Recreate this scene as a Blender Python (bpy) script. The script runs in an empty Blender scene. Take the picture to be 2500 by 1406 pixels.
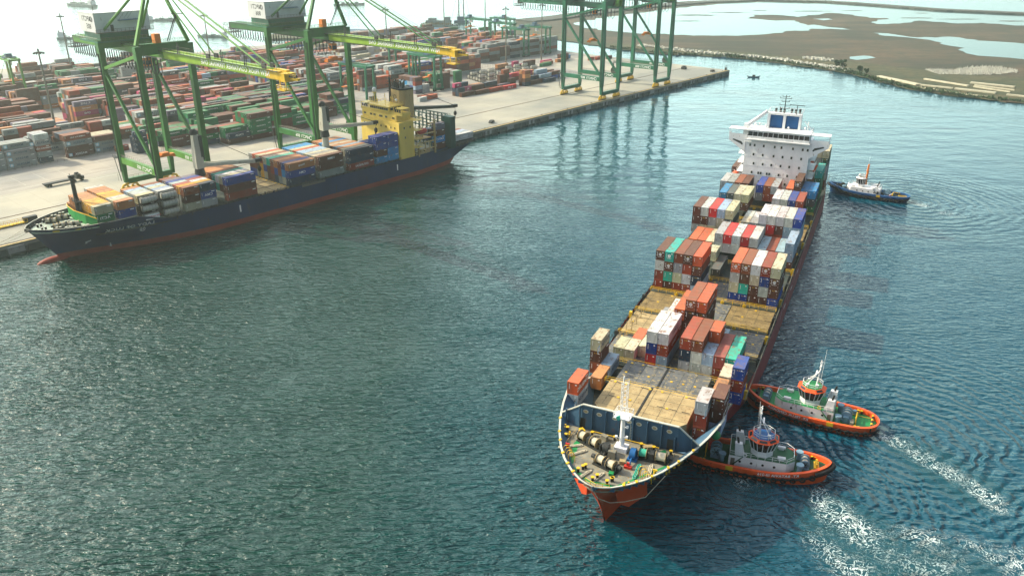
import bpy, bmesh, math, random
from mathutils import Matrix, Vector, noise
R = math.radians
rnd = random.Random(7)
sc = bpy.context.scene
COL = sc.collection

# ------------------------------------------------------------------ camera
cam_d = bpy.data.cameras.new('camera')
cam = bpy.data.objects.new('camera', cam_d); COL.objects.link(cam)
cam.location = (0, 0, 99.2)
cam.rotation_euler = (math.pi/2 - 0.4123, 0, 0)
cam_d.sensor_width = 36; cam_d.lens = 28.39
cam_d.clip_start = 1; cam_d.clip_end = 30000
sc.camera = cam
# ------------------------------------------------------------------ sky + sun
SUN_EL, SUN_AZ = R(36), R(-70)          # azimuth clockwise from +Y
world = bpy.data.worlds.new('World'); sc.world = world; world.use_nodes = True
wn = world.node_tree; bg = wn.nodes['Background']
sky = wn.nodes.new('ShaderNodeTexSky'); sky.sky_type = 'NISHITA'; sky.sun_disc = False
sky.sun_elevation = SUN_EL; sky.sun_rotation = SUN_AZ
sky.air_density = 1.2; sky.dust_density = 6.0; sky.ozone_density = 2.5; sky.altitude = 0
wn.links.new(sky.outputs[0], bg.inputs[0]); bg.inputs[1].default_value = 0.085
# thin bright overcast veil over the clear sky: pale at the horizon, greyer overhead
tcw = wn.nodes.new('ShaderNodeTexCoord'); sxyz = wn.nodes.new('ShaderNodeSeparateXYZ'); wn.links.new(tcw.outputs['Generated'], sxyz.inputs[0])
rmp = wn.nodes.new('ShaderNodeValToRGB'); wn.links.new(sxyz.outputs[2], rmp.inputs[0])
for e, (p, c) in zip([rmp.color_ramp.elements[0], rmp.color_ramp.elements[1], rmp.color_ramp.elements.new(.35), rmp.color_ramp.elements.new(.12)],
                     ((0, (.80,1.12,1.05)), (1, (.012,.07,.11)), (.54, (.045,.150,.170)), (.22, (.78,1.12,1.04)))): e.position = p; e.color = (*c, 1)
bg2 = wn.nodes.new('ShaderNodeBackground'); wn.links.new(rmp.outputs[0], bg2.inputs[0])
dotn = wn.nodes.new('ShaderNodeVectorMath'); dotn.operation = 'DOT_PRODUCT'; wn.links.new(tcw.outputs['Generated'], dotn.inputs[0]); dotn.inputs[1].default_value = (-.64, .77, 0)
mr = wn.nodes.new('ShaderNodeMapRange'); mr.interpolation_type = 'SMOOTHSTEP'; mr.inputs[1].default_value = -.3; mr.inputs[2].default_value = .95; mr.inputs[3].default_value = .16; mr.inputs[4].default_value = 1.9
wn.links.new(dotn.outputs['Value'], mr.inputs[0]); wn.links.new(mr.outputs[0], bg2.inputs[1])   # the veil is brightest on the sun's side of the sky
addw = wn.nodes.new('ShaderNodeAddShader'); wn.links.new(bg.outputs[0], addw.inputs[0]); wn.links.new(bg2.outputs[0], addw.inputs[1]); wn.links.new(addw.outputs[0], wn.nodes['World Output'].inputs[0])
sun_d = bpy.data.lights.new('sun', 'SUN'); sun_d.energy = 5.0; sun_d.angle = R(0.6); sun_d.color = (1, .88, .64)
sun = bpy.data.objects.new('sun', sun_d); COL.objects.link(sun)
sd = Vector((math.cos(SUN_EL)*math.sin(SUN_AZ), math.cos(SUN_EL)*math.cos(SUN_AZ), math.sin(SUN_EL)))
sun.rotation_euler = sd.to_track_quat('Z', 'Y').to_euler(); sun.location = (0, 0, 300)
sc.view_settings.view_transform = 'Standard'; sc.view_settings.look = 'None'
sc.view_settings.exposure = 0.5; sc.view_settings.gamma = 1
sc.cycles.max_bounces = 6; sc.cycles.diffuse_bounces = 2; sc.cycles.glossy_bounces = 3
sc.cycles.transparent_max_bounces = 8; sc.cycles.volume_bounces = 0; sc.cycles.caustics_reflective = False
sc.cycles.sample_clamp_direct = 6; sc.cycles.sample_clamp_indirect = 6; sc.cycles.use_denoising = True; sc.cycles.use_adaptive_sampling = True; sc.cycles.adaptive_threshold = 0.02

# ------------------------------------------------------------------ frames
QA = 0.8481                                      # direction of the quay edge
FQ = Matrix.Translation((-170, 256.8, 0)) @ Matrix.Rotation(QA - math.pi/2, 4, 'Z')   # x = towards the water, y = along the quay
SY = -0.4355
FR = Matrix.Translation((39.45+16.64*math.cos(-.4307), 207.1+16.64*math.sin(-.4307), 0)) @ Matrix.Rotation(SY, 4, 'Z')   # arriving ship: x = starboard side of picture, y = towards stern
I4 = Matrix.Identity(4)

# ------------------------------------------------------------------ mesh collector
class MB:
    def __init__(s): s.v = []; s.f = []; s.m = []; s.sm = []
    def add(s, vs, fs, m=0, smooth=False, M=None):
        o = len(s.v)
        s.v += [tuple(M @ Vector(p)) for p in vs] if M is not None else [tuple(p) for p in vs]
        for f in fs: s.f.append(tuple(i+o for i in f)); s.m.append(m); s.sm.append(smooth)
    def box(s, x0, x1, y0, y1, z0, z1, m=0, M=None):
        s.add([(x0,y0,z0),(x1,y0,z0),(x1,y1,z0),(x0,y1,z0),(x0,y0,z1),(x1,y0,z1),(x1,y1,z1),(x0,y1,z1)],
              [(0,3,2,1),(4,5,6,7),(0,1,5,4),(1,2,6,5),(2,3,7,6),(3,0,4,7)], m, False, M)
    def beam(s, p, q, w, h=None, m=0, M=None, taper=1.0):
        """rectangular bar from p to q, w across, h up"""
        h = h or w; p = Vector(p); q = Vector(q); d = (q-p).normalized()
        up = Vector((0,0,1)) if abs(d.z) < .95 else Vector((0,1,0))
        r = d.cross(up).normalized(); u = r.cross(d).normalized()
        vs = []
        for c, k in ((p,1.0),(q,taper)):
            for a, b in ((-1,-1),(1,-1),(1,1),(-1,1)): vs.append(c + r*(a*w*k/2) + u*(b*h*k/2))
        s.add(vs, [(0,3,2,1),(4,5,6,7),(0,1,5,4),(1,2,6,5),(2,3,7,6),(3,0,4,7)], m, False, M)
    def tube(s, pts, r, n=8, m=0, M=None, caps=True, r2=None):
        pts = [Vector(p) for p in pts]; vs = []; fs = []
        N = len(pts)
        for i, p in enumerate(pts):
            d = (pts[min(i+1,N-1)] - pts[max(i-1,0)]).normalized()
            up = Vector((0,0,1)) if abs(d.z) < .95 else Vector((0,1,0))
            a = d.cross(up).normalized(); b = a.cross(d).normalized()
            rr = r if r2 is None else r + (r2-r)*i/(N-1)
            for k in range(n):
                t = 2*math.pi*k/n; vs.append(p + a*(math.cos(t)*rr) + b*(math.sin(t)*rr))
        for i in range(N-1):
            for k in range(n): fs.append((i*n+k, i*n+(k+1)%n, (i+1)*n+(k+1)%n, (i+1)*n+k))
        s.add(vs, fs, m, n > 4, M)
        if caps: s.add([vs[k] for k in range(n)], [tuple(range(n))[::-1]], m, False, M); s.add(vs[-n:], [tuple(range(n))], m, False, M)
    def cyl(s, x, y, z0, z1, r, r2=None, n=12, m=0, M=None): s.tube([(x,y,z0),(x,y,z1)], r, n, m, M, True, r2)
    def torus(s, c, ax, R1, r, n=14, k=6, m=0, M=None, arc=1.0):
        c = Vector(c); ax = Vector(ax).normalized(); a = ax.orthogonal().normalized(); b = ax.cross(a)
        pts = [c + a*(R1*math.cos(2*math.pi*arc*i/n)) + b*(R1*math.sin(2*math.pi*arc*i/n)) for i in range(n+1)]
        s.tube(pts, r, k, m, M, False)
    def prism(s, poly, z0, z1, m=0, mt=None, M=None):
        n = len(poly); vs = [(x,y,z0) for x,y in poly] + [(x,y,z1) for x,y in poly]
        a = sum(poly[i][0]*poly[(i+1)%n][1]-poly[(i+1)%n][0]*poly[i][1] for i in range(n))
        fs = [(i,(i+1)%n,n+(i+1)%n,n+i) for i in range(n)]
        if a < 0: fs = [f[::-1] for f in fs]
        s.add(vs, fs, m, False, M)
        top = tuple(range(n,2*n)); bot = tuple(range(n))[::-1]
        if a < 0: top, bot = top[::-1], bot[::-1]
        s.add(vs, [top], m if mt is None else mt, False, M); s.add(vs, [bot], m, False, M)
    def sphere(s, c, r, n=10, k=6, m=0, M=None, sq=(1,1,1)):
        vs = []; fs = []
        for i in range(k+1):
            t = math.pi*i/k
            for j in range(n):
                p = 2*math.pi*j/n; vs.append((c[0]+r*sq[0]*math.sin(t)*math.cos(p), c[1]+r*sq[1]*math.sin(t)*math.sin(p), c[2]+r*sq[2]*math.cos(t)))
        for i in range(k):
            for j in range(n): fs.append((i*n+j,(i+1)*n+j,(i+1)*n+(j+1)%n,i*n+(j+1)%n))
        s.add(vs, fs, m, True, M)
    def rail(s, pts, h=1.1, r=.035, step=2.0, m=0, M=None, closed=False, mid=True):
        pts = [Vector(p) for p in pts]
        if closed: pts.append(pts[0])
        for a, b in zip(pts, pts[1:]):
            s.tube([a+Vector((0,0,h)), b+Vector((0,0,h))], r, 4, m, M, False)
            if mid: s.tube([a+Vector((0,0,h*.5)), b+Vector((0,0,h*.5))], r*.7, 3, m, M, False)
            n = max(1, int((b-a).length/step))
            for i in range(n+1):
                c = a.lerp(b, i/n); s.tube([c, c+Vector((0,0,h))], r, 4, m, M, False)
    def text(s, txt, size, o, right, up=(0,0,1), m=0, mirror=True, M=None, depth=0, sx=1.0):
        vs, fs = glyphs(txt)
        k = (-1 if mirror else 1)*size*sx; o = Vector(o); r = Vector(right); u = Vector(up)
        s.add([o + r*(x*k) + u*(y*size) for x, y in vs], fs, m, False, M)
    def build(s, name, mats, parent=None, M=None, label=None):
        me = bpy.data.meshes.new(name)
        me.from_pydata(s.v, [], s.f)
        for mt in (mats if isinstance(mats, (list, tuple)) else [mats]): me.materials.append(mt)
        me.polygons.foreach_set('material_index', s.m); me.polygons.foreach_set('use_smooth', s.sm)
        me.update()
        return link(name, me, parent, M, label)
def link(name, me, parent=None, M=None, label=None):
    o = bpy.data.objects.new(name, me); COL.objects.link(o)
    if parent is not None: o.parent = parent
    if M is not None: o.matrix_local = M
    if label: o['label'] = label
    return o
_gl = {}
def glyphs(txt):
    """flat lettering centred on 0,0 with cap height 1"""
    if txt in _gl: return _gl[txt]
    c = bpy.data.curves.new('t', 'FONT'); c.body = txt; c.size = 1.0; c.offset = 0.018; c.resolution_u = 2
    c.space_character = 1.08
    o = bpy.data.objects.new('t', c); COL.objects.link(o)
    me = o.to_mesh()
    vs = [(v.co.x, v.co.y) for v in me.vertices]; fs = [tuple(p.vertices) for p in me.polygons]
    o.to_mesh_clear(); bpy.data.objects.remove(o); bpy.data.curves.remove(c)
    xs = [v[0] for v in vs]; ys = [v[1] for v in vs]
    cx, cy, h = (min(xs)+max(xs))/2, (min(ys)+max(ys))/2, max(ys)-min(ys)
    _gl[txt] = ([((x-cx)/h, (y-cy)/h) for x, y in vs], fs)
    return _gl[txt]
def tag(o, label, cat, group=None, kind=None):
    if label: o['label'] = label
    if cat: o['category'] = cat
    if group: o['group'] = group
    if kind: o['kind'] = kind
    return o
def thing(name, label, cat, M, group=None):
    o = bpy.data.objects.new(name, None); COL.objects.link(o); o.empty_display_size = .5
    o.matrix_world = M
    return tag(o, label, cat, group)
def copy_tree(o, parent=None):
    c = o.copy(); COL.objects.link(c); c.parent = parent
    for ch in list(o.children): copy_tree(ch, c)
    return c
def T(x, y, z=0, rz=0): return Matrix.Translation((x,y,z)) @ Matrix.Rotation(rz, 4, 'Z')

# ------------------------------------------------------------------ materials
def newmat(name):
    m = bpy.data.materials.new(name); m.use_nodes = True
    nt = m.node_tree; return m, nt, nt.nodes['Principled BSDF']
def mixc(nt, fac, a, b, mode='MIX'):
    n = nt.nodes.new('ShaderNodeMix'); n.data_type = 'RGBA'; n.blend_type = mode
    for sck, v in ((n.inputs[0], fac), (n.inputs[6], a), (n.inputs[7], b)):
        if isinstance(v, (int, float)): sck.default_value = v
        elif isinstance(v, tuple): sck.default_value = (*v[:3], 1)
        else: nt.links.new(v, sck)
    return n.outputs[2]
def noisen(nt, scale, detail=3, vec=None, stretch=None, rough=.55, dist=0, coord='Object', w=None):
    tc = nt.nodes.new('ShaderNodeTexCoord'); mp = nt.nodes.new('ShaderNodeMapping')
    nt.links.new(vec if vec is not None else tc.outputs[coord], mp.inputs[0])
    if stretch: mp.inputs['Scale'].default_value = stretch
    if w is not None: nt.links.new(w, mp.inputs['Location'])
    n = nt.nodes.new('ShaderNodeTexNoise'); n.inputs['Scale'].default_value = scale
    n.inputs['Detail'].default_value = detail; n.inputs['Roughness'].default_value = rough; n.inputs['Distortion'].default_value = dist
    nt.links.new(mp.outputs[0], n.inputs[0]); return n.outputs[0]
def ramp(nt, val, a, b, lo=0.0, hi=1.0):
    n = nt.nodes.new('ShaderNodeMapRange'); n.clamp = True
    n.inputs[1].default_value = a; n.inputs[2].default_value = b; n.inputs[3].default_value = lo; n.inputs[4].default_value = hi
    nt.links.new(val, n.inputs[0]); return n.outputs[0]
def math_(nt, op, a, b=None):
    n = nt.nodes.new('ShaderNodeMath'); n.operation = op
    for i, v in enumerate((a, b)):
        if v is None: continue
        if isinstance(v, (int, float)): n.inputs[i].default_value = v
        else: nt.links.new(v, n.inputs[i])
    return n.outputs[0]
def paint(name, c, rust=.3, rough=.55, scale=.35, var=.25, rc=(.13,.05,.02), stretch=(1,1,.35), metal=0):
    m, nt, b = newmat(name)
    n1 = noisen(nt, scale, 4, stretch=stretch); n2 = noisen(nt, scale*4, 5, stretch=stretch)
    dark = tuple(x*(1-var) for x in c)
    col = mixc(nt, ramp(nt, n1, .35, .65), dark, c)
    if rust: col = mixc(nt, ramp(nt, n2, .66-.12*rust, .74-.12*rust, 0, min(1,.35+.6*rust)), col, rc)
    nt.links.new(col, b.inputs['Base Color']); b.inputs['Roughness'].default_value = rough; b.inputs['Specular IOR Level'].default_value = .5 if rough < .3 else .3
    b.inputs['Metallic'].default_value = metal
    return m
def objpaint(name, attr=None):
    m, nt, b = newmat(name)
    if attr:
        a = nt.nodes.new('ShaderNodeAttribute'); a.attribute_name = attr; c = a.outputs['Color']; loc = None
    else:
        a = nt.nodes.new('ShaderNodeObjectInfo'); c = a.outputs['Color']
        cx = nt.nodes.new('ShaderNodeCombineXYZ'); k = math_(nt, 'MULTIPLY', a.outputs['Random'], 90)
        for i in range(3): nt.links.new(k, cx.inputs[i])
        loc = cx.outputs[0]
    n1 = noisen(nt, .25, 3, stretch=(1,1,.6), w=loc); n2 = noisen(nt, 1.3, 6, stretch=(1,.5,1), w=loc, rough=.65)
    col = mixc(nt, ramp(nt, n1, .3, .7, 0, .45), c, mixc(nt, 1.0, c, (.55,.55,.56), 'MULTIPLY'))
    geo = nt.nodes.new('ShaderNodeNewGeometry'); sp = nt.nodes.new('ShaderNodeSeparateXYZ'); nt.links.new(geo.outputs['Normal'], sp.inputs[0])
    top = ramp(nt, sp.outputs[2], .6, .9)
    thr = math_(nt, 'ADD', n2, math_(nt, 'MULTIPLY', top, .055))
    col = mixc(nt, ramp(nt, thr, .585, .68, 0, .8), col, (.17,.075,.032))
    n4 = noisen(nt, .9, 5, stretch=(1,.35,.3), w=loc, rough=.7); col = mixc(nt, ramp(nt, n4, .5, .75, 0, .5), col, (.12,.10,.08))      # grime
    col = mixc(nt, math_(nt, 'MULTIPLY', top, .07), col, (.55,.52,.45))      # up-facing faces mixed slightly towards pale tan
    nt.links.new(col, b.inputs['Base Color']); b.inputs['Roughness'].default_value = .7; b.inputs['Specular IOR Level'].default_value = .25
    return m
M_ = {}
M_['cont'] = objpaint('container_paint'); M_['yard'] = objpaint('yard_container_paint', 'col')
M_['white'] = paint('white_paint', (.82,.83,.84), .25, .45, .3, .12)
M_['letter'] = paint('white_lettering', (.85,.85,.84), 0, .5, 1, .05)
M_['ink'] = paint('dark_lettering', (.03,.07,.12), 0, .5, 1, .05)
M_['star'] = paint('pale_blue_emblem', (.25,.55,.72), 0, .5, 1, .05)
M_['black'] = paint('black_rubber', (.012,.012,.013), 0, .7, 1, .2)
M_['dark'] = paint('dark_steel', (.03,.035,.035), .3, .6, .6)
M_['glass'] = paint('dark_window_glass', (.015,.02,.025), 0, .12, 1, .1)
M_['redhull'] = paint('red_hull_paint', (.27,.028,.035), .35, .5, .12, .3, (.12,.03,.02), (1,1,.4))
M_['redboot'] = paint('red_boot_topping', (.30,.055,.035), .5, .6, .15, .3, (.14,.08,.05), (1,1,.3))
M_['redhull_lit'] = paint('sunlit_red_hull_paint', (.62,.075,.02), .15, .45, .15, .2)  # brighter orange copy of the hull red, sunlight put into the colour
M_['bluehull'] = paint('blue_hull_paint', (.003,.034,.12), .25, .45, .1, .35, (.05,.05,.05), (1,1,.3))
M_['deckgrey'] = paint('grey_deck', (.24,.235,.19), .8, .75, .5, .35, (.26,.17,.07), (1,1,1))
M_['deckdark'] = paint('dark_deck', (.04,.055,.05), .8, .75, .3, .4, (.12,.09,.05), (1,1,1))
M_['deckpale'] = paint('pale_green_deck', (.36,.45,.38), .6, .7, .3, .3, (.2,.16,.1), (1,1,1))
M_['hatchtan'] = paint('rusty_tan_hatch', (.40,.31,.16), .75, .8, .45, .3, (.17,.09,.03), (1,1,1))
M_['hatchgrey'] = paint('worn_grey_hatch', (.13,.14,.145), .9, .75, .4, .3, (.3,.24,.12), (1,1,1))
M_['hatchbrown'] = paint('brown_hatch', (.26,.19,.08), .9, .8, .5, .45, (.09,.05,.03), (1,1,1))
M_['bluegrey'] = paint('blue_grey_steel', (.05,.12,.20), .3, .6, .3, .3)
M_['rail_w'] = paint('pale_bulwark_cap', (.55,.56,.48), .4, .55, .5, .2)
M_['yellow'] = paint('yellow_paint', (.72,.46,.02), .3, .5, .6, .2)
M_['yhouse'] = paint('yellow_house_paint', (.82,.60,.12), .18, .5, .25, .15, (.3,.16,.05))
M_['buff'] = paint('buff_funnel_paint', (.50,.36,.16), .3, .6, .4, .25)
M_['cream'] = paint('cream_crane_paint', (.50,.49,.40), .35, .55, .4, .2)
M_['cgreen'] = paint('green_crane_paint', (.012,.145,.075), .12, .45, .25, .25)
M_['cbright'] = paint('bright_green_crane_paint', (.085,.27,.025), .12, .45, .25, .2)
M_['cmid'] = paint('leaf_green_crane_paint', (.026,.155,.026), .12, .45, .25, .25)
M_['lime'] = paint('lime_boom_paint', (.26,.44,.03), .2, .5, .2, .2)
M_['tgreen'] = paint('green_deck_paint', (.012,.25,.075), .4, .55, .5, .3)
M_['tdark'] = paint('dark_green_deck_paint', (.008,.10,.04), .4, .55, .5, .3)
M_['torange'] = paint('orange_tug_paint', (.78,.10,.02), .3, .42, .5, .2, (.2,.06,.03))
M_['tblue'] = paint('blue_tug_paint', (.015,.09,.26), .2, .42, .4, .3)
M_['steelblue'] = paint('pale_blue_machinery', (.19,.33,.42), .3, .5, 1, .2)
M_['rope'] = paint('pale_rope', (.6,.55,.42), 0, .8, 2, .3)
M_['ropeg'] = paint('green_rope', (.05,.42,.3), 0, .8, 2, .2)
M_['teal'] = paint('teal_paint', (.02,.42,.32), .2, .5, .5, .15)
M_['mast'] = paint('galvanised_mast', (.16,.15,.12), .2, .5, .5, .15)
M_['housewall'] = paint('white_corrugated_wall', (.66,.67,.68), .15, .5, .3, .1)
M_['palegreen'] = paint('pale_green_wall', (.02,.28,.06), .2, .5, .5, .25)
M_['orange'] = paint('orange_paint', (.70,.20,.02), .1, .5, .5, .15)
M_['red'] = paint('red_paint', (.5,.03,.02), .1, .45, .5, .15)
M_['fbl'] = paint('blue_funnel_paint', (.008,.10,.30), .2, .5, .4, .2)
# ================================================================== THE SETTING
def ground_concrete():
    m, nt, b = newmat('quay_concrete')
    n1 = noisen(nt, .018, 5, rough=.6); n2 = noisen(nt, .12, 6, stretch=(1,.25,1)); n3 = noisen(nt, 2.5, 3)
    col = mixc(nt, ramp(nt, n1, .38, .62), (.20,.208,.185), (.36,.34,.27))
    col = mixc(nt, ramp(nt, n2, .5, .72, 0, .55), col, (.25,.25,.23))
    col = mixc(nt, ramp(nt, n3, .4, .7, 0, .12), col, (.2,.19,.17))
    br = nt.nodes.new('ShaderNodeTexBrick'); tc = nt.nodes.new('ShaderNodeTexCoord'); nt.links.new(tc.outputs['Object'], br.inputs[0])
    br.offset = 0; br.inputs['Scale'].default_value = 1; br.inputs['Brick Width'].default_value = 7.5; br.inputs['Row Height'].default_value = 9
    br.inputs['Mortar Size'].default_value = .05; br.inputs['Color1'].default_value = (1,1,1,1); br.inputs['Color2'].default_value = (.93,.93,.92,1); br.inputs['Mortar'].default_value = (.55,.52,.48,1)
    col = mixc(nt, .8, col, br.outputs[0], 'MULTIPLY')
    nt.links.new(col, b.inputs['Base Color']); b.inputs['Roughness'].default_value = .85
    return m
def yard_paving():
    m, nt, b = newmat('yard_paving')
    n1 = noisen(nt, .03, 5); n2 = noisen(nt, .35, 5, stretch=(1,.15,1))
    col = mixc(nt, ramp(nt, n1, .35, .65), (.20,.205,.20), (.33,.30,.25))
    col = mixc(nt, ramp(nt, n2, .48, .7, 0, .55), col, (.13,.125,.115))
    nt.links.new(col, b.inputs['Base Color']); b.inputs['Roughness'].default_value = .85
    return m
def water_mat():
    m, nt, b = newmat('harbour_water')
    b.inputs['Roughness'].default_value = .05; b.inputs['IOR'].default_value = 1.42
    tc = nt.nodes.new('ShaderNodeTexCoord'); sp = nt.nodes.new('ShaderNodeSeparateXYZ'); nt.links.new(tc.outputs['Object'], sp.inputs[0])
    n0 = noisen(nt, .012, 3); nb = noisen(nt, .006, 3)        # calmer and rougher patches; greener and bluer patches
    blue_mix = math_(nt, 'ADD', ramp(nt, sp.outputs[0], -60, 70), math_(nt, 'MULTIPLY', math_(nt, 'SUBTRACT', nb, .5), .9))  # body colour runs from green to blue along x, broken up by noise
    col = mixc(nt, ramp(nt, blue_mix, .15, .9), (.002,.034,.027), (.0002,.052,.085)); nt.links.new(col, b.inputs['Base Color'])
    a = noisen(nt, .30, 2.5, stretch=(1.0,2.9,1), rough=.5, dist=.5)
    c = noisen(nt, 1.0, 2, stretch=(1.1,1.5,1), rough=.5)
    d = noisen(nt, .06, 2, stretch=(1,1.6,1))
    h = math_(nt, 'ADD', math_(nt, 'MULTIPLY', a, .9), math_(nt, 'MULTIPLY', c, .15))
    n00 = noisen(nt, .035, 3, stretch=(1,1.8,1))
    h = math_(nt, 'MULTIPLY', h, math_(nt, 'MULTIPLY', ramp(nt, n0, .36, .62, .55, 1.15), ramp(nt, n00, .35, .65, .72, 1.15)))
    h = math_(nt, 'MULTIPLY', h, ramp(nt, sp.outputs[1], 120, 350, 1.0, .12))      # sheltered, calmer water up the basin
    h = math_(nt, 'ADD', h, math_(nt, 'MULTIPLY', d, .55))
    h = math_(nt, 'MULTIPLY', h, ramp(nt, sp.outputs[0], 0, 75, 1.0, .5))          # lee side of the arriving ship
    wob = math_(nt, 'MULTIPLY', noisen(nt, .12, 3), 9)
    for cx_, cy_, rad, amp, k in ((84,145,60,.30,2.2),(64,128,42,.22,2.6),(46,131,26,.16,3.4),(163,314,60,.16,1.5),(128,322,45,.12,1.9)):   # wash rings spreading from the tugs
        v = nt.nodes.new('ShaderNodeVectorMath'); v.operation = 'DISTANCE'; nt.links.new(tc.outputs['Object'], v.inputs[0]); v.inputs[1].default_value = (cx_, cy_, 0)
        w_ = math_(nt, 'SINE', math_(nt, 'MULTIPLY', math_(nt, 'ADD', v.outputs['Value'], wob), k))
        h = math_(nt, 'ADD', h, math_(nt, 'MULTIPLY', math_(nt, 'MULTIPLY', w_, ramp(nt, v.outputs['Value'], 3, rad, 1, 0)), amp*.5))
    bp = nt.nodes.new('ShaderNodeBump'); bp.inputs['Strength'].default_value = 1; bp.inputs['Distance'].default_value = 2.0
    nt.links.new(h, bp.inputs['Height']); nt.links.new(bp.outputs[0], b.inputs['Normal'])
    return m
def land_mat(name, a, c, d, s=.02):
    m, nt, b = newmat(name)
    n1 = noisen(nt, s, 6, stretch=(.6,1.6,1), rough=.65); n2 = noisen(nt, s*6, 6, stretch=(.7,1.5,1), rough=.7)
    col = mixc(nt, ramp(nt, n1, .40, .60), a, c); col = mixc(nt, ramp(nt, n2, .48, .60, 0, .9), col, d)
    n3 = noisen(nt, s*30, 5, stretch=(.6,1.6,1), rough=.75); col = mixc(nt, ramp(nt, n3, .45, .7, 0, .5), col, tuple(x*.5 for x in d))
    nt.links.new(col, b.inputs['Base Color']); b.inputs['Roughness'].default_value = .95
    bp = nt.nodes.new('ShaderNodeBump'); bp.inputs['Distance'].default_value = .6; nt.links.new(n2, bp.inputs['Height']); nt.links.new(bp.outputs[0], b.inputs['Normal'])
    return m
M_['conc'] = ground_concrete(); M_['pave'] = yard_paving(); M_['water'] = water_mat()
M_['mud'] = land_mat('marsh_mud', (.020,.021,.010), (.085,.055,.028), (.022,.030,.011), .012)
M_['grassy'] = land_mat('shore_grass_land', (.035,.048,.014), (.09,.075,.03), (.014,.024,.008), .05)
M_['bwater'] = land_mat('breakwater_rock', (.05,.06,.06), (.09,.09,.075), (.035,.045,.03), .06)
M_['lagoon'] = paint('lagoon_water', (.01,.04,.045), 0, .10, .01, .1)
M_['lagoon'].node_tree.nodes['Principled BSDF'].inputs['IOR'].default_value = 1.18
M_['stone'] = paint('pale_stone', (.50,.50,.44), 0, .9, .4, .35)
M_['leaf'] = paint('dark_foliage', (.03,.065,.022), 0, .8, 1.2, .4)
M_['trunkm'] = paint('tree_bark', (.09,.07,.05), 0, .9, 1.2, .3)
M_['slabm'] = paint('pale_concrete_beams', (.52,.49,.37), .2, .85, .2, .2)
M_['pile'] = paint('weathered_quay_wall', (.10,.13,.115), .5, .8, .3, .35, (.05,.06,.05), (1,1,.5))
M_['fender'] = paint('grey_fender_panel', (.30,.32,.31), .5, .7, .6, .2)

# --- water, sea bed
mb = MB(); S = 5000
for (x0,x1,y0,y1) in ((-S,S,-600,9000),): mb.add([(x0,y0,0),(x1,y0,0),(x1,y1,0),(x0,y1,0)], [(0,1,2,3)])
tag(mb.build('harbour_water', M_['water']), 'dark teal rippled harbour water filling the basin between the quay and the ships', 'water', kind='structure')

# --- quay and yard ground (coordinates: x towards the water, y along the quay; b = -x)
def qpoly(pts): return [(-b, a) for a, b in pts]
shore = [(-260,-2.2),(508,-2.2),(509,115),(513,185),(556,245),(572,262),(572,310),(560,363),(515,374),(440,392),(340,403),(190,402),(130,430),(-260,460)]
mb = MB(); mb.prism(qpoly(shore), 2.4, 3.5, 0)
tag(mb.build('quay_pavement', M_['conc'], None, FQ), 'pale sunlit concrete quay apron along the water', 'quay', kind='structure')
yard = [(-260,62),(175,62),(262,62),(262,66),(420,66),(440,120),(505,130),(509,186),(552,248),(568,264),(568,308),(556,360),(512,370),(438,388),(340,399),(190,398),(128,426),(-260,456)]
mb = MB(); p = qpoly(yard); mb.add([(x,y,3.504) for x,y in p], [tuple(range(len(p)))])
tag(mb.build('yard_ground', M_['pave'], None, FQ), 'grey tyre-stained paving of the container yard', 'ground', kind='structure')
# road lines and crane rails
mb = MB()
for b in (58.5, 66.5): mb.box(-b-.15, -b+.15, -200, 262, 3.504, 3.508)
for b in (94.5, 98.5): mb.box(-b-.12, -b+.12, -200, 84, 3.508, 3.512)
for b in (154,158.5): mb.box(-b-.12, -b+.12, 300, 500, 3.508, 3.512)
for a in range(-60, 260, 9): mb.box(-88, -70, a-.08, a+.08, 3.508, 3.512) if a < 80 else None
tag(mb.build('road_marking', M_['stone'], None, FQ), 'white lane lines painted on the yard paving', 'road marking', kind='structure')
for b in (0, 30.48):
    mb = MB(); mb.box(-b-.42, -b-.1, -240, 507, 3.504, 3.52); mb.box(-b+.1, -b+.42, -240, 507, 3.504, 3.52); mb.box(-b-.06, -b+.06, -240, 507, 3.51, 3.62)
    tag(mb.build('crane_rail', paint('crane_rail_steel', (.12,.075,.045), .5, .7), None, FQ), 'dark crane rail near the quay edge, %s of two' % ('waterside' if b == 0 else 'landward'), 'rail', 'crane rails')
# quay edge: yellow kerb, wall, fender panels, piles
mb = MB(); mb.box(1.5, 2.15, -240, 507, 3.504, 3.72)
tag(mb.build('quay_kerb', paint('worn_yellow_kerb', (.58,.43,.16), .6, .7, .5), None, FQ), 'worn yellow kerb on the lip of the quay', 'kerb', kind='structure')
mb = MB()
mb.box(1.2, 2.0, -240, 508, -2, 2.39)
for a in range(-236, 508, 6): mb.cyl(2.3, a, -2.5, 2.4, .55, n=8)
for a in range(-240, 500, 12): mb.box(2.05, 2.75, a+2.2, a+3.6, .6, 2.4)
for b in range(4, 110, 6): mb.cyl(-b, 508.6, -2.5, 2.4, .5, n=8)
mb.box(-112, 1.2, 507.4, 508.2, -2, 2.39)
tag(mb.build('quay_wall', M_['pile'], None, FQ), 'dark weathered quay wall with piles above the waterline', 'quay wall', kind='structure')
fm = None
for i, a in enumerate([x for x in range(-20, 500, 18)]):
    if 22 < a < 186: continue
    w = 5.2 if i % 2 else 1.5
    mb = MB(); mb.box(2.85, 3.15, a, a+w, .7, 3.0)
    if i % 2 == 0: mb.box(2.85, 3.15, a+3.4, a+4.9, .7, 3.0)
    for k in (a+.3, a+w-.6): mb.cyl(2.6, k, .9, 2.8, .28, n=8)
    o = mb.build('quay_fender', M_['fender'], None, FQ)
    tag(o, 'grey fender panel hung on the quay wall beside other panels like it', 'fender', 'fender panels along the quay wall')
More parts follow.
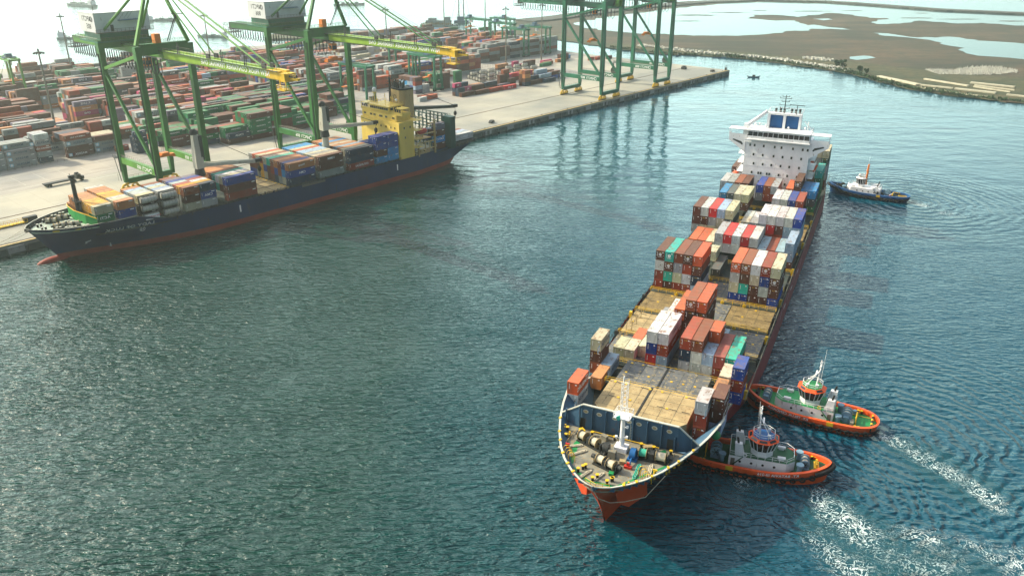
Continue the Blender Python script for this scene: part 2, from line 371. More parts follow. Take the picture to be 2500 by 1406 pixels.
mbol = MB(); mbol.cyl(0,0,0,.55,.22,.18); mbol.cyl(0,0,.5,.66,.34,.34)
b0 = mbol.build('mooring_bollard', M_['dark'], None, FQ @ T(1.0, -30, 3.5)); tag(b0, 'small dark mooring bollard on the quay lip, one of a row', 'bollard', 'bollards along the quay lip')
for a in list(range(-6, 24, 24)) + list(range(210, 505, 24)):
    c = b0.copy(); COL.objects.link(c); c.matrix_world = FQ @ T(1.0, a, 3.5)

# --- far shore land, breakwater, lagoons
front=[(-2,909),(26,893),(62,843),(92,795),(129,755),(187,733),(196,725),(227,694),(253,658),(263,635),(268,603),(278,569),(297,543),(327,520),(359,490),(450,420),(560,380)]
back=[(1100,700),(1000,900),(900,1000),(745,1063),(696,1155),(613,1213),(556,1301),(509,1366),(409,1401),(344,1383),(282,1357),(157,1241),(49,1101),(4,1053)]
def jag(pts, amp=4, n=4, seed=1):
    r = random.Random(seed); out = []
    for i in range(len(pts)):
        a = Vector(pts[i]); b = Vector(pts[(i+1)%len(pts)]); L = (b-a).length
        k = max(1, int(L/9)); k = min(k, 14)
        d = (b-a).normalized() if L else Vector((1,0)); nn = Vector((-d.y, d.x))
        for j in range(k):
            q = a.lerp(b, j/k) + nn*(r.uniform(-1,1)*min(amp, L*.12) if j else 0); out.append((q.x, q.y))
    return out
def sheet(name, pts, z, mat, label, cat, jg=3, seed=3, z0=-1, kind='structure'):
    p = jag(pts, jg, seed=seed); mb = MB()
    bm = bmesh.new(); vs = [bm.verts.new((x,y,z)) for x,y in p]; f = bm.faces.new(vs)
    if f.normal.z < 0: f.normal_flip()
    bm.normal_update(); bmesh.ops.triangulate(bm, faces=bm.faces[:])
    if z0 is not None:
        lo = [bm.verts.new((x,y,z0)) for x,y in p]; n = len(p)
        for i in range(n): bm.faces.new((vs[i], vs[(i+1)%n], lo[(i+1)%n], lo[i]))
        bmesh.ops.recalc_face_normals(bm, faces=bm.faces[:])
    me = bpy.data.meshes.new(name); bm.to_mesh(me); bm.free(); me.materials.append(mat)
    for pl in me.polygons:
        if abs(pl.normal.z) > .9 and pl.normal.z < 0: pl.flip()
    return tag(link(name, me), label, cat, kind=kind)
sheet('marsh_terrain', front+back, .6, M_['mud'], 'brown marshy land with muddy flats beyond the channel', 'land')
inner=[(x+(55 if i>2 else 20), y+(26 if i>2 else 50)) for i,(x,y) in enumerate(front)]
gs=[(4,1010),(40,905),(92,840),(140,792),(200,772),(240,742),(280,712),(300,690),(330,655),(370,625),(400,600),(430,570),(560,480)]
sheet('shore_grass', front[:-1]+gs[::-1], .66, M_['grassy'], 'olive green grassy strip along the near shore of the marsh', 'grass', 3, 5, .5, 'stuff')
up=[(75,1027),(126,1107),(232,1234),(332,1332),(399,1366),(497,1332),(544,1270),(603,1193),(685,1136),(711,1090),(633,967),(588,1007),(571,1028),(539,1021),(508,1057),(493,1042),(469,1021),(438,1014),(439,1035),(456,1057),(482,1087),(461,1095),(457,1136),(436,1163),(411,1136),(392,1128),(372,1103),(361,1128),(322,1136),(318,1111),(301,1084),(329,1057),(354,1057),(349,1028),(349,1000),(359,1007),(379,968),(382,953),(342,962),(333,943),(305,937),(297,920),(267,903),(239,892),(214,893),(154,909),(119,929),(81,976)]
L2=[(395,920),(408,914),(424,876),(460,884),(475,856),(470,851),(500,832),(513,814),(448,704),(441,716),(424,732),(413,739),(411,755),(416,779),(429,792),(424,805),(421,825),(427,832),(420,866),(395,892)]
L3=[(297,732),(312,739),(317,736),(317,725),(305,717),(295,712),(292,719)]
L5=[(383,1079),(404,1084),(406,1072),(390,1060)]
for pts, lb in ((up,'broad shallow lagoon between the brown mudflats and the breakwater'),(L2,'long still lagoon inlet at the eastern side of the marsh'),(L3,'small oval pond on the brown marsh'),(L5,'tiny pool inside the dark mudflat')):
    sheet('lagoon', pts, .72, M_['lagoon'], lb, 'lagoon', 5, 9, .5)
r = random.Random(4)
def islet(cx, cy, w, h, seed):
    rr = random.Random(seed); n = 16
    return [(cx+w*math.cos(2*math.pi*i/n)*rr.uniform(.6,1.15), cy+h*math.sin(2*math.pi*i/n)*rr.uniform(.5,1.2)) for i in range(n)]
for i, (x,y,w_,h_) in enumerate(((245,1130,26,9),(560,1160,10,5),(300,1170,26,6),(520,1090,22,6),(570,1075,30,5),(215,1050,18,5),(420,1190,28,5),(480,1200,16,5),(620,1050,24,6),(350,1200,12,5))):
    sheet('mud_islet', islet(x,y,w_,h_,i), .8, M_['mud'], ['dark mud islet in the shallow lagoon near the breakwater'][0], 'mudflat', 1, i, .6)
bw=[(4,1053),(49,1101),(157,1241),(282,1357),(344,1383),(409,1401),(509,1366),(556,1301),(613,1213),(696,1155),(745,1063)]
bwi=[(x + (22 if x<350 else -14), y - (24 if x<350 else 22)) for x,y in bw]
sheet('breakwater', bw+bwi[::-1], 2.6, M_['bwater'], 'long dark rock breakwater enclosing the lagoon', 'breakwater', 2, 12, .5)
# loose rock along the shore, tetrapod store, concrete beams
def rocks(name, pts, n, s0, s1, mat, label, cat, spread, zz=.7, seed=2):
    r = random.Random(seed); mb = MB()
    for _ in range(n):
        i = r.randrange(len(pts)-1); a = Vector(pts[i]); b = Vector(pts[i+1]); q = a.lerp(b, r.random())
        q += Vector((r.uniform(-1,1), r.uniform(-1,1)))*spread; s = r.uniform(s0, s1)
        Mx = Matrix.Translation((q.x, q.y, zz+s*.3)) @ Matrix.Rotation(r.random()*6, 4, Vector((r.random(), r.random(), r.random()+.1)).normalized())
        mb.box(-s/2, s/2, -s/2.6, s/2.6, -s/2.4, s/2.4, M=Mx)
    return tag(mb.build(name, mat), label, cat, kind='stuff')
rocks('shore_rocks', [(123,810),(153,780),(187,745),(217,725),(232,706),(253,675),(262,650)], 520, .8, 2.4, M_['stone'], 'pale rocks scattered along the water edge of the marsh', 'rocks', 5)
rocks('stacked_tetrapods', [(256,722),(271,710)], 120, 1, 2, M_['stone'], 'small heap of pale concrete blocks near the shore', 'concrete blocks', 5, seed=6)
r = random.Random(11); mb = MB()
tet=[(328,635),(359,629),(392,641),(400,652),(395,671),(382,674),(363,665),(350,655),(329,660)]
def inside(x, y, P):
    c = False; n = len(P)
    for i in range(n):
        x1,y1 = P[i]; x2,y2 = P[(i+1)%n]
        if (y1>y)!=(y2>y) and x < (x2-x1)*(y-y1)/(y2-y1)+x1: c = not c
    return c
y = 626.0
while y < 676:
    x = 326.0
    while x < 402:
        if inside(x, y, tet):
            s = r.uniform(.9,1.3); Mx = Matrix.Translation((x+r.uniform(-.3,.3), y+r.uniform(-.3,.3), 1.2)) @ Matrix.Rotation(r.random()*3, 4, 'Z')
            for d in ((1,0,-.4),(-.5,.87,-.4),(-.5,-.87,-.4),(0,0,1)): mb.tube([(0,0,0), tuple(c*s*1.05 for c in d)], .34*s, 4, 0, Mx, True, .22*s)
        x += 3.1
    y += 3.1
tag(mb.build('tetrapod_field', M_['stone']), 'field of pale concrete tetrapods stored in rows on the marsh', 'tetrapods', kind='stuff')
for k, (x0,y0,x1,y1,w_) in enumerate(((277,623,290,586,4.5),(291,585,307,571,3.2),(285,576,300,557,1.6),(308,570,327,553,3.6),(298,554,314,538,1.4),(306,611,323,581,3.2),(332,595,353,576,4.2),(325,578,339,557,1.8),(329,584,346,564,1.8),(331,547,345,535,3))):
    d = Vector((x1-x0, y1-y0)); L = d.length; nn = Vector((-d.y, d.x))/L; mb = MB()
    kk = max(1, int(w_/1.1))
    for j in range(kk):
        o = nn*((j-(kk-1)/2)*1.25)
        mb.beam((x0+o.x, y0+o.y, 1.1), (x1+o.x, y1+o.y, 1.1), 1.0, .9)
    names = ['westernmost broad stack of pale concrete beams by the water','short pale concrete beams right at the shore bend','thin pale beam lying lowest at the water edge','middle stack of pale concrete beams beside the water','thin lone beam next to the small mooring','narrow beam stack just inland of the first stack','widest beam stack, set back from the water','thin beam pair behind the shore bushes','second thin beam pair inland of the shore bushes','pale beam stack cut off by the picture edge']
    tag(mb.build('concrete_beam_stack', M_['slabm']), names[k], 'concrete beams', 'stacks of concrete beams on the shore')
def make_tree(name, x, y, h, label, seed):
    r = random.Random(seed); t = thing(name, label, 'tree', T(x, y, .6), 'trees on the marsh shore')
    mb = MB(); mb.tube([(0,0,0),(r.uniform(-.2,.2),0,h*.35),(r.uniform(-.4,.4),.2,h*.7)], .28, 7, 0, r2=.1)
    for k in range(5):
        a = r.random()*6.3; mb.tube([(0,0,h*(.3+.07*k)), (math.cos(a)*h*.22, math.sin(a)*h*.22, h*(.5+.08*k))], .1, 5, 0, r2=.04)
    mb.build('trunk', M_['trunkm'], t)
    mb = MB()
    cl = [(r.uniform(-.28,.28)*h, r.uniform(-.28,.28)*h, r.uniform(.4,.92)*h, r.uniform(.1,.2)*h) for _ in range(11)]
    for c in cl:
        for _ in range(85):
            v = Vector((r.gauss(0,1), r.gauss(0,1), r.gauss(0,1))).normalized()*c[3]*r.uniform(.5,1.1)
            p = Vector(c[:3])+v; u = Vector((r.uniform(-1,1), r.uniform(-1,1), r.uniform(-1,1))).normalized()*.3; w_ = u.orthogonal().normalized()*.22
            mb.add([p-u-w_, p+u-w_, p+u+w_, p-u+w_], [(0,1,2,3)])
    mb.build('crown', M_['leaf'], t)
make_tree('shore_tree', 265, 664, 7, 'taller bushy tree of the waterside pair, further along the shore', 1)
make_tree('shore_tree', 262, 668, 6, 'bushy tree just left of the taller one at the water edge', 2)
make_tree('shore_tree', 269, 640, 5.5, 'round bush-like tree by itself near the concrete beams', 3)
make_tree('shore_tree', 272, 634, 4.5, 'smallest tree on the shore, next to the round one', 4)
mb = MB(); r = random.Random(8)
for i in range(900):
    k = r.randrange(3, 15); a = Vector(front[k]); b = Vector(front[k+1]); q = a.lerp(b, r.random()) + Vector((r.uniform(0,5), r.uniform(0,4)))
    s = r.uniform(.5,1.8)*(1+noise.noise(Vector((q.x*.05,q.y*.05,0))))
    for _ in range(5):
        p = Vector((q.x+r.uniform(-1,1)*s, q.y+r.uniform(-1,1)*s, .8+r.random()*s)); u = Vector((r.uniform(-1,1), r.uniform(-1,1), r.uniform(-1,1)))*.6; w_ = u.orthogonal().normalized()*.4
        mb.add([p-u-w_, p+u-w_, p+u+w_, p-u+w_], [(0,1,2,3)])
tag(mb.build('shore_scrub', M_['leaf']), 'dark green scrub growing along the marsh water edge', 'scrub', kind='stuff')
# ================================================================== CONTAINERS
PAL = {'b':('brown',(.105,.034,.020)),'r':('rust red',(.30,.045,.020)),'o':('orange red',(.55,.10,.03)),'R':('red',(.50,.02,.025)),
 'w':('white',(.54,.56,.55)),'c':('cream',(.48,.45,.31)),'g':('grey',(.27,.30,.30)),'p':('pale blue',(.30,.42,.54)),'B':('blue',(.010,.05,.28)),
 's':('sky blue',(.02,.24,.52)),'t':('turquoise',(.02,.42,.32)),'G':('green',(.012,.17,.06)),'d':('dark grey',(.07,.085,.09)),'n':('navy',(.012,.035,.075)),
 'u':('purple',(.12,.09,.30)),'k':('pinkish red',(.42,.09,.075)),'y':('yellow',(.62,.34,.03)),'m':('magenta',(.42,.03,.13)),'T':('tan orange',(.48,.20,.07)),
 'e':('dark green',(.01,.08,.04)),'x':('brick brown',(.25,.068,.028)),'l':('light grey',(.42,.46,.45)),'h':('dull violet',(.16,.14,.20))}
W = 2.44
def rib_wall(mb, o, du, dn, L, H, pitch, depth=.05):
    """corrugated panel: starts at o, runs L along du, H up, ribs pushed in against dn"""
    n = max(2, int(round(L/pitch))); p = L/n; o = Vector(o); du = Vector(du); dn = Vector(dn); pr = []
    for i in range(n):
        for f, d in ((0,0),(.34,0),(.5,1),(.84,1)): pr.append(o + du*((i+f)*p) - dn*(d*depth))
    pr.append(o + du*L)
    m = len(pr); vs = pr + [q + Vector((0,0,H)) for q in pr]
    mb.add(vs, [(i,i+1,m+i+1,m+i) for i in range(m-1)])
_cm = {}
def cont_mesh(L=12.19, H=2.83, end='blank', logo=None, side=None, sm=1, lite=False):
    key = (L, H, end, logo, side, sm, lite)
    if key in _cm: return _cm[key]
    mb = MB(); w = W/2
    for x in (-w, w-.14):
        for y in (0, L-.14): mb.box(x, x+.14, y, y+.14, 0, H)
    for x in (-w, w-.1):
        mb.box(x, x+.1, .14, L-.14, H-.12, H-.004); mb.box(x, x+.1, .14, L-.14, 0, .15)
    for y in (0, L-.12): mb.box(-w+.14, w-.14, y, y+.12, H-.13, H-.004); mb.box(-w+.14, w-.14, y, y+.12, 0, .15)
    rib_wall(mb, (w-.012,.14,.15), (0,1,0), (1,0,0), L-.28, H-.27, .56)
    mb.add([(-w+.012,.14,.15),(-w+.012,L-.14,.15),(-w+.012,L-.14,H-.12),(-w+.012,.14,H-.12)], [(0,1,2,3)][::-1])
    rib_wall(mb, (w-.14,L-.03,.15), (-1,0,0), (0,1,0), W-.28, H-.28, .4)
    if end == 'blank': rib_wall(mb, (-w+.14,.03,.15), (1,0,0), (0,-1,0), W-.28, H-.28, .31, .06)
    else: mb.add([(-w+.14,.14,.15),(w-.14,.14,.15),(w-.14,.14,H-.13),(-w+.14,.14,H-.13)], [(0,1,2,3)])
    mb.box(-.78,-.70,-.012,.0,H*.42,H*.86,1); mb.box(.5,.85,-.012,.0,H*.78,H*.86,1); mb.box(w+.0,w+.012,L-1.9,L-.6,H*.78,H*.88,1); mb.box(w,w+.012,.5,.62,H*.45,H*.85,1)
    # roof with shallow cross ribs
    n = int(L/.9); ys = [i*L/n for i in range(n+1)]; vs = []; fs = []
    for i, y in enumerate(ys):
        z = H - (.03 if i % 2 else 0) if 0 < i < n else H-.01
        vs += [(-w+.02,y,z),(w-.02,y,z)]
    for i in range(n): fs.append((2*i,2*i+1,2*i+3,2*i+2))
    mb.add(vs, fs); mb.add([(-w,0,0),(w,0,0),(w,L,0),(-w,L,0)], [(0,3,2,1)])
    if logo and end == 'blank': add_logo(mb, logo, H, -.02)
    if side:
        big = .95 if len(side) < 8 else .62
        mb.text(side, big, (w+.012, L*.5, H*.52), (0,1,0), m=sm, sx=1.1)
        if side == 'MAERSK': star(mb, (w+.014, L*.5-4.6, H*.52), .75)
    me = bpy.data.meshes.new('container_%s' % end); me.from_pydata(mb.v, [], mb.f)
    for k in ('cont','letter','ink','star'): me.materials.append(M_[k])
    me.polygons.foreach_set('material_index', mb.m); me.update(); _cm[key] = me
    return me
def star(mb, c, r, ax='x'):
    c = Vector(c); vs = [c]; n = 14
    for i in range(n):
        a = 2*math.pi*i/n; q = r*(1 if i % 2 == 0 else .5); vs.append(c + (Vector((0, math.cos(a)*q, math.sin(a)*q))))
    mb.box(c.x-.008, c.x-.004, c.y-r, c.y+r, c.z-r*.95, c.z+r*.95, 3)
    mb.add([v + Vector((.004,0,0)) for v in vs], [(0,1+i,1+(i+1)%n) for i in range(n)], 1)
def add_logo(mb, logo, H, y=-.02):
    c = Vector((0, y, H*.60)); n = 18
    vs = [c + Vector((math.cos(2*math.pi*i/n)*.42, 0, math.sin(2*math.pi*i/n)*.42)) for i in range(n)]
    mb.add(vs, [tuple(range(n))], 1)
    mb.text('T', .42, c + Vector((0,-.012,0)), (1,0,0), m=2)
    mb.text(logo, .26, (0, y, H*.60-.68), (1,0,0), m=1, sx=1.15)
_dm = None
def door_mesh(H, logo):
    key = ('door', H, logo)
    if key in _cm: return _cm[key]
    mb = MB(); mb.box(-.52, .52, -.02, .03, 0, H-.3)
    for k in (-.30, .28): mb.tube([(k,-.05,-.02),(k,-.05,H-.28)], .03, 5, 0); mb.box(k-.03,k+.22,-.08,-.03,.95,1.05,0)
    for z in (.35, 1.2, 2.0): mb.box(-.5,-.36,-.04,-.02,z,z+.12,1)
    mb.box(.22,.44,-.026,-.02,H-.85,H-.6,2)
    me = bpy.data.meshes.new('container_door'); me.from_pydata(mb.v, [], mb.f)
    for k in ('cont','letter','yellow'): me.materials.append(M_[k])
    me.polygons.foreach_set('material_index', mb.m); me.update(); _cm[key] = me
    return me
NC = [0]
def container(F, x, y, z, code, L, H, label, group, end=None, logo=None, side=None, sm=1):
    nm, c = PAL[code[0]]; rr = rnd.uniform(.82, 1.18)
    c = tuple(min(1, v*rr*rnd.uniform(.93,1.07)) for v in c)
    end = end or rnd.choice(['blank','blank','door'])
    if code[0] in 'wcplg': end = 'blank'
    me = cont_mesh(L, H, end, logo, side, sm)
    o = bpy.data.objects.new('shipping_container', me); COL.objects.link(o)
    o.matrix_world = F @ T(x + rnd.uniform(-.02,.02), y + rnd.uniform(-.04,.04), z)
    o.color = (*c, 1); tag(o, label, 'container', group)
    if end == 'door':
        for s in (-1, 1):
            d = link('door', door_mesh(H, None), o, T(s*.54, .07, .16) if s < 0 else Matrix.Translation((.54,.07,.16)) @ Matrix.Scale(-1, 4, (1,0,0)))
            d.color = o.color
        if logo:
            mb = MB(); add_logo(mb, logo, H, 0); e = mb.build('painted_logo', [M_['cont'], M_['letter'], M_['ink']], o, T(0,.028,0))
    if len(label.split()) > 16: print('LONG', label)
    NC[0] += 1
    return o
ORD = ['first','second','third','fourth','fifth','sixth','seventh','eighth','ninth','tenth','eleventh','twelfth','thirteenth']
def tier_word(k, n):
    if n == 1: return 'single tier'
    return 'top tier' if k == n-1 else ('bottom tier' if k == 0 else ('tier under top' if k == n-2 else 'second tier up'))
# ------------------------------------------------------------------ arriving ship: bays (name, y, list of (row, codes bottom->top, length, dy))
RW, TH = 2.56, 2.87
GR = 'containers on the arriving red ship'
def rx(row): return -16.64 + RW*(row+.5)
BAYS = [
 ('bow bay', -43.2, [(1,'c',6.06,0),(2,'c',6.06,0),(2,'o',6.06,6.15),(3,'c',6.06,3),(4,'RBw',12.19,0),(5,'prw',12.19,0),(7,'wnr',12.19,0),(8,'wwx',12.19,0),(9,'wp',6.06,0),(9,'rro',6.06,6.15),(10,'rk',12.19,0),(11,'bt',12.19,0)]),
 ('bay behind white pair', -28.8, [(3,'g',12.19,0),(4,'gw',12.19,0),(5,'bbo*',12.19,0),(6,'bbbx*',12.19,0),(7,'Gbbo',12.19,0),(9,'p',6.06,0)]),
 ('four-high bay', 0, [(0,'rrwb*',12.19,0),(1,'btb*t*',12.19,0),(2,'rcgx',12.19,0),(3,'rwrb*',12.19,0),(4,'pnbo',12.19,0),
      (8,'Bcwo*',12.19,0),(9,'Btbx*',12.19,0),(10,'bbcw',12.19,0),(11,'bwBr*',12.19,0),(12,'Bbb*c',12.19,0)]),
 ('gap behind four-high bay', 14.4, [(4,'cc',6.06,6.1),(5,'d',12.19,0)]),
 ('red-white striped bay', 28.8, [(1,'wo',12.19,0),(2,'wo',12.19,0),(3,'wc',12.19,0),(4,'bwl',12.19,0),(5,'bwR',12.19,0),(6,'bww',12.19,0),(7,'bbR',12.19,0),(8,'bbw',12.19,0),(9,'bp',12.19,0),(10,'br',12.19,0),(11,'bp',12.19,0),(12,'bpp',12.19,0)]),
 ('bay of pale roofs', 43.2, [(0,'cgbb',12.19,0),(1,'ccbw',12.19,0),(2,'wcgR',12.19,0),(3,'wccp',12.19,0),(4,'wcdc',12.19,0),(6,'ddc',6.06,0),(7,'ddg',6.06,0),(6,'ddw',6.06,6.2),(7,'ddw',6.06,6.2),
      (8,'ddgw',12.19,0),(9,'brRw',12.19,0),(10,'brbw',12.19,0),(11,'bppw',12.19,0),(12,'bppB',12.19,0)]),
 ('second bay before bridge', 72, [(1,'bns',12.19,0),(2,'bnd',12.19,0),(3,'bbc',12.19,0),(4,'bbc',12.19,0),(8,'bGw',12.19,0),(9,'bgw',12.19,0),(10,'bnB',12.19,0),(11,'bbr',12.19,0)]),
 ('bay before bridge', 86.4, [(0,'ggw',12.19,0),(1,'ggg',12.19,0),(2,'bbx',12.19,0),(3,'bbb',12.19,0),(5,'GgB',12.19,0),(6,'brx',12.19,0),(7,'brl',12.19,0),(9,'bbo',12.19,0),(10,'bbbb*',12.19,0),(11,'Ggs',12.19,0),(12,'Gds',12.19,0)]),
]
def rlabel(code, bay, row, k, n, part=''):
    side = 'from left' if row < 7 else 'from right'; i = row if row < 7 else 12-row
    return '%s container, %s row %s, %s, %s' % (PAL[code[0]][0], ORD[i], side, tier_word(k, n), bay+part)
for bname, v, stacks in BAYS:
    for row, codes, L, dy in stacks:
        cs = [];
        for ch in codes:
            if ch == '*': cs[-1] += '*'
            else: cs.append(ch)
        for k, cd in enumerate(cs):
            hid = False
            if v > 0 and k < len(cs)-3 and v in (43.2,): hid = True
            if v in (72, 86.4, 28.8) and k == 0 and len(cs) > 2 and row not in (12, 8): hid = True
            if v == 14.4 and k == 0 and row == 4: hid = True
            if hid: continue
            half = '' if L > 7 or bname == 'gap behind four-high bay' else (', fore half' if dy < 4 else ', aft half')
            lb = rlabel(cd, bname, row, k, len(cs), half)
            side = None; sm = 1
            if bname == 'bay behind white pair' and row == 7 and k >= 2: side = 'TEMAS LINE'
            if row in (5,) and v == -43.2 and k in (1,2): side = 'TEMAS'; sm = 2 if k == 2 else 1
            if row == 12 and v == 0 and k == 2: side = 'TEMAS LINE'
            container(FR, rx(row), v+dy, 8.5+TH*k, cd, L, 2.83, lb, GR, logo='TEMAS' if '*' in cd else None, side=side, sm=sm,
                      end='blank' if (v == 0 and cd[0] in 'wcgtp') else ('door' if '*' in cd or v in (-43.2,) and cd[0] in 'bxr' else None))
# odd stacks beside the bow hatches
def odd(x, y, z0, codes, L, place, sides=None):
    for k, cd in enumerate(codes):
        container(FR, x, y, z0+TH*k, cd, L, 2.83, '%s container, %s, %s' % (PAL[cd][0], tier_word(k, len(codes)), place), GR, side=(sides or {}).get(k), sm=2 if cd in 'pwcg' else 1)
odd(-15.36,-52.2,8.5,'xbc',6.06,'left rail tower ahead of bow bay',{2:'MAERSK'})
odd(-12.8,-52.2,8.5,'p',6.06,'right of the left rail tower',{0:'MAERSK'})
odd(-12.9,-58.6,8.5,'T',6.06,'on yellow framing behind the forward left stack')
odd(-14.0,-70.0,10.2,'wo',6.06,'forward left pair beside the blue breakwater',{0:'MAERSK',1:'HAMBURG'})
odd(11.75,-68.2,8.4,'rrw',6.06,'rust-stained tower beside foremost hatch',{2:'MAERSK'})
odd(14.35,-65.6,8.5,'pbb',6.06,'right rail tower next to the rust-stained one',{1:'TEMAS',2:'TEMAS'})
odd(13.05,-58.4,8.5,'pT',6.06,'two-high stack near right rail, orange roofed',{0:'MAERSK'})
odd(13.1,-51.6,8.5,'bc',6.06,'two-high, left of blue tower at right rail')
odd(15.7,-52.0,8.5,'BrB',6.06,'right rail tower beside bow bay')
odd(15.4,104,8.5,'GGGt',12.19,'right rail stack beside bridge house')
odd(12.9,106,8.5,'ccc',6.06,'between the bridge house and the green stack')
odd(-15.4,108,8.5,'bbb',12.19,'left rail stack behind the bridge house')
for i, cs in enumerate(('gggrc','bgrgc','bggec')):
    odd(rx(10+i)+.2, 124, 8.5, cs, 12.19, 'stern stack, %s from right' % ORD[2-i])

# ------------------------------------------------------------------ moored ship (FQ: x = -b, y = along)
LG = 'containers on the moored blue ship'
TL = 2.9
LB = [
 ('bow-most bay', 18.4, 6.06, 9.1, ['gGc','bGy','byy','byy','bbT','bbT','bTT','bTT','bT'],{(0,1):'ACTI'}),
 ('second bay from bow', 25.2, 6.06, 9.4, ['dBT','bbc','bbw','bby','bby','bby','bbT','bbT','bTT','bbl'],{}),
 ('tank bay', 33.0, 6.06, 9.4, ['','bbc','bbl','bbl','bbp','bbT'],{}),
 ('aft tank bay', 40.2, 6.06, 9.4, ['','bbw','bbp','bbc','bbp','bbx'],{}),
 ('third bay from bow', 48.1, 6.06, 9.3, ['cbx','bBy','bbk','bbl','bbB','bbh','bbx'],{}),
 ('aft half of third bay', 54.3, 6.06, 9.3, ['lBn','bby','bbw','bbk','bbB','bbh'],{(0,1):'CMA'}),
 ('bay between deck cranes', 64.6, 12.19, 9.3, ['rbB','bbc','btw','bbt','bbx','bBT','bbT','nrT'],{}),
 ('bay after empty hatch', 91.2, 12.19, 9.2, ['nBT','csB','gxx','nBT','brx','bbt','cBc','yyx','gbc','Bbo','Bbw'],{(0,1):'CMA',(0,2):'Hapag'}),
 ('bay with dark red end', 105.4, 12.19, 9.2, ['gbb','bxc','bbg','bbc','bbp','bbp','bbo','bbc','bbs','bbs'],{(0,2):'HMM'}),
 ('bay before blue stacks', 120.3, 13.1, 9.2, ['rnn','bcc','nbT','nbp','nBT','bxc','bbT','bBs','bbT','bbT'],{(0,0):'HYUNDAI'}),
 ('forward of the last blue bay', 135.0, 6.06, 9.2, ['sbBB','sbBB','wbB','Bg','Bt','bT','bT','bx'],{}),
 ('bay touching yellow house', 141.3, 6.06, 9.2, ['ssBB','ssBB','sBB','bn','bo','bT','bB','nB'],{}),
 ('stern bay', 184.5, 12.19, 9.8, ['','w','p','p','x'],{(1,0):'COSCO'}),
 ('bay before dark frame', 169.6, 6.06, 9.2, ['bsbh','bbb','bbp','bB'],{(0,1):'KMTC'}),
]
for bname, a, L, z0, rows, txt in LB:
    for i, cs in enumerate(rows):
        for k, cd in enumerate(cs):
            # keep only what can be seen: side row, forward ends next to a gap, and every top
            show = i == 0 or k == len(cs)-1 or (a in (18.4, 91.2)) or (a in (64.6,) and k == 1) or (i < len(rows) and i > 0 and k >= len(rows[i-1]))
            if a == 184.5 or (a in (135.0,) and i == 1): show = True
            if a in (18.4, 25.2) and k == 0 and i < 3: continue      # below the bulwark, inside the narrowing bow
            if not show: continue
            b = {18.4:-28.6, 25.2:-29.8}.get(a, -30.8) + 2.52*(i+.5)
            container(FQ, -b, a, z0+TL*k, cd, L, 2.84, '%s container, %s row from water, %s, %s' % (PAL[cd][0], ORD[i], tier_word(k, len(cs)), bname), LG,
                      side=txt.get((i,k)), end='door' if a in (48.1,) else None)
# tank containers
def tank_mesh():
    mb = MB(); w = W/2; L = 6.06; H = 2.75
    for x in (-w, w-.14):
        for y in (0, L-.14): mb.box(x, x+.14, y, y+.14, 0, H, 1)
        mb.box(x, x+.12, .14, L-.14, H-.14, H-.02, 1); mb.box(x, x+.12, .14, L-.14, 0, .14, 1)
    for y in (0, L-.12): mb.box(-w+.14, w-.14, y, y+.12, H-.14, H-.02, 1); mb.box(-w+.14, w-.14, y, y+.12, 0, .14, 1)
    for s in (0, 1):
        y = .06+s*(L-.12)
        mb.beam((-w+.1,y,.1),(-.1,y,.75),.08,m=1); mb.beam((w-.1,y,.1),(.1,y,.75),.08,m=1)
    n = 16; pts = [(.25,.75),(.4,1.05),(.6,1.13),(L-.6,1.13),(L-.4,1.05),(L-.25,.75)]; vs = []; fs = []
    for y, r_ in pts:
        for k in range(n): vs.append((math.cos(2*math.pi*k/n)*r_, y, 1.38+math.sin(2*math.pi*k/n)*r_))
    for i in range(len(pts)-1):
        for k in range(n): fs.append((i*n+k, i*n+(k+1)%n, (i+1)*n+(k+1)%n, (i+1)*n+k))
    mb.add(vs, fs, 0, True); mb.add(vs[:n], [tuple(range(n))], 0); mb.add(vs[-n:], [tuple(range(n))[::-1]], 0)
    for y in (1.4, 2.5, 3.6, 4.7): mb.torus((0,y,1.38), (0,1,0), 1.14, .03, 16, 4, 1)
    mb.box(-.25,.25,.8,L-.8,2.5,2.62,1)
    me = bpy.data.meshes.new('tank_container'); me.from_pydata(mb.v, [], mb.f); me.materials.append(M_['tankpaint']); me.materials.append(M_['dark'])
    me.polygons.foreach_set('material_index', mb.m); me.polygons.foreach_set('use_smooth', mb.sm); me.update(); return me
M_['tankpaint'] = paint('white_tank_paint', (.60,.58,.50), .5, .45, .6, .25, (.3,.2,.1))
TM = tank_mesh()
def tank(F, x, y, z, label, group, sign=None):
    o = bpy.data.objects.new('tank_container', TM); COL.objects.link(o); o.matrix_world = F @ T(x, y, z); tag(o, label, 'tank container', group)
    if sign:
        mb = MB(); mb.box(W/2, W/2+.02, .5, 5.4, .45, 2.2, 0); mb.text(sign, .62, (W/2+.03, 2.95, 1.4), (0,1,0), m=1, sx=.95)
        mb.build('name_board', [M_['white'], M_['red']], o)
for j, y in enumerate((33.0, 40.2)):
    for k in range(3):
        tank(FQ, 29.55, y, 9.4+TL*k, '%s white tank container of the %s column on the moored ship' % (('bottom','middle','top')[k], ('forward','aft')[j]), 'tank containers on the moored ship', 'DEN HARTOGH' if (j,k) == (0,0) else None)
tank(FR, rx(9), -43.2, 8.5-.0, 'white tank end in the bottom of the bow bay of the red ship', 'odd') if False else None

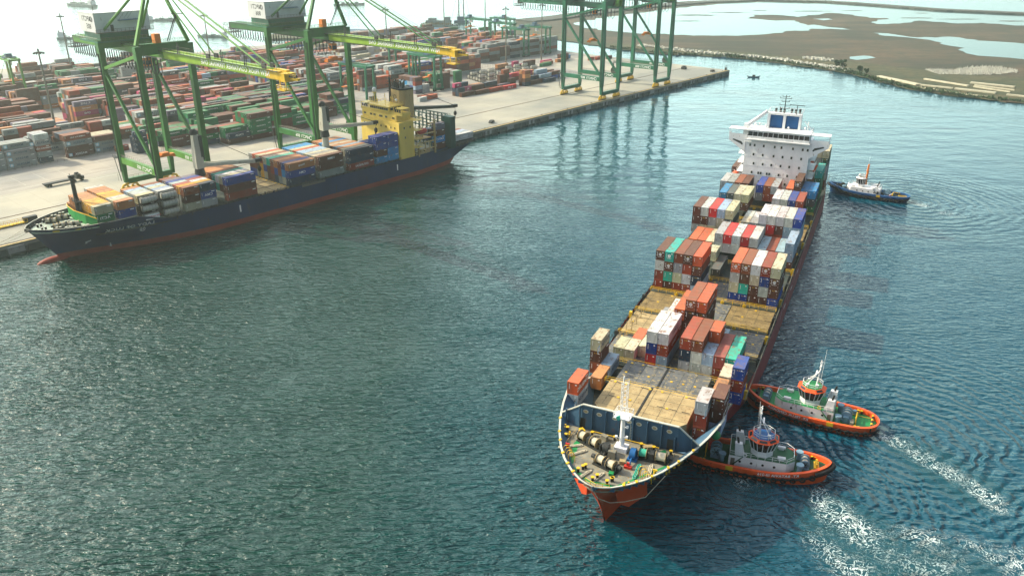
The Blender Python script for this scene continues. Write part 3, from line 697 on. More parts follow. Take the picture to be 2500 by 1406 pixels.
# ------------------------------------------------------------------ the yard
YB = []   # (y=a, b, z, code, L, side text, ink)
def ystack(a, b, codes, L=12.19, txt=None):
    for k, cd in enumerate(codes): YB.append([a, b, 3.51+2.62*k, cd, L, (txt or {}).get(k), k, len(codes)])
ry = random.Random(21)
def pick(th): return ry.choice(th)
BR = 'bbgbxrhTdGlb'; MK = 'ggglbgrxbobrT'; EV = 'GGGGbbbGrn'; ON = 'mbbboTbxxhbb'; MX = 'bbgrrxpBGdohTxbr'; RP = 'bmrxRnbd'
WORD = {'g':'MAERSK','l':'MAERSK','G':'EVERGREEN','m':'ONE','T':'Hapag-Lloyd','x':'HAMBURG SUD','n':'ITALIA','d':'MOL','h':'K LINE','B':'CMA CGM'}
def block(b0, rows, a0, a1, hmin, hmax, th, pit=12.75, gapp=.08, endtrim=None):
    a = a0; base = ry.uniform(hmin, hmax)
    while a < a1-6:
        theme = th[int((a-a0)/(a1-a0)*len(th)) % len(th)] if isinstance(th, list) else th
        base = min(hmax, max(hmin, base + ry.uniform(-1.4, 1.4)))
        twenty = ry.random() < .22
        if ry.random() > gapp:
            for i in range(rows):
                h = int(round(base + ry.uniform(-1.1, .8))); h = max(1, min(int(hmax+.5), h))
                if ry.random() < .07: continue
                for sub in ((0, 6.3) if twenty else (0,)):
                    dom = pick(theme); cs = ''.join(dom if ry.random() < .45 else pick(theme) for _ in range(h))
                    ystack(a+sub, b0+i*2.72, cs, 6.06 if twenty else 12.19, {k: WORD[c] for k, c in enumerate(cs) if c in WORD and (i < 2 or k >= h-2) and ry.random() < .8})
        a += pit
# hand-placed front rows (nearest to the water)
for i in range(6):
    z = 103.5 + i*2.72
    ystack(9.2, z, ['gog','gxg','bgg','ggb','bbg','gg'][i], txt={0:'MAERSK',1:'MAERSK',2:'MAERSK'} if i < 1 else None)
    ystack(21.9, z, ['ngxg','gxgo','bgxg','gbg','xgg','gbb'][i] if i else 'ggg', txt={0:'MAERSK',1:'MAERSK',2:'MAERSK'} if i < 2 else None)
    ystack(34.6, z, ['ggg','gggg','bxgg','xgxg','ggx','bgb'][i], txt={1:'MAERSK',2:'MAERSK',0:'MAERSK',3:'MAERSK'} if i < 2 else None)
    ystack(47.6, z, ['ngxgl','ggxgl','gbxgl','bgxg','gbbg','bb'][i], 6.06, txt={2:'HAMBURG SUD',3:'MAERSK'} if i < 1 else None)
    ystack(60.0, z, ['bbgx','bbgx','bbxn','gbxn','gbbb','bbb'][i], txt={3:'HAMBURG SUD',2:'MAERSK',0:'MAERSK'} if i < 1 else None)
    ystack(72.7, z, ['ggb','bgc','bgc','xbc','bg','bb'][i], txt={0:'MAERSK',1:'MAERSK'} if i < 1 else None)
ystack(85.2, 87.5, 'nnnn', 6.06); ystack(85.2, 90.3, 'nnn', 6.06); ystack(80.5, 98.6, 'r', 6.06)
for i in range(7):
    z = 71.0 + i*2.72
    ystack(99.0, z+14, ['bb','bGG','bGG','nGb','bGG','bb','b'][i], txt={1:'EVERGREEN',2:'EVERGREEN'} if i < 3 else None)
    ystack(111.5, z+8, ['nGb','bGb','GGG','bGG','bbb','Gb','b'][i], txt={1:'EVERGREEN'} if i < 3 else None)
    ystack(124.0, z, ['bn','bGG','bGG','brr','bGb','bb','bb'][i], txt={1:'ITALIA' if i == 0 else 'EVERGREEN', 2:'EVERGREEN'} if i < 3 else None)
    ystack(136.8, z, ['bGGGb','bGGGG','bGGrG','brrGb','bGGGG','bbbr','bbw'][i], txt={1:'EVERGREEN',2:'EVERGREEN',3:'EVERGREEN'} if i < 2 else None)
    ystack(149.5, z, ['bbbGb','bbGGb','bbGGr','bbbbb','bGGb','bbb','bb'][i], txt={3:'EVERGREEN'} if i < 2 else None)
    ystack(163.0, z+3, ['bGG','bbGG','bGG','bGb','GG','bG','b'][i], 6.06 if i % 2 else 12.19, txt={1:'EVERGREEN',2:'EVERGREEN'} if i < 3 else None)
for i in range(8):
    ystack(178, 84+i*2.72, ['Gb','GGb','bGb','bGG','GGG','bbG','bb','bG'][i], txt={1:'EVERGREEN'} if i < 3 else None)
    ystack(191, 88+i*2.72, ['bb','bGb','bGb','GGb','GGb','bbG','bb','bG'][i], txt={1:'EVERGREEN'} if i < 3 else None)
    ystack(204, 92+i*2.72, ['GGn','bGn','GGbb','bGbb','bGbb','bbG','bb','bG'][i], txt={0:'EVERGREEN',1:'EVERGREEN'} if i < 3 else None)
ystack(267.5, 84.5, 'o', 12.19); ystack(267.5, 88, 'b', 12.19); ystack(262.5, 82.5, 'l', 6.06)
for (a,b,cs,L) in ((291,74.2,'b',12.19),(303.5,73,'b',12.19),(316,72,'r',12.19),(328.5,71,'R',12.19),(291,77.2,'nn',6.06),(297.3,77.2,'bm',6.06),(291,80.2,'bnm',6.06),(297.3,80.2,'bdn',6.06),(304,78,'bb',12.19),(304,81,'eT',12.19),(318,79,'bn',12.19),(331,78,'h',12.19),
                   (349,70.5,'nbTx',6.06),(349,73.5,'bbbT',6.06),(342,78,'bb',6.06),(336,82,'bbb',6.06),(342,84,'bbbx',6.06),(356,71,'b',12.19),(356,74,'bn',12.19),(369,69,'n',12.19),(369,73,'bp',12.19),(369,77,'bBp',12.19),(356,80,'bbm',12.19),(369,84,'bT',12.19),(383,76,'Bb',12.19),(383,82,'bb',12.19),(345,90,'bm',12.19),(358,92,'bR',12.19),(372,92,'bT',12.19),(386,94,'b',12.19),
                   (384,128,'bT',12.19),(392,132,'b',12.19),(398,134,'l',12.19),(404,129,'mm',6.06),(411,129,'m',6.06),(412,124,'bb',12.19),(425,118,'G',12.19),(432,122,'x',12.19),(438,128,'m',12.19),(452,124,'T',12.19),(460,128,'bb',12.19),(478,110,'r',6.06),(485,108,'r',6.06),(495,104,'b',6.06),(468,132,'s',12.19)):
    ystack(a, b, cs, L, {0:'K LINE'} if cs[0] == 'R' else ({len(cs)-1:'ONE'} if cs[-1] == 'm' else None))
for i in range(7):
    ystack(279, 104.5+i*2.72, ['hprb','oBph','oBpb','opsb','sbpb','bbpb','bbb'][i], 6.06); ystack(285.4, 104.5+i*2.72, ['ww','wg','bb','bb','bb','bb','bb'][i], 6.06)
    ystack(298, 104.5+i*2.72, ['GGGG','GGGG','GGbG','bbGG','bGGb','bbbb','bbb'][i], 6.06, txt={0:'EVERGREEN',1:'EVERGREEN',2:'EVERGREEN'} if i < 2 else None); ystack(304.5, 104.5+i*2.72, ['bbbb','bbGb','bbbb','bbbG','bbbb','bb','b'][i], 6.06)
    ystack(316, 104.5+i*2.72, ['bGGG','bGGl','bGbb','bGGl','bbGb','bbb','bb'][i], 6.06)
block(124, 7, -60, 88, 3, 4.6, [MK,BR,MK]); block(149, 8, -60, 84, 3, 5, [ON,MK,BR]); block(176, 8, -70, 82, 3, 5, [ON,BR,ON])
block(100, 7, 98, 214, 2, 4, [EV,EV,MX]); block(122, 8, 94, 230, 2.4, 4.4, [BR,'bndGbb','ndbGb']); block(146, 8, 92, 235, 3, 5, [BR,ON,'nbdb'])
block(170, 7, 92, 200, 2, 5, ['Tbhbm',ON,BR]); block(138, 7, 262, 378, 4, 5.3, [MK,MX,MK]); block(163, 7, 240, 380, 3, 5, [MK,MX,MK])
block(168, 7, 406, 502, 4, 5.3, ['gbgxgbr','gngbb','bgrgge'], gapp=0)
block(192, 7, 230, 400, 2.5, 4.6, [MX,MK,MK]); block(196, 7, 418, 505, 3, 5, [MX,MK])
block(204, 7, -80, 90, 2, 5, [ON,BR,ON]); block(206, 7, 104, 215, 3, 5, [BR,ON,MX])
block(222, 7, 236, 390, 2, 4, [MX,'wcglb',MK]); block(226, 7, 402, 520, 2, 4.5, [MX,MK,BR])
block(234, 7, -80, 215, 2, 4.6, [ON,BR,BR,MX]); block(250, 7, 232, 395, 1, 3.6, [MX,'wcglb']); block(255, 7, 410, 535, 1.5, 4, [MX,BR,BR])
block(264, 7, -80, 220, 2, 5, [BR,'bGbhb',BR]); block(280, 7, 236, 400, 1.5, 3.8, [MX,MX]); block(284, 7, 415, 545, 1.5, 3.6, [BR,MX])
block(296, 7, -80, 225, 1.5, 4.4, [BR,BR,'bGgb']); block(310, 7, 240, 400, 1, 3.4, [MX,'wcglb']); block(314, 7, 415, 540, 1.5, 4, [BR,BR])
block(328, 7, -60, 225, 1.5, 4.6, [BR,'bgb']); block(340, 6, 245, 400, 1, 3.5, [MX]); block(342, 5, 410, 530, 2, 4.4, [BR])
block(362, 5, -20, 225, 1, 3.5, [BR])
# visibility: drop boxes buried on every side the camera can see, keep the nearest as individuals
occ = {}
for q in YB: occ.setdefault((round(q[0]/6.3), round(q[1]/2.72)), []).append(q)
stacktop = {}
for q in YB: stacktop[(round(q[0],1), round(q[1],1))] = max(stacktop.get((round(q[0],1), round(q[1],1)), 0), q[2])
def height_at(a, b):
    best = 0
    for (sa, sb), z in _near.get((int(a//14), int(b//6)), ()):
        if abs(sb-b) < 1.2 and sa-.2 <= a <= sa+12.3: best = max(best, z)
    return best
_near = {}
for (sa, sb), z in stacktop.items():
    for i in (0, 1, -1):
        for j in (-1, 0, 1): _near.setdefault((int(sa//14)+i, int(sb//6)+j), []).append(((sa, sb), z))
vis = []
for q in YB:
    top = q[6] == q[7]-1
    front = height_at(q[0]+3, q[1]-2.72) < q[2]-.5
    left = height_at(q[0]-3, q[1]) < q[2]-.5
    if top or front or left: vis.append((q, top, front, left))
camq = FQ.inverted() @ Vector((0,0,99.2))
def dist(q): return math.dist((-q[1], q[0], q[2]), camq)
def inframe(q):
    p = FQ @ Vector((-q[1], q[0]+6, q[2])) - Vector((0,0,99.2)); c, s = math.cos(.4123), math.sin(.4123)
    dep = p.y*c-p.z*s; up_ = p.y*s+p.z*c
    return dep > 0 and abs(p.x/dep) < .66 and -.4 < up_/dep < .36
vis = [v for v in vis if inframe(v[0])]
vis.sort(key=lambda v: dist(v[0]))
BUDGET = 70
near_, far_ = vis[:BUDGET], vis[BUDGET:]
print('containers on ships', NC[0], 'yard individuals', len(near_), 'yard merged', len(far_))
fronts = sorted(set(round(v[0][0],1) for v in near_))
for q, t_, f_, l_ in near_:
    a, b, z, cd, L, txt, k, n = q
    i = fronts.index(round(a,1)); rows_ = sorted(set(round(v[0][1],1) for v in near_ if round(v[0][0],1) == round(a,1))); j = rows_.index(round(b,1))
    lb = '%s yard container, %s stack from left%s, row %s from quay, %s' % (PAL[cd][0], ORD[i] if i < 13 else 'a far', (' marked '+('EVERGREEN' if txt == 'EVERGREEN' else 'with lettering')) if False else '', ORD[j], 'on the ground' if k == 0 and n > 1 else tier_word(k, n).replace('on the deck','on the ground'))
    container(FQ, -b, a, z, cd, L, 2.59, lb, 'container stacks nearest the quay', side=txt, sm=2 if cd in 'gl' else 1, end=None)
# the merged remainder
mb = MB(); cols = []
def face_cols(n, c): cols.extend([c]*n)
for q, t_, f_, l_ in far_:
    a, b, z, cd, L, txt, k, n = q
    c = PAL[cd][1]; rr = ry.uniform(.8, 1.2); c = tuple(v*rr for v in c)
    n0 = len(mb.f); h = 2.59; x = -b; w = W/2
    mb.add([(x-w,a,z),(x+w,a,z),(x+w,a+L,z),(x-w,a+L,z),(x-w,a,z+h),(x+w,a,z+h),(x+w,a+L,z+h),(x-w,a+L,z+h)], [(4,5,6,7),(0,1,5,4),(2,3,7,6),(3,0,4,7)])
    dk = dist(q)
    rib_wall(mb, (x+w,a,z), (0,1,0), (1,0,0), L, h, 1.1 if dk < 420 else 3, .04)
    if l_ and dk < 450:                                   # corner posts and door seams on the sunlit end
        mb.box(x-.03,x+.03,a-.03,a-.005,z+.1,z+h-.1); mb.box(x-w,x-w+.14,a-.04,a-.005,z,z+h); mb.box(x+w-.14,x+w,a-.04,a-.005,z,z+h)
    face_cols(len(mb.f)-n0, c)
    if txt and f_ and dk < 640:
        n0 = len(mb.f); mb.text(txt, 1.05 if len(txt) < 8 else .72, (x+w+.03, a+L*.5, z+h*.52), (0,1,0), m=1 if cd not in 'gl' else 2, sx=1.1 if L > 7 else .55)
        if txt == 'MAERSK' and L > 7: star(mb, (x+w+.035, a+L*.5-4.6, z+h*.52), .75)
        face_cols(len(mb.f)-n0, (.8,.8,.8))
YMB, YCOLS = mb, cols
# tank containers stored on the yard, in rows
tr = random.Random(5); cnt = 0
for i in range(5):
    for j in range(7):
        a = 340+j*9.4+i*1.5; b = 104+i*4.2
        for k in range(2 if i in (0,3) and j != 3 else 1):
            rows_w = ORD[i]; cols_w = ORD[j]
            tank(FQ, -b, a, 3.51+2.8*k, 'white tank container in the yard, %s row from quay, %s from left, %s' % (rows_w, cols_w, 'upper' if k else 'on the ground'), 'tank containers stored in the yard')
# ================================================================== HULLS
def interp(tab, x):
    if x <= tab[0][0]: return tab[0][1]
    for (a, va), (b, vb) in zip(tab, tab[1:]):
        if x <= b: return va + (vb-va)*(x-a)/(b-a)
    return tab[-1][1]
def hull_fn(wl, dk, ztop, p=1.7, keel=.35):
    """half breadth at distance d from the stem and height z"""
    def f(d, z):
        a = interp(wl, d); b = interp(dk, d)
        if z >= 0: return a + (b-a)*min(1, z/ztop)**p
        return a*(1-keel*(-z/6)**2)
    return f
def hull(name, mats, parent, f, stem, stern, zs, N, matz, ztopf, dtail=0):
    """zs: levels; stem(z), stern(z) give the end positions; ztopf(v) limits the top"""
    mb = MB(); nz = len(zs); grid = []
    ts = [(i/N)**2.0 for i in range(N+1)]
    for sgn in (-1, 1):
        vs = []
        for t in ts:
            for z in zs:
                v0, v1 = stem(z), stern(z); v = v0 + t*(v1-v0)
                zz = min(z, ztopf(v)); hb = f(v-v0, zz) 
                vs.append((sgn*hb, v, zz))
        o = len(mb.v); fs = []; ms = []
        for i in range(N):
            for j in range(nz-1):
                q = (i*nz+j, i*nz+j+1, (i+1)*nz+j+1, (i+1)*nz+j)
                if sgn > 0: q = q[::-1]
                p = [vs[k] for k in q]
                if abs(p[0][2]-p[1][2]) < 1e-4 and abs(p[2][2]-p[3][2]) < 1e-4 and zs[j] > 2: continue
                fs.append(q); ms.append(matz(zs[j], vs[i*nz+j][1]))
        mb.add(vs, fs, 0, True); mb.m[-len(fs):] = ms
        grid.append(vs)
    # transom
    A, B = grid; base = N*nz; o = len(mb.v)
    tv = [A[base+j] for j in range(nz)] + [B[base+j] for j in range(nz)]
    mb.add(tv, [(j, j+1, nz+j+1, nz+j) for j in range(nz-1)], matz(5, stern(5)))
    mb.build(name, mats, parent)
    return grid
# ================================================================== ARRIVING SHIP
ship = thing('container_ship', 'red container ship loaded with mixed containers, pushed by tugboats, white bridge house aft', 'ship', FR)
wl = [(0,.15),(5,1.2),(10,2.9),(18,5.6),(28,9.2),(38,12.6),(48,15.2),(60,17.2),(72,17.8),(215,17.8),(228,16),(238,12)]
dk = [(0,0),(.25,1.3),(1,2.9),(2.9,5.2),(5.6,7.6),(8.9,9.6),(13,11.5),(16.5,12.8),(19,13.6),(23,14.7),(28,15.7),(35,16.7),(43,17.5),(52,17.8),(250,17.8)]
rf = hull_fn(wl, dk, 12.9)
stemR = lambda z: -88.8 - 7.7*max(0, z/12.9)**1.15 if z >= 0 else -88.8
sternR = lambda z: 138 + 10*min(1, max(0, z)/6)**.6
topR = lambda v: 12.9 if v < -66 else (12.9-(v+66)/14*4.9 if v < -52 else 8.0)
rg = hull('hull', [M_['redhull'], M_['redhull_lit']], ship, rf, stemR, sternR, [-6,-3,-1,0,1.2,2.6,4,6,8,9.5,11,12.9], 60, lambda z, v: 1 if v < -78 else 0, topR)  # bow stretch takes the sunlit copy of the hull red
def outline(z, v0, v1, n=40, inset=.25, f=rf, stem=stemR):
    L = []
    for i in range(n+1):
        v = v0 + (v1-v0)*i/n; L.append((max(.02, f(v-stem(z), z)-inset), v))
    return [(-a, v) for a, v in L] + [(a, v) for a, v in L[::-1]]
# bulb under the stem
mb = MB(); mb.sphere((0,-90.5,-3.6), 3.0, 14, 10, 0, None, (.75,2.3,.95)); mb.build('bulbous_bow', M_['redhull_lit'], ship)
# anchor bolsters
for s in (-1, 1):
    mb = MB()
    a = [(s*2.6,-92.0,9.6),(s*3.0,-91.0,6.4),(s*4.5,-89.3,5.0),(s*7.2,-87.2,7.2),(s*7.0,-87.8,10.6)]
    b = [(s*1.2,-88.6,9.0),(s*1.4,-87.0,5.4),(s*2.4,-83.5,4.4),(s*5.2,-81.5,6.6),(s*5.0,-83.5,9.8)]
    vs = a+b; fs = [(0,1,2,3,4)] + [(i,(i+1)%5,5+(i+1)%5,5+i) for i in range(5)]
    if s > 0: fs = [f_[::-1] for f_ in fs]
    mb.add(vs, fs); mb.build('anchor_bolster', M_['redhull_lit'], ship)
mb = MB(); mb.tube([(5.6,-89.2,8.2),(7.4,-90,7.4),(13,-91,13)], .05, 5); mb.build('mooring_rope', M_['rope'], ship) if False else None
mb = MB(); mb.tube([(-.4,-96.3,12.5),(.5,-95.0,9.6),(2.0,-92.8,7.6),(4.2,-91.2,7.4),(7.6,-90.2,8.8),(10.2,-87.6,12.4)], .07, 6); mb.build('hanging_rope', M_['rope'], ship)
# decks
mb = MB(); mb.prism(outline(11.6, -95.6, -78.6, 60, .06), 11.2, 11.65); mb.build('forecastle_deck', M_['deckgrey'], ship)
for pts in ([(-7.5,-80.6),(-8.3,-84),(-6.6,-91.0),(-5.9,-91.4),(-7.3,-84),(-6.8,-80.6)], [(-6.6,-91.0),(-2.2,-94.0),(3.0,-93.6),(3.2,-93.0),(-2.0,-93.3),(-6.0,-90.6)], [(3.0,-93.6),(9.6,-84.0),(9.9,-80.6),(9.2,-80.6),(9.0,-84.0),(3.0,-92.9)]):
    mb = MB(); mb.add([(x,y,11.656) for x,y in pts], [tuple(range(len(pts)))]); mb.build('walkway_stripe', M_['tgreen'], ship)
mb = MB()
P = outline(7.4, -78.4, 145, 60, .12); mb.prism(P, 6.7, 7.35); mb.build('main_deck', M_['deckdark'], ship)
# bulwark cap rail round the bow and along the sides
mb = MB()
for s in (-1, 1):
    pr = None
    for i in range(84):
        v = (-96.49 + .012*i*i) if i < 14 else -94.1 + (i-14)*.72; z = topR(v); hb = rf(v-stemR(z), z)
        if v > -48: break
        a = Vector((s*(hb+.1), v, z+.12)); b = Vector((s*max(0,hb-.3), v, z+.12)); c = Vector((s*max(0,min(hb,rf(v-stemR(z-1.15), z-1.15))-.3), v, z-1.15)) if v < -78.6 else Vector((s*(min(rf(v-stemR(7.4), 7.4), hb)-.3), v, 7.4))
        if pr:
            q = [pr[0], a, b, pr[1]]; mb.add([tuple(x) for x in q], [(0,1,2,3) if s > 0 else (3,2,1,0)])
            mb.add([tuple(x) for x in (pr[1], b, c, pr[2])], [(0,1,2,3)], 1)
            mb.add([tuple(x) for x in (pr[0]-Vector((0,0,.2)), a-Vector((0,0,.2)), a, pr[0])], [(0,1,2,3)])
        pr = (a, b, c)
mb.build('bulwark', [M_['rail_w'], M_['bluegrey']], ship)
for s in (-1, 1):
    for i in range(26):
        v = -94.9 + i*1.03; z = topR(v); hb = rf(v-stemR(z), z)-.32
        if hb < 1: continue
        mb = MB(); mb.add([(s*hb,v,z),(s*(hb-1.0),v,11.66),(s*hb,v,11.66),(s*hb,v+.12,z),(s*(hb-1.0),v+.12,11.66),(s*hb,v+.12,11.66)], [(0,1,2),(3,5,4),(0,3,4,1),(0,2,5,3),(1,4,5,2)])
        mb.build('bulwark_stay', M_['bluegrey'], ship)
for s in (-1, 1):
    for i, v in enumerate((-94.0,-92.2,-89.6,-86.0,-83.4,-79.0)):
        z = topR(v); hb = rf(v-stemR(z), z); mb = MB(); d = .3
        mb.box(-.2,.2,-d,d,.1,.3,0, T(s*(hb-.1), v, z, (s*.5 if v < -88 else s*.25))); mb.build('fairlead', M_['yellow'], ship)
# breakwater wall
pts = [(-13.4,-77.3,13.1),(-8.6,-78.6,16.9),(10.0,-78.6,16.9),(13.6,-77.2,13.1)]
mb = MB()
for (a, b) in zip(pts, pts[1:]):
    A, B = Vector(a), Vector(b); th = Vector((0,.18,0))
    lo = lambda q: Vector((q.x, q.y, 11.62))
    vs = [lo(A), lo(B), B, A, lo(A)+th, lo(B)+th, B+th, A+th]
    mb.add([tuple(x) for x in vs], [(0,1,2,3),(7,6,5,4),(3,2,6,7),(0,4,5,1),(0,3,7,4),(1,5,6,2)])
    mb.beam(A+Vector((0,.05,.1)), B+Vector((0,.05,.1)), .42, .2, 1)
bwall = mb.build('breakwater_wall', [M_['bluegrey'], M_['rail_w']], ship)
for x in (-12.2,-9.1,-6.6,-3.9,-1.2,1.5,4.2,6.9,9.5,12.4):
    h = 16.7 if abs(x) < 9.4 else 14.8; y = -78.6 if abs(x) < 9.8 else -77.7
    mb = MB(); mb.box(x-.08,x+.08,y-.62,y-.02,11.66,h); mb.build('stiffener', paint('blue_grey_stiffener',(.10,.17,.24),.2,.6) if False else M_['bluegrey'], bwall)
def oval(mb, c, rx_, rz, n=12, m=0):
    vs = [(c[0]+math.cos(2*math.pi*i/n)*rx_, c[1], c[2]+math.sin(2*math.pi*i/n)*rz) for i in range(n)]
    mb.add(vs, [tuple(range(n))], m)
for x in (-8.0,-5.3,-2.2,.6,2.5,5.5,8.3):
    mb = MB(); oval(mb, (x,-78.64,15.6), .55, .42, m=1); oval(mb, (x,-78.67,15.6), .36, .26, m=0); mb.build('lightening_hole', [M_['hatchtan'], M_['rail_w']], bwall)
for x in (-8.6, 8.6): mb = MB(); mb.box(x-.55,x+.55,-78.66,-78.62,11.7,14.0); mb.build('opening', M_['dark'], bwall)
mb = MB(); 
for k in (0,.45): mb.tube([(1.0+k,-78.9,11.7),(1.0+k,-78.75,15.2)], .04, 5)
for z in range(9): mb.tube([(1.0,-78.85,12+z*.35),(1.45,-78.85,12+z*.35)], .03, 4)
mb.build('ladder', M_['rail_w'], bwall)
# foremast
fm_ = MB(); fm_.cyl(.5,-82.3,11.65,19.0,.52,.40,14); fm_.box(-.7,1.7,-83.3,-81.3,11.65,12.6)
mast = fm_.build('foremast', M_['white'], ship)
mb = MB(); mb.box(-1.0,2.0,-83.7,-81.0,19.0,19.12); mb.rail([(-1,-83.7,19.1),(2,-83.7,19.1),(2,-81,19.1),(-1,-81,19.1)], 1.0, .05, 1, closed=True); mb.build('mast_platform', M_['white'], mast)
mb = MB(); mb.tube([(.1,-84.3,19.6),(.1,-83.6,19.6)], .42, 12, 0, r2=.2); mb.build('fog_horn', M_['teal'], mast)
mb = MB()
for x, y in ((.0,-82.9),(1.0,-82.9),(.0,-81.9),(1.0,-81.9)): mb.tube([(x,y,19),(x,y,26.3)], .06, 4)
for z in range(8):
    q = 19.4+z*.9; mb.rail([(0,-82.9,q),(1,-82.9,q),(1,-81.9,q),(0,-81.9,q)], .01, .04, 9, closed=True, mid=False)
    mb.tube([(0,-82.9,q),(1,-82.9,q+.9)], .03, 3)
mb.tube([(.2,-82.4,26.2),(.2,-82.4,27.2)], .12, 6)
mb.build('lattice_topmast', M_['white'], mast)
for z, s in ((14.6,1),(14.2,-1),(16.8,1)):
    mb = MB(); mb.beam((.5,-82.5,z),(.5+s*1.0,-82.8,z+.3),.12); mb.box(.5+s*1.0-.2,.5+s*1.0+.2,-83.05,-82.6,z+.2,z+.6); mb.build('floodlight', M_['white'], mast)
# winches, windlasses
def winch(x, y, rz, L, drums, z=11.65, s=1.0, par=ship, rope=('rope','rope')):
    t = MB(); t.box(-L/2,L/2,-.9,.9,0,.25); t.box(-.5,.5,-.8,.8,.25,1.7); t.tube([(-L/2,0,1.15),(L/2,0,1.15)], .16, 8)
    for k in (-L/2+.2, L/2-.2): t.box(k-.12,k+.12,-.6,.6,.25,1.5)
    w = t.build('mooring_winch', M_['dark'], par, T(x, y, z, rz) @ Matrix.Scale(s, 4))
    for i, (c, l, r_) in enumerate(drums):
        m = MB(); m.tube([(c-l/2,0,1.15),(c+l/2,0,1.15)], r_, 14); m.build('rope_drum', M_[rope[i % len(rope)]], w)
        m = MB()
        for e in (c-l/2-.05, c+l/2+.05): m.tube([(e-.05,0,1.15),(e+.05,0,1.15)], r_*1.35, 16)
        m.build('drum_flange', M_['hatchtan'], w)
    for e in (-L/2-.35, L/2+.35): m = MB(); m.tube([(e-.3,0,1.15),(e+.3,0,1.15)], .42, 10); m.build('warping_head', M_['dark'], w)
    return w
winch(-5.2,-83.2,-.35,5.6,[(-1.9,1.3,.75),(.1+.9,1.3,.75)])
winch(6.4,-83.0,.06,6.4,[(-1.6,1.3,.72),(1.7,1.7,.78)], rope=('ropeg','rope'))
winch(-.3,-88.6,-.28,5.0,[(-1.2,1.4,.7),(1.0,1.4,.7)])
for (x,y) in ((-1.7,-84.6),(3.3,-84.2)):
    mb = MB(); mb.tube([(-.5,0,1.2),(.5,0,1.2)], 1.05, 16); mb.box(-.9,.9,-1,1,0,.4); mb.tube([(0,-.6,.9),(.1,-2.6,.5)], .18, 6)
    w = mb.build('anchor_windlass', M_['dark'] if x < 0 else M_['fbl'], ship, T(x,y,11.65))
    mb = MB(); mb.box(-.7,.7,-3.4,-2.7,0,.5); mb.box(-.25,.25,-3.2,-2.9,.5,1.2); mb.build('chain_stopper', M_['red'], w)
for x, y, n in ((-10.8,-84.0,2),(10.9,-84.6,2),(-4.4,-92.0,2),(-1.2,-93.4,2),(1.4,-93.2,2),(2.0,-92.0,1),(-3.6,-90.4,1),(9.2,-80.0,1),(-10.9,-80.6,1),(6.0,-80.0,1),(-6.0,-80.2,1),(-1.6,-79.9,1),(3.6,-80.0,1)):
    for k in range(n):
        mb = MB(); mb.cyl(0,0,0,.8,.24,m=0); mb.cyl(0,0,.8,.92,.34,m=1); mb.build('bollard', [M_['black'], M_['yellow']], ship, T(x+k*.5, y+k*1.05, 11.65))
for x0, y0, sgn in ((-8.8,-88.0,-1),(7.2,-90.2,1)):
    mb = MB()
    for k in range(4):
        c = Vector((x0+k*.55*sgn*-1, y0-k*.75*(1 if sgn<0 else -1)*.8, 11.65)); 
        mb.tube([c, c+Vector((0,0,1.5)), c+Vector((.35,0,2.0)), c+Vector((.9,.2,2.0)), c+Vector((1.15,.3,1.4)), c+Vector((1.15,.3,0))], .06, 5)
    mb.build('guard_frame', M_['yellow'], ship)
def loop(x, y, L, rz, mat):
    mb = MB(); p = []
    for i in range(25):
        t = i/24*2*math.pi; p.append((math.sin(t)*.35+math.sin(3*t)*.08, math.cos(t)*L/2, .1))
    mb.tube(p, .09, 5, caps=False); mb.tube([(a*.5+.1, b*.8, c+.1) for a, b, c in p], .09, 5, caps=False)
    mb.build('mooring_rope', M_[mat], ship, T(x, y, 11.66, rz))
loop(-8.4,-85.3,4.6,-1.0,'rope'); loop(-6.6,-87.0,4.4,-.7,'rope'); loop(5.1,-87.6,4.6,.05,'ropeg'); loop(7.2,-86.6,4.2,.12,'rope'); loop(-3.0,-92.2,3.4,-.35,'rope'); loop(-.6,-92.0,3.2,-.3,'rope')
for x, y, rz in ((-9.9,-82.2,.2),(-9.2,-86.9,.4),(-7.4,-89.8,.6),(8.3,-88.9,-.6),(10.2,-86.0,-.4),(11.6,-81.8,-.2),(4.6,-92.2,-.9),(-11.6,-80.2,.1)):
    mb = MB(); mb.box(-.7,.7,-.25,.25,0,.22); mb.cyl(-.4,0,.2,.75,.18,m=1); mb.cyl(.4,0,.2,.75,.18,m=1); mb.build('roller_fairlead', [M_['deckdark'], M_['yellow']], ship, T(x,y,11.65,rz+1.57))
for x, y, w_, h_, mt in ((-3.4,-80.6,1.2,1.0,'deckgrey'),(5.0,-80.2,1.6,.8,'hatchtan'),(8.2,-81.4,.9,1.2,'tgreen'),(-8.0,-80.4,1.2,.9,'yellow'),(2.0,-86.4,1.0,.7,'hatchtan'),(-2.4,-87.4,.8,.6,'yellow'),(1.2,-90.4,.8,.5,'tgreen')):
    mb = MB(); mb.box(-w_/2,w_/2,-.4,.4,0,h_); mb.box(-w_/2-.05,w_/2+.05,-.45,.45,h_,h_+.06); mb.build('deck_locker', M_[mt], ship, T(x,y,11.65,.1*x))
for pts_ in ([(-9.4,-80.2),(-9.6,-84.5),(-8.2,-88.5)],[(9.9,-80.0),(9.6,-85.2),(7.4,-89.4)],[(-6.5,-79.2),(6.8,-79.2)]):
    mb = MB(); mb.tube([(x,y,11.95) for x, y in pts_], .09, 6); mb.build('deck_pipe', M_['yellow'] if len(pts_) == 2 else M_['hatchtan'], ship)
mb = MB(); mb.rail([(-2.2,-94.4,11.66),(0,-95.3,11.66),(2.2,-94.4,11.66)], 1.1, .05, 1); mb.build('bow_railing', M_['yellow'], ship)
mb = MB(); mb.box(-1.0,.4,-85.9,-84.9,11.65,13.2); mb.build('deck_locker', M_['deckgrey'], ship)
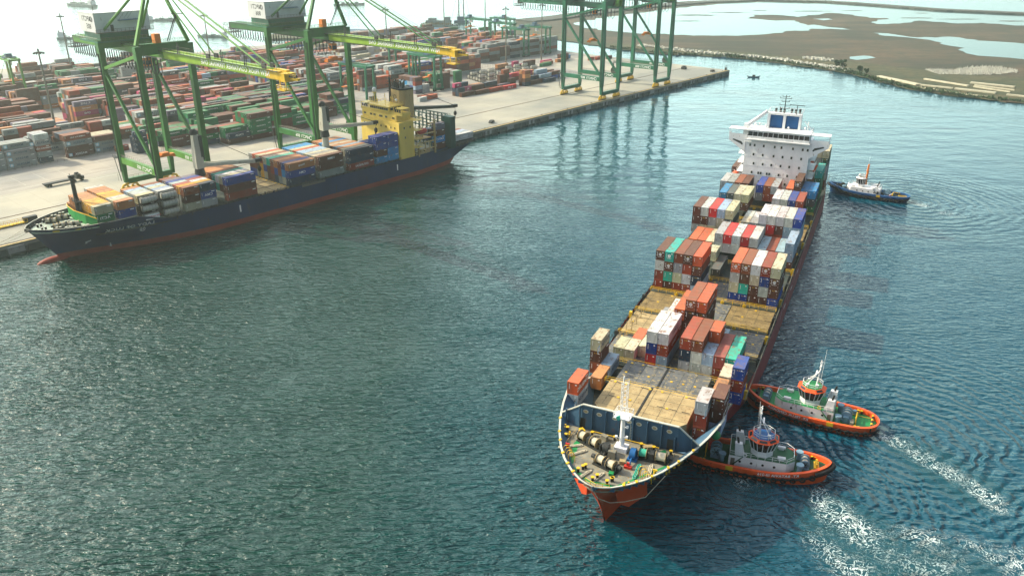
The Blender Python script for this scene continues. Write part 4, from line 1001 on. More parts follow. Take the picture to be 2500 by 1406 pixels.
for x, y in ((-8.7,-86.2),(8.2,-87.2)): mb = MB(); mb.cyl(0,0,0,1.0,.25); mb.box(-.4,.4,-.15,.15,.9,1.2); mb.build('ventilator', M_['red'] if x < 0 else M_['yellow'], ship, T(x,y,11.65))
# foremost hatches
def hatch(poly, z0, z1, mat, seams, name='hatch_cover'):
    mb = MB(); mb.prism(poly, z0, z1)
    xs = [p[0] for p in poly]; ys = [p[1] for p in poly]
    for x in seams: mb.box(x-.14,x+.14,min(ys)+.1,max(ys)-.1,z1+.004,z1+.06,1); mb.box(x+.22,x+.3,min(ys)+.1,max(ys)-.1,z1+.004,z1+.1,1)
    r = random.Random(int(abs(z1*10+ys[0]*7)))
    if z1 > 9.5 or mat in ('hatchtan','hatchbrown','hatchgrey'):
        x = min(xs)+1.5
        while x < max(xs)-.8: mb.box(x-.03,x+.03,min(ys)+.1 if abs(x) < 7.2 else min(ys)+3.2,max(ys)-.1,z1+.003,z1+.02,2); x += 2.9
        y = min(ys)+3.3
        while y < max(ys)-1: mb.box(min(xs)+.1,max(xs)-.1,y-.03,y+.03,z1+.022,z1+.03,2); y += 3.1
    x = min(xs)+1.2; tw = []
    while x < max(xs)-1:
        for y in (min(ys)+1.0, (min(ys)+max(ys))/2, max(ys)-1.0):
            if r.random() < .5: tw.append((x,y))
            if r.random() < .35: mb.box(x+.5,x+2.1,y-.08,y+.08,z1+.004,z1+.07,1)
        x += 2.56
    h = mb.build(name, [M_[mat], M_['dark'], M_['deckdark']], ship)
    if mat[0] == 'h':
        for x, y in tw: mb = MB(); mb.box(x-.24,x+.24,y-.24,y+.24,z1+.004,z1+.1); mb.build('twistlock_socket', M_['yellow'], h)
    return h
hatch([(-9.6,-57.9),(-9.6,-68.6),(-7.2,-71.6),(7.2,-71.6),(9.4,-68.6),(9.4,-57.9)], 7.4, 11.6, 'hatchtan', (-.6,))
hatch([(-9.4,-46.2),(-9.4,-57.2),(9.6,-57.2),(9.6,-46.2)], 7.4, 10.3, 'hatchgrey', (-.2,))
hatch([(-14.2,-44.9),(-9.8,-44.9),(-9.8,-52),(-14.2,-50)], 7.4, 8.3, 'hatchgrey', ()) if False else None
for v, mt in ((-43.4,'hatchgrey'),(-29.0,'hatchtan'),(-14.6,'hatchtan'),(-.2,'hatchgrey'),(14.2,'deckdark'),(28.6,'deckdark'),(43,'deckdark'),(57.6,'hatchbrown'),(71.8,'deckdark'),(86.2,'deckdark')):
    hatch([(-16.7,v),(-16.7,v+12.6),(-5.7,v+12.6),(-5.7,v)], 7.4, 8.46, mt if v != -14.6 else 'hatchbrown', ())
    hatch([(-5.5,v),(-5.5,v+12.6),(5.5,v+12.6),(5.5,v)], 7.4, 8.46, {-14.6:'hatchgrey',-.2:'hatchgrey',-29.0:'hatchtan'}.get(v, mt), ())
    hatch([(5.7,v),(5.7,v+12.6),(16.7 if v != -43.4 else 15.2,v+12.6),(16.7 if v != -43.4 else 15.2,v)], 7.4, 8.46, {-14.6:'hatchbrown',-29.0:'hatchgrey'}.get(v, mt), ())
# lashing bridges / cross walkways with yellow fittings
for v in (-72.4,-57.6,-44.6,-30.2,-15.8,-1.4,13.0,27.4,41.8,70.4,84.8):
    if v < -60: continue
    hw = 11 if v < -50 else 16.9
    mb = MB(); z = 8.6 if v > -50 else 10.6
    mb.box(-hw,hw,v-.55,v+.35,z-.1,z); mb.rail([(-hw,v-.5,z),(hw,v-.5,z)], 1.0, .045, 2.2, m=1); mb.rail([(-hw,v+.3,z),(hw,v+.3,z)], 1.0, .045, 2.6, m=1)
    cw = mb.build('cross_walkway', [M_['deckdark'], M_['yellow']], ship)
    for x in [k for k in (-9.5,-3.2,3.0,8.8) if abs(k) < hw]:
        mb = MB(); mb.box(x-.45,x+.45,v-.8,v-.5,z-.3,z+.45); mb.box(x-.15,x+.15,v-1.0,v-.8,z-.9,z+.9); mb.build('cell_guide_post', M_['yellow'], cw)
for s in (-1, 1):      # side walkway railings and posts
    mb = MB(); mb.rail([(s*17.55,-50,8.0),(s*17.55,20,8.0),(s*17.55,100,8.0),(s*17.3,143,8.0)], 1.0, .05, 2.4); mb.build('side_railing', M_['deckgrey'] if s > 0 else M_['dark'], ship)
    for k in range(11):
        v = -43+k*12 if k else -47; mb = MB(); mb.box(s*17.2-.35,s*17.2+.35,v-.4,v+.4,7.35,9.4); mb.box(s*17.2-.5,s*17.2+.3,v-.35,v+.9,8.6,8.8); mb.build('lashing_post', M_['yellow'] if k % 2 == 0 else M_['dark'], ship)
for i, x in enumerate((-15.6,-14.2)):
    for v in (-16,-20,-24,-28,-34):
        mb = MB(); mb.beam((x,v,8.4),(x,v+.4,10.6+.5*i),.16); mb.beam((x,v,10.0),(x+.8,v+.4,10.4),.12); mb.build('lashing_post', M_['hatchtan'], ship)
# name strokes on the side
for k, v in enumerate((2,9,16,23,30,37,44)):
    mb = MB(); hb = 17.86
    mb.box(hb-.02,hb+.01,v,v+3.4,5.0,5.5) if k % 2 else mb.add([(hb+.01,v,4.6),(hb+.01,v+.5,4.6),(hb+.01,v+3.2,6.6),(hb+.01,v+2.7,6.6)], [(0,1,2,3)])
    mb.build('hull_letter', M_['letter'], ship)
# accommodation
hs = MB(); hs.box(-11.4,11.4,100.4,112.0,7.3,30.2)
hs.box(-11.6,11.6,99.9,100.4,28.9,29.2)
for z in (13.5,16.9,20.3,23.7): hs.box(-11.44,11.44,100.33,100.4,z,z+.05); hs.box(-.05+6,6.05,100.34,100.4,8,29) if z < 14 else None
house = hs.build('accommodation_block', M_['white'], ship)
wm = MB(); wm.box(-.36,.36,-.03,.02,0,1.0,1); wm.box(-.28,.28,-.05,-.03,.08,.92,0); wmesh = None
rows = ((27.4,(-9.6,-8.0,-4.7,-.8,1.6,5.6,9.0,10.7)),(24.0,(-8.0,-4.7,-.8,2.4,5.5,8.9)),(20.6,(-7.6,-4.3,-1.2,2.1,5.2,8.6)),(17.2,(-7.9,-5.5,-4.6,-2.4,-1.5,1.8,4.9,8.3)),(13.9,(-10.6,-8.2,-5.0,-1.9,1.3,4.4)))
for z, xs in rows:
    for x in xs:
        if wmesh is None: o = wm.build('window', [M_['glass'], M_['rail_w']], house, T(x,100.38,z)); wmesh = o.data
        else: link('window', wmesh, house, T(x,100.38,z))
wh = MB(); wh.box(-10.8,10.8,99.6,107.5,30.2,33.5); wh.box(-11.1,11.1,99.2,107.9,33.5,33.7); wh.box(-11.3,11.3,98.7,99.6,30.2,30.4)
wh.rail([(-11.2,98.8,30.4),(11.2,98.8,30.4)], 1.0, .05, 1.6)
whl = wh.build('wheelhouse', M_['white'], ship)
for i in range(12):
    x = -9.9+i*1.8; mb = MB(); mb.box(x-.78,x+.78,99.5,99.58,31.5,33.0); mb.build('window', M_['glass'], whl)
for s in (-1, 1):
    mb = MB()
    mb.box(*sorted((s*11.2,s*17.6)),100.2,104.4,30.5,30.7)
    mb.add([(s*11.4,100.2,30.5),(s*17.6,100.2,30.5),(s*17.6,100.2,29.2),(s*11.4,100.2,25.0)], [(0,1,2,3) if s < 0 else (3,2,1,0)]); mb.add([(s*11.4,104.4,30.5),(s*17.6,104.4,30.5),(s*17.6,104.4,29.2),(s*11.4,104.4,25.0)], [(0,1,2,3) if s > 0 else (3,2,1,0)])
    mb.add([(s*17.6,100.2,29.2),(s*17.6,104.4,29.2),(s*11.4,104.4,25.0),(s*11.4,100.2,25.0)], [(0,1,2,3)])
    mb.add([(s*17.6,100.2,29.2),(s*17.6,104.4,29.2),(s*17.6,104.4,31.8),(s*17.6,100.2,31.8)], [(0,1,2,3)])
    mb.add([(s*11.2,100.2,30.7),(s*17.6,100.2,30.7),(s*17.6,100.2,31.8),(s*11.2,100.2,31.8)], [(0,1,2,3)]); mb.box(*sorted((s*11.2,s*17.8)),100.0,104.6,33.3,33.5)
    for y in (100.3,104.3): mb.box(*sorted((s*17.5,s*17.65)),y-.1,y+.1,31.8,33.3)
    w = mb.build('bridge_wing', M_['white'], ship)
    mb = MB(); a = [(12.6,27.6),(13.2,28.1),(16.2,29.3),(15.9,29.7),(12.9,28.9),(12.3,28.0)]
    mb.add([(s*x,100.17,z) for x, z in a], [tuple(range(6))]); mb.build('lightening_hole', M_['dark'], w)
mb = MB(); mb.rail([(-11,99.4,33.7),(11,99.4,33.7),(11,107.8,33.7),(-11,107.8,33.7)], 1.0, .05, 1.7, closed=True); mb.build('roof_railing', M_['white'], ship)
# funnels with white portal
fu = MB()
for x in (-4.9,.7,6.2): fu.box(x-.45,x+.45,105.6,107.0,33.7,38.9)
fu.box(-5.4,6.7,105.4,107.2,38.6,39.3); fu.box(-5.0,6.3,107.2,112,30,38.2)
fu.rail([(-5.3,105.5,39.3),(6.6,105.5,39.3),(6.6,112,39.3),(-5.3,112,39.3)], .9, .05, 1.6, closed=True)
fun = fu.build('funnel_casing', M_['white'], ship)
for x in (-2.1,3.45): mb = MB(); mb.box(x-2.25,x+2.25,106.6,107.15,33.8,38.5); mb.build('funnel_panel', M_['fbl'], fun)
for x, y in ((-3,109),(-1.5,110),(0,108.5),(2.5,110),(4,109),(5.3,110.4)): mb = MB(); mb.cyl(x,y,38.2,40.4,.42); mb.build('exhaust_pipe', M_['dark'], fun)
mb = MB(); mb.cyl(0,0,0,7.0,.22,.12,8); 
for z, w_ in ((2.2,1.6),(3.4,1.9),(4.6,1.3),(5.8,2.0),(6.4,1.2)): mb.beam((-w_,0,z),(w_,0,z),.14); mb.cyl(-w_,0,z,z+.5,.1,n=5); mb.cyl(w_,0,z,z+.5,.1,n=5)
mb.build('radar_mast', M_['dark'], ship, T(.2,106.5,38.8))
mb = MB(); mb.cyl(0,0,0,3.4,.16,.1,8); mb.beam((-2.6,0,3.5),(2.6,0,3.5),.3,.2); mb.build('radar_scanner', M_['dark'], ship, T(4.6,106,39))
mb = MB(); mb.beam((-12.0,103,34.2),(-5.6,106,39.6),.8,1.0); mb.box(-12.9,-11.4,102.2,103.8,30.5,35.2); mb.tube([(-12.4,103,35.2),(-6,106,39.8)], .05, 4); mb.build('provision_crane', M_['white'], ship)
for x0, x1 in ((9.4,9.4),(11.6,8.0)): mb = MB(); mb.tube([(x0,104,33.7),(x1,104.2,37.3)], .14, 6); mb.build('antenna_post', M_['white'], ship)
for x, y in ((-9,103),(-7.6,104),(8.6,103.4),(3.0,101.5),(-5,102)): mb = MB(); mb.cyl(x,y,33.7,34.9,.12,n=6); mb.sphere((x,y,35.1),.38,8,6); mb.build('antenna_dome', M_['white'], ship)
# lifeboats, stair towers
for s, y in ((-1,103.5),(1,98.8)):
    mb = MB(); mb.sphere((0,0,0), 1.4, 12, 8, 0, None, (1,2.7,1)); lb = mb.build('lifeboat', M_['torange'], ship, T(s*(14.2 if s < 0 else 14.6), y, 15.2 if s < 0 else 13.6))
    mb = MB(); mb.beam((s*12.2,y-2,10),(s*15.2,y-2,16.6),.3); mb.beam((s*12.2,y+2,10),(s*15.2,y+2,16.6),.3); mb.build('davit', M_['white'], ship)
for z in (10.5,13.9,17.3,20.7,24.1,27.5):
    for s in (-1, 1): mb = MB(); mb.box(*sorted((s*11.4,s*13.6)),101,111,z,z+.12); mb.rail([(s*13.5,101,z+.1),(s*13.5,111,z+.1)], 1.0, .04, 2); mb.build('side_balcony', M_['white'], ship)
mb = MB(); mb.sphere((0,0,0), .95, 10, 7)
o = mb.build('net_bundle', M_['tgreen'], None, FR @ T(15.3,-69.4,11.2)); tag(o, 'bright green bundled net lying at the right rail of the red ship bow', 'net bundle')
mb = MB()
for k in range(5): mb.cyl((k%3)*.7, (k//3)*.8, 0, .9, .25, n=7)
mb.build('vent_cluster', M_['deckgrey'], ship, T(14.6,-69.0,11.6)) if False else None
# ================================================================== MOORED SHIP (origin on its centreline, y = distance along the quay)
FL = FQ @ Matrix.Translation((17.9, 0, 0))
bs = thing('container_ship', 'dark blue container ship with yellow house moored along the quay', 'ship', FL)
wl2 = [(0,.15),(6,1.4),(12,3.4),(20,6.2),(30,9.8),(42,12.6),(54,13.8),(150,13.8),(170,11),(180,7)]
dk2 = [(0,0),(1.2,2.8),(4,6.0),(8,8.8),(12,10.8),(16,12.1),(22,13.2),(30,13.8),(38,13.8),(190,13.8),(197,12.5)]
hf2 = hull_fn(wl2, dk2, 12.4, 1.6)
stem2 = lambda z: 8.6 - 8.4*max(0, z/12.6)**1.05 if z >= 0 else 8.6
stern2 = lambda z: 181 + 16.5*min(1, max(0, z)/8.2)**.8
top2 = lambda v: 12.6 if v < 20 else (12.6-.2 if v < 30 else (12.4-(v-30)/12*3.6 if v < 42 else 8.8))
hull('hull', [M_['redboot'], M_['bluehull']], bs, hf2, stem2, stern2, [-5,-2.5,-1,0,1.0,1.95,1.96,4.2,6,7.4,8.8,10.2,11.4,12.6], 60, lambda z, v: 0 if z < 1.955 else 1, top2)
mb = MB(); mb.sphere((0,6.4,-.5), 1.9, 14, 10, 0, None, (1.0,2.9,1.0)); mb.build('bulbous_bow', M_['redboot'], bs)
o2 = lambda z, v0, v1, n, ins: outline(z, v0, v1, n, ins, hf2, stem2)
mb = MB(); mb.prism(o2(11.5, 1.6, 18.6, 22, .1), 11.0, 11.4); mb.build('forecastle_deck', M_['deckpale'], bs)
mb = MB(); mb.prism(o2(8.2, 18.4, 193, 50, .12), 7.4, 8.0); mb.build('main_deck', M_['deckdark'], bs)
mb = MB()
for s in (-1, 1):
    pr = None
    for i in range(46):
        v = (.05+.02*i*i) if i < 12 else 2.3+(i-12)*1.15; z = top2(v); hb = hf2(v-stem2(z), z)
        a = Vector((s*(hb+.08), v, z+.05)); b = Vector((s*max(0,hb-.25), v, z+.05)); c = Vector((s*max(0,min(hb,hf2(v-stem2(z-1.1), z-1.1))-.22), v, z-1.1))
        if pr: mb.add([tuple(x) for x in (pr[0],a,b,pr[1])], [(0,1,2,3) if s > 0 else (3,2,1,0)]); mb.add([tuple(x) for x in (pr[1],b,c,pr[2])], [(0,1,2,3)], 1)
        pr = (a,b,c)
        if v < 17: mb.add([tuple(b), tuple(c), (c.x-s*.7, v, c.z)], [(0,1,2)], 1); mb.add([tuple(b), tuple(c), (c.x-s*.7, v+.1, c.z)], [(0,2,1)], 1)
mb.build('bulwark', [M_['rail_w'], M_['dark']], bs)
# green breakwater
mb = MB()
P = [(-11.9,18.2),(-7,16.6),(0,15.9),(7,16.6),(11.9,18.2)]
for (x0,y0),(x1,y1) in zip(P, P[1:]):
    h0, h1 = 14.2+(.8 if abs(x0) < 8 else 0), 14.2+(.8 if abs(x1) < 8 else 0)
    vs = [(x0,y0,11.4),(x1,y1,11.4),(x1,y1,h1),(x0,y0,h0),(x0,y0+.15,11.4),(x1,y1+.15,11.4),(x1,y1+.15,h1),(x0,y0+.15,h0)]
    mb.add(vs, [(0,1,2,3),(7,6,5,4),(3,2,6,7)]); mb.beam((x0,y0,h0),(x1,y1,h1),.25,.12,1)

mb.build('breakwater_wall', [M_['palegreen'], M_['yellow']], bs)
mb = MB(); mb.cyl(0,0,0,15,.85,.6,12)
fm2 = mb.build('foremast', M_['dark'], bs, T(-.4, 17.6, 11.2))
mb = MB(); mb.box(-2,2,-.8,.8,6.4,6.6); mb.rail([(-2,-.8,6.6),(2,-.8,6.6),(2,.8,6.6),(-2,.8,6.6)], .9, .06, 1, closed=True); mb.beam((-1.6,0,13.8),(1.6,0,13.8),.2); mb.cyl(-1.2,0,13.8,15.8,.1,n=6); mb.cyl(1.0,0,13.8,15.2,.12,n=6); mb.box(-.5,.5,-.9,.9,14.4,15.4); mb.build('mast_platform', M_['dark'], fm2)
mb = MB(); mb.beam((1.4,1.0,0),(.4,.2,8),.25); mb.beam((-1.4,1.0,0),(-.4,.2,8),.25); mb.build('mast_stay', M_['mast'], fm2)
for x, y, rz in ((3.6,9.4,.3),(-3.6,9.8,-.3),(5.4,13.2,.1),(-4.6,13.6,-.1)): winch(x, y, rz+1.2, 4.4, [(-1.2,1.2,.8),(1.0,1.2,.8)], z=11.4, par=bs, s=.9)
for x, y in ((2.0,4.6),(-2.4,4.8),(5.6,7.8),(-6,8),(8.4,11.5),(-8.6,11.8),(9.6,14.8),(-9.6,14.6),(7.4,10.0),(1.0,12.4)):
    for k in range(2):
        mb = MB(); mb.cyl(0,0,0,1.0,.34); mb.cyl(0,0,1.0,1.12,.42,m=1); mb.build('bollard', [M_['black'], M_['rail_w']], bs, T(x+.2*k, y+k*1.0, 11.4))
for x, y in ((6.8,7.0),(9.6,12.6)): mb = MB(); mb.box(-1,1,-.3,.3,0,.5); mb.build('safety_rail', M_['yellow'], bs, T(x,y,11.4,.9))
mb = MB()
for k in range(3): mb.tube([(10.2,14+k,11.4),(10.2,14+k,12.6),(10.9,14.2+k,12.6),(10.9,14.2+k,11.4)], .07, 5)
mb.build('guard_frame', M_['rail_w'], bs)
# raised side bulwark with curved end, name, emblem
mb = MB(); pr = []
for i in range(14):
    v = 20+i*1.55; z = 12.5 if v < 26 else 12.5-3.6*((v-26)/14.2)**1.3
    pr.append((v, max(8.9,z)))
for s in (1,):
    for (v0,z0),(v1,z1) in zip(pr, pr[1:]): pass
t = MB(); t.text('LADY OF LUCK', 1.15, (0,0,0), (0,1,0), sx=1.35)
def on_hull(mb_, v0, z0, f, stem, off=.06, M_side=1):
    vs = [];
    for (x,y,z) in mb_.v:
        vv = v0+y; zz = z0+z; vs.append((M_side*(f(vv-stem(zz), zz)+off), vv, zz))
    mb_.v = vs
on_hull(t, 28.5, 8.6, hf2, stem2, .3); t.build('ship_name', M_['letter'], bs)
t = MB(); t.torus((0,0,0),(1,0,0),.8,.1,16,4); t.text('N', 1.0, (0,0,0), (0,1,0)); on_hull(t, 32.6, 6.6, hf2, stem2, .10); t.build('painted_emblem', M_['letter'], bs)
t = MB(); t.add([(0,-.3,0),(0,.3,0),(0,.3,.4),(0,1.4,1.0),(0,1.2,1.4),(0,-.3,.9)], [(0,1,2,3,4,5)]); on_hull(t, 16.0, 4.2, hf2, stem2, .10); t.build('anchor', M_['letter'], bs)
t = MB(); t.add([(0,-.2,0),(0,.4,0),(0,.4,.4),(0,0,1.4),(0,-.2,1.4)], [(0,1,2,3,4)]); on_hull(t, 23.2, 1.5, hf2, stem2, .10); t.build('draught_mark', M_['letter'], bs)
for v in (68, 145): mb = MB(); mb.box(13.84,13.9,v,v+.6,4.6,7.2); mb.build('pilot_mark', M_['letter'], bs)
for v in (55,84,112,128): mb = MB(); mb.box(13.84,13.88,v,v+.25,2.0,5.5); mb.build('rubbing_strake', M_['dark'], bs)
# fairleads, deck stanchions at the side
for i in range(26):
    v = 44+i*5.6
    if 148 < v < 182: continue
    mb = MB(); mb.box(13.0,13.5,v,v+.5,8.0,9.2); mb.box(12.8,13.2,v+2.2,v+2.4,8.0,9.6); mb.beam((13.3,v+2.4,8.2),(12.6,v+4,9.4),.16); mb.build('lashing_post', M_['dark'], bs)
mb = MB(); mb.rail([(13.6,46,8.8),(13.6,148,8.8)], .9, .05, 2.2); mb.build('side_railing', M_['dark'], bs)
mb = MB(); mb.box(13.2,14.0,96,107,7.9,8.7); mb.rail([(13.9,96,8.7),(13.9,107,8.7)], .8, .05, 1); mb.build('gangway', M_['mast'], bs)
for y0, y1, mt in ((18.6,44,'deckdark'),(47.6,61,'deckdark'),(64,77,'deckdark'),(77.4,90.6,'hatchtan'),(91,104,'deckdark'),(105,133.8,'deckdark'),(134.6,147.4,'deckdark'),(183,196,'deckdark')):
    mb = MB(); hw = 12.9 if y0 > 40 else 7.8; hw = 11.4 if y0 > 180 else hw; mb.box(-hw,hw,y0,y1,8.0,9.1); h = mb.build('hatch_cover', M_[mt], bs)
    if mt == 'hatchtan':
        m2 = MB()
        for x in (-6.5,0,6.5): m2.box(x-.12,x+.12,y0+.2,y1-.2,9.104,9.2)
        m2.box(-hw,hw,(y0+y1)/2-.1,(y0+y1)/2+.1,9.104,9.18); m2.build('cover_seam', M_['dark'], h)
        for k in range(12): m2 = MB(); x = -12+k*2.1; m2.box(x-.3,x+.3,y1-.9,y1-.4,9.1,9.35); m2.build('twistlock_socket', M_['yellow'], h)
# deck cranes
def deck_crane(y, z_top, z_root, z_tip, L, sgn, paintk, word=None, x=0):
    root = MB(); root.cyl(0,0,8.0,z_root-3.6,1.35,1.45,16); c = root.build('deck_crane', M_[paintk], bs, T(x, y, 0))
    mb = MB(); mb.cyl(0,0,z_root-3.6,z_root-.9,2.0,1.6,16); mb.build('slewing_ring', M_['dark'], c)
    mb = MB(); hy = 1.7
    vs = []
    for z, a, b in ((z_root-.9,1.35,1.5),(z_root+2,1.35,1.5),(z_top-1,.95,1.0)): vs += [(-a,-b,z),(a,-b,z),(a,b,z),(-a,b,z)]
    mb.add(vs, [(0,1,5,4),(1,2,6,5),(2,3,7,6),(3,0,4,7),(4,5,9,8),(5,6,10,9),(6,7,11,10),(7,4,8,11),(8,9,10,11),(3,2,1,0)])
    if word: mb.text(word, 1.1, (1.5,.1,z_root+6.5), (0,0,1), (0,-1,0), m=1)
    mb.box(1.55,1.95,-1.2,1.2,z_root+.2,z_root+5.6,1) if False else None
    mb.build('crane_house', [M_[paintk], M_['letter']], c)
    mb = MB(); mb.sphere((0,-.2*sgn,z_top-.2), 1.45, 10, 7, 0, None, (.9,1.1,.9)); mb.box(-1.3,1.3,1.3*sgn-.5,1.3*sgn+.8,z_root+2,z_top-1.5); mb.build('cable_sheave', M_['dark'], c)
    mb = MB()
    for s in (-1, 1): mb.beam((s*1.3, sgn*1.6, z_root+.2), (s*.45, sgn*L, z_tip), .5, 1.25)
    for k in range(9): t0 = (k+.5)/9; mb.beam((-1.3+.85*t0, sgn*(1.6+(L-1.6)*t0), z_root+.2+(z_tip-z_root)*t0), (1.3-.85*t0, sgn*(1.6+(L-1.6)*t0), z_root+.2+(z_tip-z_root)*t0), .9 if k % 2 else .3, .25)
    j = mb.build('jib', M_[paintk], c)
    mb = MB(); mb.box(-.9,.9,*sorted((sgn*(L-1.2),sgn*(L+1.6))),z_tip-.4,z_tip+.9); mb.build('jib_head', M_['dark'], c)
    mb = MB()
    for s in (-.6,-.2,.2,.6): mb.tube([(s,0,z_top-.3),(s*.7,sgn*(L-.4),z_tip+.8)], .06, 4)
    mb.build('luffing_cable', M_['dark'], c)
    mb = MB(); mb.tube([(-.25,sgn*(L+.6),z_tip),(-.25,sgn*(L+.6),z_tip-2.4)], .05, 4); mb.tube([(.25,sgn*(L+.6),z_tip),(.25,sgn*(L+.6),z_tip-2.4)], .05, 4); mb.sphere((0,sgn*(L+.6),z_tip-3.3), 1.0, 8, 6, 0, None, (.8,.8,1.2)); mb.tube([(0,sgn*(L+.6),z_tip-4.4),(0,sgn*(L+.6),z_tip-6)], .12, 5); mb.build('hook_block', M_['dark'], c)
deck_crane(61.9, 33.6, 21.0, 18.2, 24.0, 1, 'cream')
deck_crane(118.8, 35.6, 25.6, 23.4, 26.5, 1, 'cream')
deck_crane(165.6, 36.2, 26.4, 23.5, 29.0, 1, 'dark')
# yellow house
hb = MB(); hb.box(-12.6,13.2,148,156.4,8.0,24.6); hb.box(-12.6,10.6,149.0,157,24.6,27.4); hb.box(-12.65,13.25,147.95,148.0,16.2,16.25)
hs2 = hb.build('accommodation_block', M_['yhouse'], bs)
mb = MB(); mb.box(-13.9,13.9,149.6,154.6,27.4,28.5); mb.box(-6.4,6.4,148.4,156.5,28.5,30.6); mb.box(-6.8,6.8,148.0,157,30.6,30.8); mb.box(-13.9,-9.5,149.6,154,30.3,30.5); mb.box(9.5,13.9,149.6,154,30.3,30.5)
for x in (-13.8,-9.6,9.6,13.7): mb.box(x-.1,x+.1,149.7,149.9,28.5,30.3); mb.box(x-.1,x+.1,153.7,153.9,28.5,30.3)
mb.rail([(-6.6,148.2,30.8),(6.6,148.2,30.8),(6.6,156.8,30.8),(-6.6,156.8,30.8)], .9, .05, 1.6, closed=True)
wh2 = mb.build('wheelhouse', M_['yhouse'], bs)
for i in range(9): x = -5.4+i*1.35; mb = MB(); mb.box(x-.55,x+.55,148.32,148.4,29.0,30.1); mb.build('window', M_['glass'], wh2)
for i in range(3):
    mb = MB(); mb.box(6.4,6.45,149.4+i*2.2,151+i*2.2,29.0,30.1); mb.build('window', M_['glass'], wh2)
    for s in (-1,1): mb = MB(); mb.box(s*9.7+s*i*1.4-.5*1, s*9.7+s*i*1.4+.5, 149.5,149.58,28.8,30.0); mb.build('window', M_['glass'], wh2)
wmm = None
for z, xs, y in ((25.6,(-11,-10.2,-6.8,-6,-4.4,-3.6,-.6,.2,1,3.4,4.2,8.2,9.0),149),(21.6,(-10,-8,-5.4,-2,1.2,4.6,7.8,10.4),148),(17.6,(-3,2,8.4,11.2),148),(13.6,(2,8.2,11),148)):
    for x in xs:
        if wmm is None: mb = MB(); mb.box(-.3,.3,-.06,.02,0,.85); wmm = mb.build('window', M_['glass'], hs2, T(x,y,z)).data
        else: link('window', wmm, hs2, T(x,y,z))
for y, z in ((150.6,21.6),(154,21.6),(151,17.4)): mb = MB(); mb.box(13.2,13.26,y,y+.6,z,z+.9); mb.build('window', M_['glass'], hs2)
mb = MB()
for z in (12.4,16.2,20,24.4): mb.box(-12.6,14.6,156.4,160.4,z,z+.15); mb.rail([(14.5,156.4,z+.15),(14.5,160.4,z+.15),(-12,160.4,z+.15)], 1.0, .05, 1.5)
mb.beam((14.2,156.5,20),(14.2,160,16.3),.25,.1); mb.beam((14.2,160,16.2),(14.2,156.5,12.5),.25,.1); mb.build('aft_stairway', M_['yhouse'], bs)
fn = MB(); pl = [(-1,156.6),(5.2,155.8),(6.6,158),(6.6,163),(-1,163)]
fn.prism(pl, 24.4, 36.6); fnl = fn.build('funnel', M_['buff'], bs)
mb = MB(); mb.prism([(x*1.03,y) for x,y in pl], 36.6, 37.3); 
for x,y in ((0,158),(1.6,157.6),(3.2,157.4),(4.8,158.6),(1.2,160.5),(3.4,160.5)): mb.tube([(x,y,37.3),(x,y,39.6),(x,y+.9,40.2)], .45, 8)
mb.build('exhaust_pipe', M_['black'], fnl)
mb = MB(); mb.torus((2.2,155.95,33.6),(0,1,.0),.9,.1,14,4); mb.build('painted_emblem', M_['dark'], fnl)
mb = MB(); mb.cyl(0,0,0,13,.7,.45,10); 
for z, w_ in ((7,2.0),(9.5,2.4),(11,1.6),(12.4,2.2)): mb.beam((-w_,0,z),(w_,0,z),.25)
mb.cyl(0,0,13,15,.15,n=6); mb.build('radar_mast', M_['black'], bs, T(-1.8,156.8,28.5))
mb = MB()
for a,b in ((-.9,-.9),(.9,-.9),(.9,.9),(-.9,.9)): mb.tube([(a,b,0),(a*.3,b*.3,4.2)], .1, 5)
mb.box(-.8,.8,-.8,.8,4.2,4.4); mb.build('dome_tower', M_['yhouse'], bs, T(-6.6,151.8,30.8))
mb = MB(); mb.sphere((-6.6,151.8,36.2), .95, 12, 8, 0, None, (1,1,1.2)); mb.build('satellite_dome', M_['white'], bs)
for x,y,h in ((-3,150,3),(-1,153,4.2),(2,150.5,2.6),(3.4,153.5,3.4),(5,151,2),(-8.6,151,1.6),(.6,155,3)): mb = MB(); mb.cyl(x,y,30.8,30.8+h,.12,n=6); mb.box(x-.5,x+.5,y-.1,y+.1,30.8+h*.7,31+h*.7); mb.build('antenna_post', M_['yhouse'], bs)
mb = MB(); mb.sphere((4.6,154.6,32.6),.6,8,6); mb.build('satellite_dome', M_['white'], bs)
# aft frames, lifeboat, dark cell-guide wall
for y, h in ((158.4,13),(168.4,23.2)):
    mb = MB(); mb.box(12.9,13.6,y,y+.7,8,h); mb.build('frame_post', M_['buff'], bs)
for z in (10.6,13.6,17.4,21.6):
    mb = MB(); mb.box(13.0,13.5,157.4 if z < 20 else 164.6,168.4,z,z+.4); mb.build('frame_beam', M_['buff'], bs)
for y in (162.6,165.4): mb = MB(); mb.box(13.1,13.4,y,y+.5,11,13.6); mb.build('frame_post', M_['buff'], bs)
mb = MB(); mb.sphere((0,0,0),1.35,12,8,0,None,(1,2.6,1)); mb.build('lifeboat', M_['red'], bs, T(12.4,161.6,18.8))
mb = MB(); mb.beam((10.6,159.6,15.5),(13.2,159.6,20.6),.3); mb.beam((10.6,163.6,15.5),(13.2,163.6,20.6),.3); mb.box(8,12.8,157.5,167,15.2,15.5); mb.build('davit', M_['buff'], bs)
mb = MB()
for k in range(6): mb.box(9.6+k*.3,12.9-k*.2,157.4+k*1.6,158.8+k*1.6,8,9.2+.5*(k%3))
mb.build('deck_machinery', M_['buff'], bs)
cg = MB()
cg.box(8.4,13.7,178.4,181.6,8.0,22.6)
for x in (-13.2,-10.6,-8,-5.4,-2.8,-.2,2.4,5,7.4): cg.box(x-.22,x+.22,176.2,176.6,8,23.2); cg.box(x-.22,x+.22,181.2,181.6,8,23.2)
